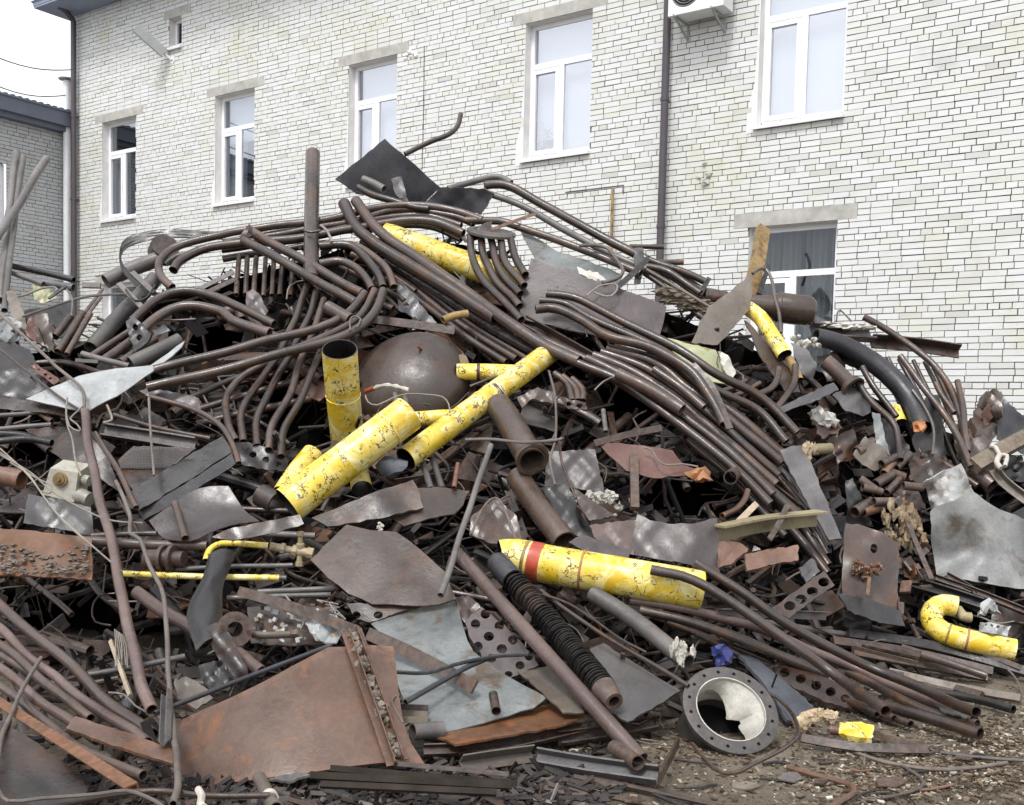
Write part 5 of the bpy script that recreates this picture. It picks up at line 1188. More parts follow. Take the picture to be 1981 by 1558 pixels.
for k in range(26): blob(mb, W(1668 + g.gauss(0, 10), 1098 + g.gauss(0, 9), D(1668, 1098) - .46), g.uniform(.012, .03), k + 200, 0, .5)
tag(mb.build('rust_lump', 'rust_plate'), 'rusty lump stuck on the brown plate with rusty holes', 'debris')
mb = MB(); g = random.Random(12)
for k in range(34): blob(mb, W(1742 + g.gauss(0, 18), 1000 + g.gauss(0, 30), D(1742, 1000) - .40), g.uniform(.012, .04), k + 230, 0, .5, .7, .7, 1.5)
tag(mb.build('fibre_tuft', 'cream_foam'), 'shaggy pale fibre tuft between the brown plate and galvanised sheet', 'debris')
for k in range(13):
    g = random.Random(300 + k); x, y = 1650 + g.uniform(0, 100), 905 + g.uniform(-30, 90); a = g.uniform(-.9, .9)
    T('rusty_pipe_end', 'small rusty pipe end with an open mouth in the jumble above the upright brown plate', [(x, y), (x + 38 * math.cos(a), y + 38 * math.sin(a))], g.uniform(13, 22), g.choice(('brown_plate', 'rust_plate', 'dark_steel')), .28 + g.uniform(0, .12), grp='pipe ends above the upright brown plate')
for k in range(16):
    g = random.Random(400 + k); x, y = 1735 + g.uniform(0, 55), 1080 + g.uniform(-40, 110); a = g.uniform(-1.6, 1.6)
    Br('rusty_crumb', 'rusty twisted crumb of metal right of the upright brown plate', [(x, y), (x + 22 * math.cos(a), y + 22 * math.sin(a))], g.uniform(8, 20), g.choice(('rust_plate', 'brown_plate', 'dark_steel')), .2 + g.uniform(0, .12), g.choice(('flat', 'angle')), roll=g.uniform(0, 90), grp='crumbs right of the upright brown plate')
Br('edge_strip', 'brown edge strip of a plate beside the galvanised sheet', [(1752, 1000), (1772, 1050), (1802, 1120)], 10, 'brown_plate', .4, 'flat')
P_('black_gap_plate', 'black plate standing behind the fibre tuft', [(1636, 930), (1650, 925), (1690, 1020), (1640, 1012)], 'black_steel', .22, .3)
# moss angle and boards
Br('mossy_angle', 'mossy yellow green angle iron lying level at centre right', [(1392, 1034), (1480, 1016), (1590, 1004)], 34, 'moss_angle', .52, 'angle', roll=-20)
Br('leaning_dark_rod', 'dark rod leaning across the mossy angle iron', [(1524, 976), (1508, 1010), (1488, 1044)], 11, 'dark_steel', .62, 'flat')
P_('orange_board', 'upper left orange brown board below the mossy angle iron', [(1388, 1048), (1430, 1052), (1448, 1064), (1420, 1090), (1390, 1100)], 'orange_board', .44, 1.0, t=.02)
P_('orange_board', 'longer orange brown board with a dark edge below the mossy angle iron', [(1440, 1074), (1490, 1064), (1542, 1056), (1544, 1086), (1500, 1092), (1444, 1106)], 'orange_board', .48, .9, t=.02)
Br('wood_stick', 'short pale wooden stick left of the mossy angle iron', [(1424, 1014), (1462, 976)], 12, 'pale_wood', .46, 'box')
T('rust_hook_pipe', 'rusty hooked pipe left above the wooden stick', [(1396, 998), (1426, 984), (1442, 966), (1446, 950)], 12, 'rust_plate', .36)
T('facing_tube', 'tube end with round open mouth facing out under the dark tubes', [(1413, 922), (1425, 905)], 27, 'dark_steel', .42, P=[W(1413, 924, D(1413, 924) - .52), W(1422, 915, D(1413, 924) - .2)])
P_('tube_sheet_strip', 'upper dark tube sheet strip with a row of round holes', [(1488, 1182), (1540, 1144), (1592, 1106), (1613, 1134), (1560, 1170), (1524, 1198)], 'dark_steel', .46, .8, t=.02, dent=.004, crease=0, holes=[(1592, 1128, 11, 9), (1570, 1146, 11, 9), (1548, 1161, 11, 9), (1526, 1174, 11, 9)], step=8, cat='tube sheet')
P_('tube_sheet_strip', 'lower dark tube sheet strip with a row of round holes behind flange', [(1498, 1284), (1530, 1288), (1580, 1306), (1630, 1330), (1668, 1348), (1664, 1380), (1600, 1362), (1520, 1326), (1500, 1308)], 'dark_steel', .28, .6, t=.02, dent=.004, crease=0, holes=[(1517, 1304, 10, 9), (1548, 1316, 10, 9), (1578, 1329, 10, 9), (1606, 1341, 10, 9), (1634, 1354, 9, 8)], step=8, cat='tube sheet')
P_('torn_corner', 'grey torn plate corner above the upper tube sheet strip', [(1545, 1100), (1570, 1080), (1586, 1106), (1560, 1128)], 'grey_plate', .34, .8)
# ================================================================== middle
P_('red_dish', 'red brown curved dish plate with pale rim in the middle', [(1156, 855), (1176, 880), (1212, 912), (1264, 926), (1326, 921), (1374, 932), (1368, 914), (1322, 900), (1300, 872), (1230, 862)], 'red_brown', .30, 1.0, .08, 10)
P_('orange_block', 'small bright orange brick like end at the red brown dish', [(1326, 914), (1346, 908), (1368, 906), (1374, 930), (1344, 932)], 'orange_paint', .42, .3, t=.06)
Wr('dish_wire', 'white wire curving inside the red brown dish', [(1246, 866), (1262, 872), (1272, 890), (1290, 900), (1320, 898), (1350, 903)], 3.4, 'pale_wire', .44)
Br('post', 'short brown post standing under the red brown dish', [(1226, 880), (1228, 985)], 16, 'brown_plate', .38, 'box')
Br('dark_bar', 'dark bar lying over the top of the red brown dish', [(1150, 858), (1210, 842), (1280, 828)], 13, 'dark_steel', .3, 'flat')
P_('small_grey_plate', 'lavender grey square plate left of the red brown dish', [(1055, 877), (1100, 872), (1151, 870), (1160, 912), (1170, 958), (1110, 945), (1055, 942)], 'mauve_plate', .24, .6)
mb = MB(); g = random.Random(15)
for k in range(22): blob(mb, W(1155 + g.gauss(0, 22), 968 + g.gauss(0, 12), D(1155, 968) - .32), g.uniform(.012, .03), k + 270, 0, .5)
tag(mb.build('white_flakes', 'white_lining'), 'heap of white and black flakes below the lavender grey plate', 'debris')
ob = T('open_brown_pipe', 'brown pipe with big dark open end facing down right in the centre', [(962, 786), (1000, 842), (1030, 892)], 54, 'brown_plate', .30, sides=24, P=[W(962, 786, D(1000, 850) - .05), W(1000, 842, D(1000, 850) - .38), W(1031, 890, D(1000, 850) - .66)])
mb = MB(); p1 = W(1031, 890, D(1000, 850) - .66); p0 = W(1027, 884, D(1000, 850) - .62); sweep(mb, [p0, p1], 33 * p1.y / F, 24, .02); mb.build('flared_rim', 'brown_plate', ob)
T('mossy_pipe', 'dark mossy pipe sloping down below the open brown pipe', [(1000, 920), (1045, 985), (1090, 1050)], 48, 'brown_green', .22, sides=20)
P_('black_flap', 'black bent flap hanging between mossy pipe and white flakes', [(1050, 946), (1098, 935), (1120, 985), (1150, 1045), (1104, 1036), (1076, 990)], 'black_steel', .30, .6, .05, 0)
P_('brown_triangle', 'brown triangular plate lying right of the black bent flap', [(1110, 945), (1150, 972), (1190, 1000), (1140, 1008), (1124, 985)], 'brown_plate', .36, .8)
Wr('crossing_wire', 'long wire crossing level through the centre to a knot', [(900, 851), (950, 850), (1010, 856), (1075, 852), (1086, 848)], 6, 'wire_steel', .68)
Wr('drop_wire', 'long wire dropping past the yellow pipe down to the black flap', [(1062, 718), (1074, 770), (1075, 846), (1064, 887), (1068, 915), (1074, 938)], 5, 'wire_steel', .66)
Wr('drop_wire', 'second dropping wire running right of the first into the dark', [(1082, 850), (1086, 890), (1096, 920), (1114, 965)], 5, 'dark_steel', .6)
T('thin_leaning_pipe', 'thin pale pipe leaning steeply across the middle of the heap', [(949, 862), (900, 1008), (853, 1153)], 12, 'grey_tube', .72)
T('red_rod', 'short red rod standing behind the thin leaning pipe', [(886, 898), (878, 944)], 10, 'red_brown', .4, 'rod')
for k, x in enumerate((816, 838)): T('support_tube', ('left', 'right')[k] + ' of two short grey tubes standing under the long slim yellow pipe', [(x, 890), (x + 18, 946)], 13, 'grey_tube', .24)
for k, (x, y) in enumerate(((764, 762), (782, 764))): T('grey_peg', ('left', 'right')[k] + ' of two grey pegs standing behind the thick yellow pipe top', [(x, y), (x + 8, y + 40)], 11, 'grey_tube', .34)
mb = MB(); c = W(758, 902, D(758, 902) - .42); blob(mb, c, .085, 3, 0, .18, 1.2, .8, .8)
tag(mb.build('blue_grey_casting', 'blue_grey'), 'blue grey lump of casting under the thick yellow pipe', 'casting')
for k in range(3): T('short_curl_tube', f'{ORD[k]} from left of three short curved tubes behind the long slim yellow pipe', [(1072 + k * 17, 722 + 6 * k), (1098 + k * 14, 742 + 6 * k), (1108 + k * 10, 776)], 14, 'tube_steel', .2)
P_('slotted_bracket', 'small bracket plate with two square holes in the dark centre', [(1078, 768), (1132, 780), (1136, 794), (1100, 792)], 'dark_steel', .3, .5, holes=[(1100, 782, 6, 4), (1120, 786, 6, 4)], t=.015)
T('bolt_rod', 'small upright bolt rod standing in the dark centre', [(1167, 794), (1172, 836)], 10, 'grey_tube', .2, 'rod')
P_('torn_plate', 'torn brown rim plate hanging under the long slim yellow pipe', [(1000, 770), (1040, 750), (1076, 762), (1070, 782), (1030, 772), (1010, 790)], 'brown_plate', .3, .6)
P_('dark_long_plate', 'dark plate lying under the lower end of the thick yellow pipe', [(604, 1004), (640, 990), (720, 956), (798, 930), (812, 956), (819, 984), (740, 1004), (640, 1020)], 'dark_steel', .5, .7, .04, 0, t=.02)
P_('brown_sheet', 'brown sheet lying right of the dark plate under yellow pipe', [(800, 945), (850, 944), (908, 951), (896, 978), (878, 996), (830, 1004), (782, 1019), (748, 997), (800, 985)], 'brown_plate', .40, 1.3, .04, 0)
P_('wide_brown_plate', 'wide brown plate with angled corners in the middle of the heap', [(671, 1016), (717, 1027), (766, 1030), (790, 1046), (814, 1065), (862, 1108), (882, 1160), (850, 1170), (800, 1173), (720, 1170), (674, 1150), (636, 1120), (601, 1084), (640, 1046)], 'brown_plate', .58, .85, .06, 0, t=.010, dent=.010, crease=2)
mb = MB(); g = random.Random(17)
for k in range(8): blob(mb, W(735 + g.uniform(-4, 4), 1014 + k * 2.2, D(735, 1014) - .6), .012, k + 300, 0, .4)
tag(mb.build('fibre_plug', 'white_rag'), 'small white fibre plug at the top edge of the wide brown plate', 'debris')
P_('dull_sheet', 'dark olive sheet in the shade left of the mossy pipe', [(912, 1000), (960, 965), (1000, 1000), (1010, 1050), (950, 1052), (908, 1036)], 'brown_green', .2, .8)
Wr('arched_rod', 'thin rod bent into an arch over the dark olive sheet', [(912, 1034), (930, 990), (950, 966), (966, 968), (982, 1000), (998, 1046)], 5, 'wire_steel', .34, 'rod')
P_('arched_plate', 'light brown plate with an arched top edge right of the yellow pipe', [(1233, 996), (1258, 1008), (1304, 1015), (1350, 1012), (1386, 1003), (1388, 1050), (1390, 1106), (1330, 1092), (1221, 1074), (1226, 1030)], 'mauve_plate', .46, .6, .06, 0, t=.010)
P_('pinkish_plate', 'pinkish brown plate behind the left edge of the arched plate', [(1140, 1018), (1190, 1010), (1234, 1006), (1226, 1074), (1160, 1058)], 'pink_pipe', .36, .9)
P_('mauve_corner', 'mauve plate corner above the yellow pipe left of the arched plate', [(1100, 1050), (1124, 1036), (1160, 1046), (1222, 1064), (1214, 1084), (1140, 1072)], 'mauve_plate', .42, 1.1)

P_('dark_backing_sheet', 'black sheet leaning behind the tubes at the right shoulder', [(1790, 850), (1830, 836), (1890, 860), (1900, 930), (1830, 960), (1780, 930)], 'black_steel', .0, .6)
P_('brown_backing_sheet', 'dark brown sheet behind the weathered wooden beam', [(1850, 850), (1900, 840), (1940, 880), (1930, 940), (1870, 930)], 'dark_steel', .08, .6)
T('lean_tube', 'dark tube leaning left under the wooden beam at right', [(1780, 880), (1830, 900), (1890, 940)], 14, 'dark_steel', .2)

row(4, [(1246, 500), (1320, 535), (1400, 590)], [(1230, 520), (1290, 560), (1360, 615)], 11, 'dark_steel', '{} from top of four thin tubes on the ridge behind the burnt clump', 'thin ridge tubes', .04)
row(5, [(1690, 690), (1730, 760), (1770, 850), (1800, 920)], [(1790, 700), (1826, 770), (1850, 840), (1890, 930)], 9, 'dark_steel', '{} from left of five thin tubes hanging down the right shoulder', 'thin tubes on the right shoulder', .08)
row(4, [(1420, 800), (1500, 870), (1580, 960)], [(1330, 850), (1420, 930), (1520, 1040)], 15, 'dark_steel', '{} from top of four tubes in the second layer under the dark parallel tubes', 'second layer of dark tubes', .16)

for k, (poly, m, o, tl) in enumerate((
    ([(1690, 800), (1730, 820), (1760, 870), (1740, 900), (1700, 860)], 'black_steel', .16, .5),
    ([(1756, 880), (1800, 870), (1840, 905), (1800, 940), (1760, 930)], 'dark_steel', .2, .8),
    ([(1840, 820), (1876, 830), (1886, 880), (1852, 890)], 'brown_plate', .14, .5),
    ([(1580, 690), (1616, 680), (1640, 720), (1600, 740)], 'dark_steel', .12, .6),
    ([(1716, 940), (1770, 935), (1790, 985), (1740, 990)], 'brown_plate', .22, .9),
    ([(1600, 850), (1650, 830), (1664, 880), (1620, 900)], 'dark_steel', .2, .7),
    ([(1930, 890), (1975, 880), (1990, 930), (1940, 935)], 'black_steel', .16, .8),
    ([(1560, 800), (1600, 790), (1630, 830), (1590, 850)], 'brown_plate', .16, 1.2))):
    P_('buckled_sheet', 'dark buckled sheet of steel jammed among the tubes of the right shoulder', poly, m, o, tl, .05, 40, dent=.03, crease=4, cramp=.12, edge=3, grp='buckled sheets on the right shoulder')
# ================================================================== left middle
P_('curved_dark_sheet', 'large dark curved sheet hanging behind the bent brown pole', [(50, 832), (100, 826), (160, 832), (200, 870), (226, 930), (230, 952), (180, 915), (120, 890), (80, 862)], 'dark_steel', .2, .8, .08, 30)
Br('brown_channel', 'brown channel beam lying level above the patterned radiator', [(200, 832), (290, 846), (376, 860)], 26, 'mauve_plate', .34, 'channel', roll=10)
T('long_thin_tube', 'thin tube ending in the dark above the brown channel beam', [(220, 802), (310, 830), (408, 848)], 9, 'dark_steel', .36)
T('curved_thin_tube', 'thin tube curving down right past the small brown plate', [(290, 768), (370, 790), (425, 822), (450, 862), (462, 896)], 11, 'tube_steel', .46)
Wr('straight_wire', 'straight thin rod hanging down onto the patterned radiator', [(288, 770), (291, 830), (298, 920)], 5, 'wire_steel', .62, 'rod')
Wr('pale_hook', 'small pale hook wire under the white sheet', [(207, 784), (216, 806), (214, 814), (200, 818)], 4.5, 'pale_wire', .5)
# radiator
RD = empty('radiator', W(340, 930, 7.0), 'old radiator with a knurled grid face and a dark metal frame', 'radiator')
gp = [(229, 893), (244, 878), (259, 865), (300, 866), (380, 869), (350, 892), (302, 924), (258, 950), (240, 930)]
P_('grid_face', None, gp, 'dark_steel', .36, 1.0, t=.02, parent=RD, dent=.003, crease=0)
mb = MB(); cnt = 0
for i in range(26):
    for j in range(15):
        u, v = i / 25, j / 14; x = 232 + u * 140 + v * 6; y = 872 + v * 70 - (u - .1) * 6
        if inside(gp, x, y) and inside(gp, x + 3, y + 2): c = W(x, y, D(305, 905) - .375 + (y - 905) * .0018); mb.add([c + Vector((-.011, -.004, -.006)), c + Vector((0, -.02, 0)), c + Vector((.011, -.004, .008)), c + Vector((0, .0, .014))], [(0, 1, 2), (0, 2, 3), (1, 3, 2), (0, 3, 1)]); cnt += 1
mb.build('studs', 'grey_tube', RD, smooth=False)
P_('frame_top', None, [(256, 950), (300, 922), (350, 893), (400, 862), (430, 846), (440, 858), (448, 877), (400, 908), (340, 946), (268, 990)], 'black_steel', .44, .9, t=.015, parent=RD, dent=.003, crease=0)
P_('frame_side', None, [(268, 990), (340, 948), (400, 910), (448, 878), (456, 898), (400, 934), (340, 972), (278, 1008)], 'blue_black', .45, .35, t=.015, parent=RD, dent=.003, crease=0)
T('bent_pole', 'long bent brown pole running from the white sheet down left side', [(164, 797), (172, 862), (189, 949), (208, 1019), (224, 1083), (232, 1140), (250, 1220), (268, 1301), (293, 1376)], 20, 'pink_pipe', .72, 'pole')
T('slim_tube', 'slim tube slanting from the pole down to the radiator corner', [(183, 838), (206, 874), (229, 912), (264, 982)], 11, 'tube_steel', .6)
T('bent_rod', 'long crooked rod hanging from the radiator down to the bottom edge', [(224, 932), (243, 973), (253, 1003), (251, 1032), (270, 1044), (291, 1097), (312, 1140), (320, 1180), (324, 1260), (328, 1340), (335, 1408), (344, 1500), (336, 1556)], 9.5, 'wire_steel', .78, 'rod')
WB = empty('switch_box', W(116, 936, 6.9), 'white switch box with a round dial on the left side of the heap', 'box')
cx = [(97, 906), (151, 915), (143, 972), (82, 957)]; dB = D(115, 940) - .46
f4 = [W(x, y, dB) for x, y in (cx[3], cx[2], cx[1], cx[0])]; b4 = [p + Vector((.02, .16, .05)) for p in f4]
mb = MB(); box8(mb, f4 + b4); mb.build('casing', 'pale_paint', WB, sharp=20)
c = W(117, 928, dB); ax = Vector((-.05, -1, .1)); mb = MB(); lathe(mb, c, ax, [(-.01, .048), (.012, .048), (.013, .036), (.022, .034), (.023, .016), (.04, .014)], 20); mb.build('dial', 'rust_yellow', WB)
mb = MB(); lathe(mb, W(150, 925, dB + .06), Vector((1, -.2, -.2)), [(0, .035), (.02, .035), (.022, .025), (.05, .025), (.052, .035), (.09, .035)], 14); lathe(mb, W(150, 958, dB + .05), Vector((1, -.3, -.3)), [(0, .055), (.05, .055), (.06, .05), (.1, .05)], 16); mb.build('fitting', 'pale_paint', WB)
P_('grey_cover', 'grey rectangular cover plate under the white switch box', [(56, 957), (110, 966), (176, 982), (180, 1010), (182, 1038), (120, 1026), (46, 1012)], 'grey_plate', .56, .5, .03, 0, t=.012)
P_('rusty_tray', 'rusty gravel strewn plate at the left edge below the grey cover', [(-20, 1022), (54, 1027), (120, 1036), (179, 1043), (178, 1124), (100, 1118), (-20, 1112)], 'orange_rust', .50, .9, .02, 0, t=.012)
mb = MB(); g = random.Random(19)
for k in range(150):
    x, y = g.uniform(-5, 172), 1040 + 70 * g.random() ** .6
    blob(mb, W(x, y, D(x, y) - .515 - (y - 1075) * .0005), g.uniform(.006, .016), k, 0, .4, 1.3, 1, .6)
tag(mb.build('gravel', 'tan_plate'), 'pale grit lying on the rusty plate at the left edge', 'gravel', kind='stuff')
T('rust_cylinder', 'rusty brown cylinder end at the left edge beside switch box', [(-20, 920), (20, 926), (44, 930)], 38, 'rust_plate', .3)
for k, (A, w) in enumerate((([(0, 868), (54, 919), (102, 984), (151, 1032), (236, 1106)], 3.5), ([(-5, 872), (50, 912), (88, 966), (124, 1010), (178, 1056)], 3), ([(0, 880), (60, 915), (100, 950), (170, 990), (220, 1008), (276, 1012)], 3.5), ([(20, 895), (70, 925), (100, 940), (96, 955), (80, 950)], 3))):
    Wr('loose_wire', ('long pale wire sagging from the left edge to the bent pole', 'second pale wire running close along the longest sagging wire', 'pale wire running level from the left edge to the bent pole', 'short wire looped round the white switch box')[k], A, w, 'pale_wire', .74)
Wr('twisted_wire', 'twisted pale wire hanging from the white sheet to the switch box', [(130, 770), (128, 800), (131, 824), (140, 850), (146, 890), (157, 922)], 4, 'pale_wire', .66)
Wr('looped_wire', 'pale wire forming a small loop under the white sheet point', [(128, 800), (134, 824), (150, 834), (156, 832), (148, 820), (136, 810), (150, 796), (160, 786)], 3.5, 'pale_wire', .68)
for k, (y0, y1, w, m) in enumerate(((786, 815, 12, 'dark_steel'), (800, 792, 9, 'grey_tube'), (826, 822, 9, 'grey_tube'), (850, 858, 14, 'black_steel'))):
    T('left_pipe', f'{ORD[k]} from top of four level pipes at the left edge under the white sheet', [(-20, y0 + 6), (50, y0), (100, y1)], w, m, .3 + .03 * k)
P_('long_dark_plate', 'dark plate edge lying under the lower side of the white sheet', [(-10, 768), (60, 776), (164, 800), (180, 816), (90, 800), (-10, 790)], 'dark_steel', .36, 1)
T('black_tube', 'black tube crossing low behind the white switch box', [(0, 840), (60, 846), (96, 872)], 16, 'black_steel', .2)
T('level_pipe', 'thick brown level pipe passing behind the bent pole', [(150, 1047), (280, 1053), (402, 1057)], 20, 'brown_plate', .42)
T('level_pipe', 'thinner brown level pipe just above the thick level one', [(178, 1036), (240, 1034), (304, 1033)], 11, 'tube_steel', .44)
c0 = W(284, 1082, D(300, 1082) - .36); ax = Vector((1, -.2, .05)); mb = MB(); lathe(mb, c0, ax, [(0, .06), (.10, .06), (.102, .085), (.125, .085), (.127, .06), (.16, .058), (.162, .085), (.185, .085), (.187, .05), (.25, .05)], 20)
tag(mb.build('pipe_coupling', 'brown_plate'), 'brown flanged pipe coupling beside the bent pole', 'coupling')
mau = Sh('curved_mauve_sheet', 'pale mauve sheet curved like a trough left of the thick yellow pipe', [(288, 1008), (330, 978), (377, 948), (412, 941), (442, 941)], [(330, 1044), (372, 1046), (410, 1030), (460, 1014), (502, 1008)], 'mauve_plate', .5, .52, -.06)
T('trough_tube', 'short brown tube lying across the pale mauve trough sheet', [(338, 974), (358, 1042)], 15, 'brown_plate', .56)
P_('dark_wedge', 'dark thin wedge plate in front of the black open pipe end', [(410, 1040), (450, 1022), (520, 1008), (580, 996), (588, 1014), (540, 1030), (450, 1046)], 'dark_steel', .62, .6)
Sh('twisted_dark_plate', 'twisted dark plate hanging under the bent yellow gas line', [(404, 1074), (392, 1120), (370, 1160), (362, 1200), (380, 1260)], [(456, 1070), (440, 1110), (430, 1140), (430, 1190), (428, 1240)], 'black_steel', .50, .46, .04)
T('dark_cylinder', 'dark short cylinder left of the black pipe mouth', [(505, 958), (535, 974)], 46, 'dark_steel', .25)
for k, (y, m) in enumerate(((985, 'dark_steel'), (1032, 'grey_tube'))):
    T('back_pipe', ('upper', 'lower')[k] + ' level dark pipe in the shade behind the brass valve', [(420, y), (520, y + 2), (610, y + 4)], 13, m, .2)
T('diag_pipe', 'reddish pipe slanting down right behind the crooked rod', [(262, 1146), (322, 1184), (400, 1236)], 26, 'pink_pipe', .34)
T('diag_pipe', 'lower pinkish end of the slanting pipe right of the small flange', [(452, 1256), (506, 1300)], 24, 'pink_pipe', .36)
fo = W(455, 1218, D(455, 1218) - .56); ax = Vector((.35, -.92, .1)); mb = MB()
n = ax.orthogonal().normalized(); b = ax.normalized().cross(n)
sweep(mb, [fo - ax.normalized() * .03, fo], .094, 28, .052)
sweep(mb, [fo - ax.normalized() * .22, fo - ax.normalized() * .02], .06, 20, .018)
fl = tag(mb.build('small_flange', 'brown_plate'), 'small brown flange with a round bore facing out left of circuit boards', 'flange')
for k in range(4):
    a = k * 1.571 + .6; mb = MB(); lathe(mb, fo + (n * math.cos(a) + b * math.sin(a)) * .07 - ax * .002, ax, [(0, .012), (.012, .012)], 6); mb.build('bolt', 'dark_steel', fl)
P_('bracket_plate', 'dark plate bent under the small brown flange', [(396, 1220), (420, 1206), (446, 1230), (476, 1290), (484, 1312), (452, 1318), (420, 1270)], 'dark_steel', .44, .5, t=.015)
P_('black_box_side', 'black square plate below the small brown flange', [(386, 1290), (430, 1276), (452, 1316), (440, 1340), (398, 1330)], 'black_steel', .46, .5, t=.02)
# electronics
g = random.Random(23)
P_('circuit_board', 'grey circuit board with many small parts behind the big rusty sheet', [(478, 1176), (560, 1168), (640, 1180), (664, 1200), (650, 1246), (560, 1250), (486, 1246)], 'dark_steel', .30, 1.1, t=.008, cat='circuit board')
for k in range(46):
    x, y = g.uniform(486, 645), g.uniform(1176, 1240); L = g.uniform(5, 15); a = g.uniform(-.6, .6)
    Br('circuit_part', 'tiny electrical part lying on the grey circuit board', [(x, y), (x + L, y + a * L)], g.uniform(4, 10), g.choice(('pale_paint', 'galvanised', 'black_steel', 'white_sheet', 'brass', 'tan_plate')), .34 + g.uniform(0, .05), 'box', grp='small parts on the circuit board')
for k in range(9):
    x, y = g.uniform(560, 650), g.uniform(1165, 1200); Wr('thin_cable', 'thin pale cable curling over the grey circuit board', [(x, y), (x + g.uniform(-20, 30), y + g.uniform(-14, 14)), (x + g.uniform(-20, 40), y + g.uniform(0, 30))], 2.5, 'pale_wire', .42, grp='cables over the circuit board')
P_('white_casing', 'crumpled white plastic casing beside the circuit board', [(590, 1206), (610, 1186), (650, 1190), (668, 1220), (650, 1246), (612, 1240)], 'white_sheet', .42, .8, .04, 0, dent=.05)
T('beige_tube', 'short beige tube lying on the circuit board', [(488, 1228), (524, 1230), (562, 1228)], 14, 'tan_plate', .42)
Br('slant_strip', 'dark flat strip slanting down to the angle irons over the boards', [(462, 1144), (540, 1166), (610, 1190), (694, 1222)], 20, 'dark_steel', .52, 'flat')
T('grey_back_pipe', 'upper of two grey level pipes behind the circuit board', [(500, 1146), (580, 1142), (646, 1138)], 11, 'grey_tube', .28)
T('grey_back_pipe', 'lower of two grey level pipes behind the circuit board', [(440, 1158), (540, 1154), (640, 1150)], 11, 'grey_tube', .26)
# ================================================================== front left
FL = [([(-10, 1164), (67, 1226), (180, 1330), (294, 1424)], 22), ([(-10, 1210), (107, 1312), (200, 1380), (286, 1434)], 20), ([(-10, 1238), (80, 1314), (130, 1354), (176, 1392)], 18), ([(-10, 1288), (54, 1336), (134, 1396), (190, 1432)], 20), ([(-10, 1316), (80, 1390), (161, 1454), (220, 1480), (278, 1498)], 20)]
for i, (p, w) in enumerate(FL): T('thick_tube', f'{ORD[i]} from top of five thick brown tubes fanning out at the lower left', p, w, 'pink_pipe' if i % 2 else 'brown_plate', .50 + .02 * i, grp='thick tubes at the lower left', wob=.5)
Br('rusty_angle', 'rusty angle iron running down right under the lower left tubes', [(-10, 1360), (120, 1444), (256, 1532)], 24, 'orange_rust', .66, 'angle', roll=-30)
P_('black_base_plate', 'black plate filling the lower left corner under the rusty angle', [(-20, 1384), (60, 1432), (150, 1496), (170, 1530), (150, 1580), (-20, 1600)], 'dark_steel', .52, 1.0)
P_('rusty_strip', 'flat pinkish rusty strip lying across the lower left tubes', [(146, 1388), (200, 1406), (270, 1428), (334, 1452), (334, 1480), (260, 1458), (190, 1434), (129, 1411)], 'rust_plate', .72, .8, t=.012)
T('curved_rod', 'curved rod standing across the lower left tubes', [(79, 1273), (48, 1324), (18, 1390), (2, 1430), (-8, 1480)], 9, 'wire_steel', .78, 'rod')
Wr('floor_cable', 'grey cable running along the bottom edge at lower left', [(-8, 1520), (16, 1550), (80, 1545), (188, 1537), (246, 1530), (300, 1550), (330, 1575)], 8, 'wire_steel', .8, 'cable')
T('floor_pipe', 'dark pipe lying along the bottom edge with a white tie', [(80, 1566), (188, 1543), (295, 1531), (400, 1540), (520, 1538)], 13, 'dark_steel', .7)
mb = MB(); sweep(mb, catmull(pts3([(384, 1528), (390, 1540), (388, 1556), (394, 1562)], .8), .02), .013, 10); tag(mb.build('white_tie', 'white_rag'), 'white cloth tie wrapped round the dark pipe on the floor', 'tie')
Br('pale_stick', 'pale wooden stick standing by the bent brown pole', [(214, 1240), (232, 1290), (252, 1346)], 8, 'pale_wood', .56, 'box')
for k in range(7): Wr('frayed_strand', 'pale frayed strand hanging beside the bent brown pole', [(222 + k * 3, 1218 + k * 2), (224 + k * 4, 1250), (226 + k * 4 + g.uniform(-4, 4), 1284 + g.uniform(-10, 10))], 2.6, 'pale_wire', .6, grp='frayed strands by the pole')
T('grey_rod', 'grey rod lying level behind the bent brown pole', [(170, 1306), (260, 1290), (358, 1270)], 12, 'grey_tube', .46)
T('long_black_rod', 'long dark rod resting along the top edge of the big rusty sheet', [(298, 1380), (400, 1342), (500, 1302), (638, 1250)], 10, 'blue_black', .74, 'rod')
Br('short_channel', 'short grey channel standing at the left corner of the big rusty sheet', [(322, 1340), (319, 1432)], 20, 'grey_plate', .80, 'channel')
P_('blue_scrap', 'small pale blue scrap behind the lower left tubes', [(232, 1346), (252, 1340), (268, 1362), (258, 1376), (238, 1366)], 'blue_grey', .44, .6)
P_('tan_lump_plate', 'dull tan plate lying behind the short grey channel', [(336, 1320), (360, 1310), (396, 1330), (412, 1352), (380, 1374), (344, 1352)], 'tan_plate', .44, .9)
Wr('white_cable', 'white cable looping between the lower left tubes and the channel', [(210, 1340), (240, 1344), (262, 1366), (290, 1380), (330, 1398)], 4, 'pale_wire', .6)
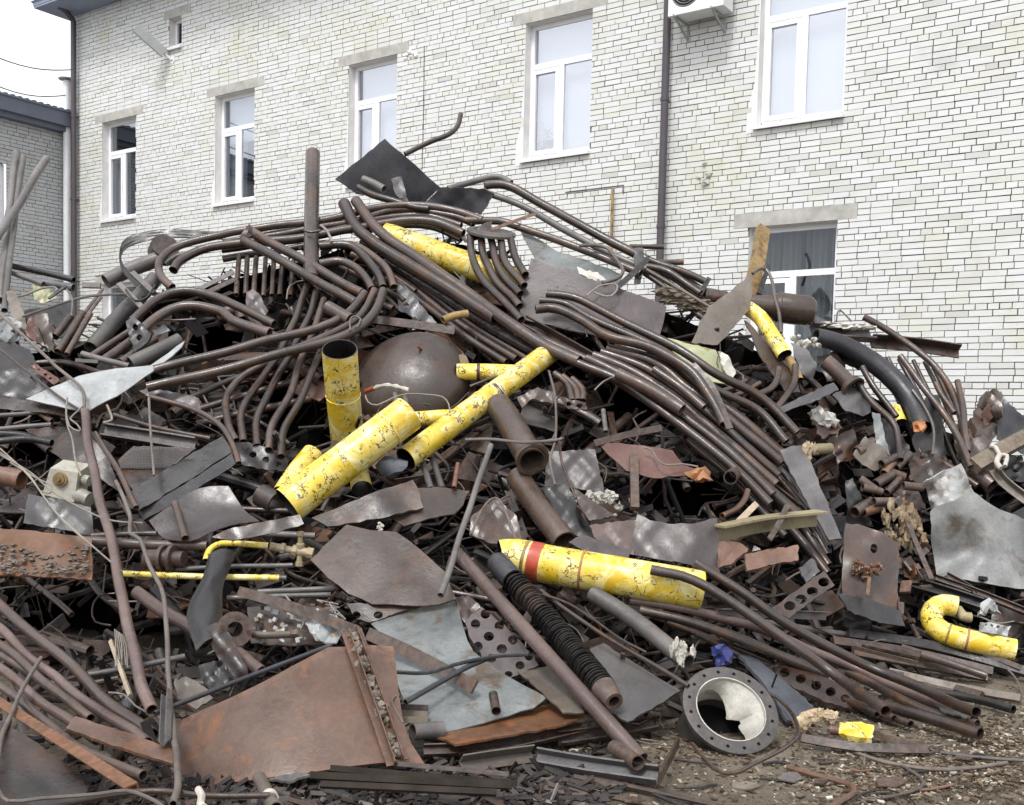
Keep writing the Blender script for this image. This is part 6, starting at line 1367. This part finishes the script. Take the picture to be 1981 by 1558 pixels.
# big front sheet
fs = P_('front_rust_sheet', 'big orange rusted sheet standing at the front, curved at left', [(342, 1530), (336, 1470), (333, 1420), (343, 1398), (400, 1372), (450, 1350), (500, 1326), (570, 1288), (635, 1254), (700, 1249), (760, 1252), (766, 1290), (772, 1350), (780, 1400), (795, 1440), (824, 1484), (755, 1476), (680, 1484), (600, 1496), (460, 1514)], 'rust_plate', .78, .45, .12, 0, t=.012, cat='sheet', dent=.012, crease=1)
FP_ = LAST['plane']
Br('left_angle', 'left of two rusty angle irons standing on the big front sheet', None, 15, 'rust_plate', .92, 'angle', roll=30, P=on_plate([(668, 1220), (698, 1306), (728, 1392), (757, 1478)], .05))
Br('right_angle', 'right of two rusty angle irons standing on the big front sheet', None, 13, 'rust_plate', .93, 'angle', roll=120, P=on_plate([(694, 1212), (726, 1298), (758, 1384), (785, 1466)], .05))
mb = MB(); g = random.Random(29)
for k in range(46):
    t = g.random(); blob(mb, W(684 + 84 * t + g.gauss(0, 4), 1222 + 236 * t, FP_(684 + 84 * t, 1222 + 236 * t) - .03), g.uniform(.010, .026), k + 320, 0, .5)
tag(mb.build('flaked_rust', 'tan_plate'), 'flaked crust filling the gap between the two rusty angle irons', 'debris', kind='stuff')
Wr('thin_spring', 'thin bent wire at the right edge of the big front sheet', [(766, 1346), (758, 1356), (768, 1378), (780, 1398)], 3.5, 'tan_plate', .9)
for k, (y0, y1, x0, x1, w, m) in enumerate(((1486, 1516, 640, 1000, 12, 'dark_wood'), (1500, 1520, 600, 990, 14, 'dark_wood'), (1518, 1534, 620, 960, 13, 'dark_wood'), (1478, 1498, 770, 985, 9, 'dark_steel'))):
    Br('loose_plank', f'{ORD[k]} from top of four flat planks stacked low below the front sheet', [(x0, y0), (x1, y1)], w, m, .36 + .02 * k, 'box', roll=rnd.uniform(5, 40))
ob = T('banded_pipe', 'short tan pipe with a white band sticking out at the bottom edge', [(500, 1506), (516, 1532), (534, 1566)], 28, 'tan_plate', .62, sides=18)
mb = MB(); q = pts3([(521, 1540), (524, 1546)], .62); sweep(mb, q, pxr(q, 31), 18, .006); mb.build('white_band', 'white_rag', ob)
P_('thin_scrap_blade', 'thin grey blade lying under the left part of the front sheet', [(520, 1508), (580, 1496), (600, 1500), (560, 1514)], 'grey_plate', .7, 1)
# ================================================================== front centre
P_('pale_green_sheet', 'large pale grey green sheet lying in front under the black cable', [(718, 1208), (750, 1192), (800, 1180), (884, 1164), (892, 1200), (904, 1240), (916, 1262), (950, 1290), (1000, 1320), (1058, 1351), (1032, 1371), (960, 1392), (864, 1418), (820, 1400), (790, 1380), (766, 1310), (760, 1250)], 'pale_blue_sheet', .52, 1.15, .05, 30, t=.008, cat='sheet')
Br('arrow_strip', 'brown flat strip with a pointed end crossing the pale green sheet', [(712, 1226), (780, 1256), (850, 1292), (918, 1330)], 26, 'brown_plate', .66, 'flat')
Wr('thick_cable', 'thick black cable curving across the pale green sheet', [(760, 1300), (826, 1302), (880, 1286), (950, 1271), (1022, 1266)], 8, 'rubber', .76, 'cable')
T('black_bar_tube', 'straight dark tube crossing under the thick black cable', [(784, 1358), (850, 1322), (910, 1288), (955, 1270)], 11, 'blue_black', .72)
T('short_tube_bit', 'short dark tube standing on the pale green sheet', [(954, 1344), (960, 1376)], 19, 'dark_steel', .64)
P_('tube_sheet', 'grey tube sheet plate with many round holes beside the pink pipe', [(900, 1204), (932, 1178), (972, 1210), (1012, 1250), (1042, 1290), (1010, 1306), (983, 1318), (942, 1290), (906, 1230)], 'mauve_plate', .48, .8, t=.03, cat='tube sheet', step=8, dent=.004, crease=0, holes=[(939, 1192, 9, 9), (920, 1211, 9, 9), (966, 1215, 9, 9), (946, 1235, 10, 9), (992, 1242, 9, 9), (925, 1254, 9, 9), (971, 1259, 10, 9), (951, 1278, 9, 9), (1006, 1291, 9, 8), (984, 1308, 8, 6), (1023, 1274, 8, 8)])
P_('shaded_tube_sheet', 'dark tube sheet plate half hidden above the pale green sheet', [(670, 1170), (740, 1170), (812, 1174), (780, 1184), (716, 1206), (690, 1200)], 'dark_steel', .44, .7, t=.02, cat='tube sheet', step=7, dent=.004, crease=0, holes=[(690, 1192, 8, 7), (732, 1192, 9, 7)])
P_('brown_gap_plate', 'brown plate in the gap between tube sheet and pale green sheet', [(880, 1160), (905, 1150), (930, 1176), (900, 1206), (890, 1190)], 'brown_plate', .44, .8)
P_('flat_rust_sheet', 'flat orange rusted sheet under the pale green sheet at front', [(840, 1426), (900, 1410), (1035, 1372), (1090, 1350), (1130, 1388), (1075, 1408), (960, 1428), (880, 1442)], 'orange_rust', .40, 1.5, t=.010, cat='sheet')
P_('tan_under_sheet', 'brown rust streaked sheet between tube sheet and pink pipe', [(1000, 1300), (1060, 1290), (1110, 1330), (1130, 1380), (1090, 1380), (1050, 1340)], 'tan_plate', .44, 1.2)
P_('grey_front_sheet', 'grey sheet with a raised right corner under the finned tube', [(1130, 1262), (1168, 1246), (1240, 1292), (1317, 1338), (1270, 1366), (1214, 1398), (1180, 1380), (1140, 1330)], 'grey_plate', .40, 1.3, .03, 0, t=.010, cat='sheet')
T('pink_pipe', 'long pinkish brown pipe running down right to the ground', [(884, 1070), (1060, 1268), (1240, 1470)], 29, 'pink_pipe', .74, 'pipe', sides=20, wob=0, P=[W(884, 1070, D(884, 1070) - .55), W(1060, 1268, D(1060, 1268) - .70), W(1240, 1470, D(1240, 1470) - .12)])
T('cut_tube', 'short wide cut tube lying at the foot of the pink pipe', [(1188, 1446), (1234, 1476)], 30, 'brown_plate', .30, sides=18)
# finned tube
FP = pts3([(962, 1088), (1060, 1200), (1182, 1350)], .60); r = pxr(FP, 50); C = catmull(FP, .02)
mb = MB(); sweep(mb, catmull(FP, .06), r * .62, 18, r * .2); ft = tag(mb.build('finned_tube', 'dark_steel'), 'black finned tube sloping down beside the pink pipe', 'finned tube')
Lc = [0]
for i in range(1, len(C)): Lc.append(Lc[-1] + (C[i] - C[i - 1]).length)
def at(C, L, s):
    for i in range(1, len(C)):
        if L[i] >= s: return C[i - 1].lerp(C[i], (s - L[i - 1]) / (L[i] - L[i - 1])), (C[i] - C[i - 1]).normalized()
    return C[-1], (C[-1] - C[-2]).normalized()
NF = 46
for k in range(NF):
    t = .16 + .77 * k / (NF - 1); p, d = at(C, Lc, Lc[-1] * t); d = (d + Vector((rnd.uniform(-.09, .09), rnd.uniform(-.09, .09), rnd.uniform(-.09, .09)))).normalized()
    mb = MB(); rr = r * (1.0 if not .25 < t < .38 else .86) * rnd.uniform(.95, 1.03); lathe(mb, p, d, [(0, rr), (.0035, rr)], 22); mb.build('fin', 'brown_plate' if .22 < t < .36 else 'black_steel', ft, smooth=False)
mb = MB(); p0, d = at(C, Lc, 0.0); p1, d1 = at(C, Lc, Lc[-1] * .13); sweep(mb, [p0 - d * .03, p0, p0.lerp(p1, .5), p1], [r * .7, r * .98, r, r * .96], 22, r * .15); mb.build('end_sleeve', 'blue_black', ft)
mb = MB(); p0, d = at(C, Lc, Lc[-1] * .94); sweep(mb, [p0, p0 + d * .03, p0 + d * .12], [r * .95, r * .9, r * .66], 18, r * .25); mb.build('end_stub', 'brown_plate', ft)
T('side_rod', 'long thin rod lying right beside the finned tube', [(1045, 1142), (1140, 1212), (1240, 1272), (1332, 1328)], 9, 'dark_steel', .56, 'rod')
Wr('side_wire', 'crooked dark wire above the long thin side rod', [(1050, 1150), (1100, 1168), (1150, 1200), (1200, 1236), (1250, 1262)], 5, 'dark_steel', .6)
T('grey_slope_pipe', 'grey brown pipe sloping down right with a rag at its end', [(1146, 1148), (1230, 1202), (1330, 1282)], 34, 'grey_tube', .34, sides=18, wob=0)
mb = MB(); g = random.Random(31)
for k in range(18): blob(mb, W(1318 + g.gauss(0, 7), 1266 + g.gauss(0, 12), D(1318, 1266) - .48), g.uniform(.012, .024), k + 370, 0, .5, .7, .7, 1.5)
tag(mb.build('rag_bundle', 'white_rag'), 'pale rag bundle tied at the end of the grey sloping pipe', 'rag')
T('front_tube', 'tube crossing over the right end of the banded yellow pipe, open end left', [(1260, 1101), (1340, 1122), (1450, 1190), (1541, 1252), (1624, 1312), (1712, 1376)], 21, 'tube_steel', .66)
T('front_tube', 'tube starting just right above the yellow pipe end, open end left', [(1346, 1088), (1430, 1142), (1510, 1200), (1600, 1250), (1700, 1298), (1800, 1340), (1888, 1378)], 20, 'tube_steel', .60)
FB = [([(1218, 1160), (1320, 1178), (1440, 1206), (1540, 1246), (1660, 1296), (1780, 1350), (1884, 1392)], 20, .52), ([(1238, 1180), (1340, 1206), (1440, 1240), (1560, 1292), (1640, 1322)], 19, .56), ([(1395, 1224), (1480, 1256), (1560, 1290), (1660, 1346), (1780, 1386), (1896, 1418)], 22, .50), ([(1420, 1192), (1540, 1250), (1640, 1300), (1780, 1370), (1892, 1402)], 18, .44)]
for i, (p, w, o) in enumerate(FB): T('ground_tube', ('upper open ended tube of the bundle below the banded yellow pipe', 'middle open ended tube of the bundle below the banded yellow pipe', 'lowest and longest tube of the bundle reaching the ground at right', 'thin tube between others of the bundle reaching the ground at right')[i], p, w, 'pink_pipe' if i == 0 else 'tube_steel', o - .25)
P_('flattened_end', 'flattened grey tube end of the bundle lying on the ground at right', [(1790, 1340), (1840, 1356), (1886, 1362), (1870, 1392), (1820, 1376)], 'grey_plate', .3, 1, .03, 90)
Br('level_angle', 'brown level angle strip behind the crossing front tubes', [(1390, 1186), (1500, 1188), (1602, 1192)], 16, 'mauve_plate', .34, 'angle')
# big flange ring
fc = W(1414, 1372, 5.15); ax = Vector((.16, -.66, .70)).normalized(); n = ax.orthogonal().normalized(); b = ax.cross(n); R = 97 * 5.15 / F
mb = MB(); sweep(mb, [fc - ax * .022, fc - ax * .001, fc], [R, R, R * .992], 48, R * .27, dent=.003); sweep(mb, [fc - ax * .30, fc - ax * .16, fc - ax * .02], R * .80, 40, R * .06, dent=.01)
fr = tag(mb.build('big_flange', ['iron_grey']), 'large round bolted flange with broken white lining standing on the ground', 'flange')
for k in range(16):
    a = k * math.pi / 8 + .1; c = fc + (n * math.cos(a) + b * math.sin(a)) * R * .87; mb = MB(); lathe(mb, c - ax * .001, ax, [(0, R * .036), (.0025, R * .036)], 10); mb.build('bolt_hole_shade', 'hole_shade', fr, smooth=False)  # flat black discs paint the shade of the bolt holes
mb = MB(); m_ = 40; v = []; g = random.Random(37)
view = (Vector((0, 0, CAMH)) - fc).normalized()
for k in range(m_):
    a = 2 * math.pi * k / m_; d = n * math.cos(a) + b * math.sin(a)
    q = d.dot(RT_ := Vector(RT)); up = d.dot(Vector(UP))
    inner = .715 - .60 * sstep(.08, .85, q * .85 + up * .45) * (1 - .45 * math.exp(-((up + .15) / .22) ** 2) * (q > 0)) - g.uniform(0, .03)
    inner = max(.06, inner); drop = .05 + .05 * (1 - inner)
    v += [fc - ax * .012 + d * R * .735, fc - ax * .05 + d * R * (.735 * .5 + inner * .5), fc - ax * (.03 + drop) + d * R * inner]
mb.add(v, [(3 * k + j, 3 * ((k + 1) % m_) + j, 3 * ((k + 1) % m_) + j + 1, 3 * k + j + 1) for k in range(m_) for j in (0, 1)])
sweep(mb, [fc - ax * .20, fc + ax * .004], R * .735, 40, R * .02, dent=.004)
mb.build('lining', 'white_lining', fr)
mb = MB(); lathe(mb, fc - ax * .28, ax, [(0, R * .74), (.01, R * .74)], 30); mb.build('bottom', 'hole_shade', fr)  # black disc paints the darkness deep in the bore
Wr('flange_cable', 'black cable winding over and around the big flange', [(1444, 1342), (1474, 1340), (1500, 1348), (1529, 1376), (1545, 1416), (1520, 1446), (1459, 1478), (1420, 1496), (1380, 1486), (1340, 1440)], 8, 'dark_steel', .34, 'cable')
P_('blue_grey_girder', 'blue grey flat beam leaning behind the big flange', [(1412, 1248), (1424, 1246), (1500, 1308), (1572, 1368), (1576, 1402), (1522, 1396), (1480, 1330)], 'blue_grey', .22, .9, t=.02)
P_('blue_bag', 'bright blue plastic scrap tucked behind the big flange', [(1376, 1252), (1400, 1246), (1420, 1262), (1414, 1284), (1386, 1290)], 'blue_plastic', .3, .6, .05, 0, dent=.05, cat='plastic')
mb = MB(); g = random.Random(41)
for k in range(26):
    a = 3.4 - k * .11; blob(mb, W(1585 + 34 * math.cos(a) + g.gauss(0, 3), 1402 - 18 * math.sin(a) + g.gauss(0, 3), D(1585, 1400) - .22), g.uniform(.018, .034), k + 400, 0, .4)
tag(mb.build('foam_elbow', 'cream_foam'), 'curved cream insulation elbow lying right of the big flange', 'insulation')
P_('yellow_fragment', 'yellow painted fragment lying on the ground right of the big flange', [(1624, 1402), (1656, 1402), (1690, 1408), (1686, 1434), (1654, 1430), (1626, 1424)], 'yellow_paint', .24, .6, .03, 0, t=.03)
T('red_stub', 'small rusty red stub beside the yellow painted fragment', [(1606, 1412), (1624, 1414)], 18, 'red_brown', .2)
Br('loose_flat_bar', 'long brown flat beam lying below the yellow painted fragment', [(1550, 1428), (1660, 1446), (1796, 1450)], 18, 'dark_steel', .1, 'flat', roll=30)
Br('loose_flat_bar', 'short brown flat beam right of the yellow painted fragment', [(1690, 1420), (1740, 1436), (1790, 1440)], 12, 'brown_plate', .12, 'flat')
def ground(name, lab, pts, w, mat, cat='rod', h=.02):
    P = [G(x, y, h) for x, y in pts]; mb = MB(); sweep(mb, catmull(P, .06), pxr(P, w), 8, 0); tag(mb.build(name, mat), lab, cat)
ground('floor_rod', 'longest rod lying on the ground, running right from the flange', [(1561, 1416), (1679, 1465), (1740, 1480), (1810, 1489), (1880, 1486), (1948, 1476)], 8, 'wire_steel')
ground('floor_rod', 'thick brown bent rod lying on the ground below the flange', [(1524, 1484), (1576, 1500), (1640, 1517), (1652, 1534), (1630, 1548), (1600, 1566)], 13, 'rust_plate')
ground('floor_rod', 'black rod lying on the ground in the front centre', [(1132, 1502), (1220, 1522), (1302, 1540), (1400, 1562)], 11, 'dark_steel')
ground('floor_rod', 'short black rod crossing the front centre rod at its end', [(1265, 1536), (1320, 1560)], 9, 'black_steel')
ground('floor_rod', 'thin hooked rod lying right of the flange on the grit', [(1740, 1478), (1782, 1506), (1780, 1524), (1740, 1538), (1706, 1544)], 7, 'wire_steel')
ground('floor_rod', 'pale rod on the ground near the right edge', [(1820, 1456), (1900, 1466), (1985, 1472)], 7, 'grey_tube')
ground('floor_wire', 'dark wire curling on the ground at the bottom right', [(1640, 1556), (1670, 1535), (1720, 1528), (1760, 1545), (1772, 1560)], 3.5, 'black_steel', 'wire')
ground('floor_wire', 'bent wire standing out of the grit right of the flange', [(1620, 1445), (1668, 1444), (1672, 1484)], 5, 'wire_steel', 'wire')
# angle and box beams at the front
Br('grey_channel_iron', 'grey box beam lying under the foot of the pink pipe', [(1036, 1464), (1140, 1482), (1272, 1500)], 34, 'grey_plate', .14, 'channel', roll=35)
Br('pale_angle', 'pale dusty angle beam lying in front of the flat rust sheet', [(896, 1478), (960, 1468), (1034, 1458)], 26, 'tan_plate', .18, 'angle', roll=35)
Br('dark_floor_channel', 'dark channel lying beneath the flat orange rusted sheet', [(820, 1452), (960, 1444), (1130, 1408)], 22, 'dark_steel', .22, 'channel', roll=30)
Br('dark_floor_channel', 'dark channel lying beneath the grey front sheet', [(1080, 1430), (1180, 1416), (1280, 1396)], 26, 'dark_steel', .16, 'channel', roll=30)
for k, (y, m) in enumerate(((1368, 'dark_steel'), (1380, 'tan_plate'), (1392, 'old_wood'))): Br('stacked_board', f'{ORD[k]} from top of three short boards stacked right of the front sheet', [(774, y), (828, y + 2)], 12, m, .56, 'box')
T('grey_stub_pipe', 'short thick grey pipe end right of the big front sheet', [(796, 1418), (828, 1414), (856, 1412)], 34, 'grey_tube', .46, sides=18)
Br('curved_strip', 'dark curved plate leg left of the big flange', [(1312, 1436), (1294, 1470), (1276, 1505)], 22, 'dark_steel', .2, 'flat', roll=40)
Wr('leg_wire', 'thin wire loop lying left of the big flange foot', [(1230, 1432), (1260, 1440), (1284, 1436), (1240, 1430)], 3, 'wire_steel', .22)
# right bottom
P_('black_scoop', 'black curved scoop plate under the upright brown plate', [(1622, 1150), (1680, 1160), (1740, 1182), (1750, 1212), (1700, 1206), (1640, 1182)], 'black_steel', .34, 1.1, .06, 0)
for k, (A, w, m) in enumerate((([(1610, 1240), (1760, 1262), (1920, 1300)], 16, 'dark_steel'), ([(1650, 1262), (1800, 1290), (1910, 1312)], 14, 'brown_plate'), ([(1640, 1226), (1800, 1250), (1990, 1302)], 18, 'black_steel'), ([(1720, 1300), (1850, 1330), (1975, 1352)], 14, 'tan_plate'), ([(1660, 1290), (1800, 1320), (1900, 1345)], 13, 'dark_steel'))):
    Br('flat_plank', f'{ORD[k]} of five long dark planks lying flat in front of the hooked yellow elbow', A, w, m, .1, 'box', roll=20, grp='planks before the yellow elbow')
T('open_pipe', 'long pipe with open end lying on the planks at the right', [(1780, 1266), (1840, 1286), (1910, 1308)], 17, 'brown_plate', .22)
T('open_pipe', 'black pipe with open end lying lowest at the right edge', [(1800, 1336), (1880, 1352), (1962, 1374)], 17, 'black_steel', .1)
for k, (A, w, m) in enumerate((([(1690, 1108), (1800, 1138), (1900, 1170)], 24, 'black_steel'), ([(1810, 1118), (1900, 1150), (1990, 1186)], 14, 'dark_steel'), ([(1830, 1112), (1880, 1140), (1882, 1150)], 12, 'brown_plate'))):
    Br('steel_channel', f'{ORD[k]} dark beam from left lying under the lower edge of the galvanised sheet', A, w, m, .18, 'channel', roll=20)
P_('white_clamp', 'white painted clamp piece above the hooked yellow elbow', [(1893, 1190), (1898, 1168), (1912, 1160), (1924, 1166), (1934, 1188), (1920, 1186), (1910, 1176), (1904, 1192)], 'white_sheet', .34, .4, t=.03, dent=.03)
P_('perforated_bar', 'white perforated bar lying over the hooked yellow elbow', [(1898, 1204), (1926, 1208), (1955, 1213), (1948, 1233), (1920, 1228), (1894, 1222)], 'white_sheet', .36, .5, t=.02, holes=[(1906, 1210, 3, 2.4), (1918, 1212, 3, 2.4), (1930, 1214, 3, 2.4), (1942, 1216, 3, 2.4)], step=6)
T('olive_elbow', 'small dull yellow elbow beside the hooked yellow pipe', [(1852, 1180), (1862, 1194), (1878, 1196)], 20, 'moss_angle', .16)
Wr('edge_wire', 'thin rod bent down at the far right edge', [(1950, 1296), (1966, 1314), (1976, 1340), (1980, 1352)], 4.5, 'wire_steel', .2)

for k in range(12):
    g = random.Random(600 + k); x, y = 1480 + g.uniform(0, 420), 1215 + g.uniform(0, 110); L = g.uniform(60, 150)
    Br('thin_lath', 'thin dark strip of metal lying among the planks before the yellow elbow', [(x, y), (x + L, y + L * g.uniform(.12, .4))], g.uniform(5, 10), g.choice(('dark_steel', 'brown_plate', 'tube_steel')), .12 + g.uniform(0, .08), 'flat', roll=g.uniform(-40, 40), grp='thin strips among the planks')
row(3, [(1290, 1205), (1440, 1260), (1580, 1330), (1700, 1385)], [(1400, 1250), (1500, 1300), (1620, 1350), (1760, 1400)], 15, 'dark_steel', '{} from top of three darker tubes under the ground bundle', 'darker tubes under the ground bundle', .14)

for k in range(18):
    g = random.Random(700 + k); x, y = 1180 + g.uniform(0, 760), 1450 + g.uniform(0, 100); a = g.uniform(-.5, .6); L = g.uniform(25, 90)
    ground('ground_twig', 'thin rusty scrap of rod lying flat in the grit before the heap', [(x, y), (x + L * .5, y + L * .5 * math.sin(a) * .4 + g.uniform(-5, 5)), (x + L, y + L * math.sin(a) * .4)], g.uniform(3, 7), g.choice(('dark_steel', 'wire_steel', 'rust_plate', 'black_steel')), h=.012)
    bpy.context.scene.collection.objects[-1]['group'] = 'thin scraps in the grit'
for k in range(14):
    g = random.Random(800 + k); x, y = 1150 + g.uniform(0, 800), 1462 + g.uniform(0, 90); r = g.uniform(7, 22); P = []
    for j in range(5):
        q = 1.257 * j + g.uniform(-.3, .3); P.append(G(x + r * 1.5 * math.cos(q) * g.uniform(.6, 1.2), y + r * .5 * math.sin(q), .014 + g.uniform(-.006, .01)))
    V2, F2 = slab(P, [(0, 1, 2), (0, 2, 3), (0, 3, 4)], .006)
    tag(mk('ground_flake', V2, F2, g.choice(('dark_steel', 'brown_plate', 'tan_plate', 'black_steel', 'grey_plate'))), 'flat torn flake of metal lying on the grit before the heap', 'scrap', 'flakes on the grit')
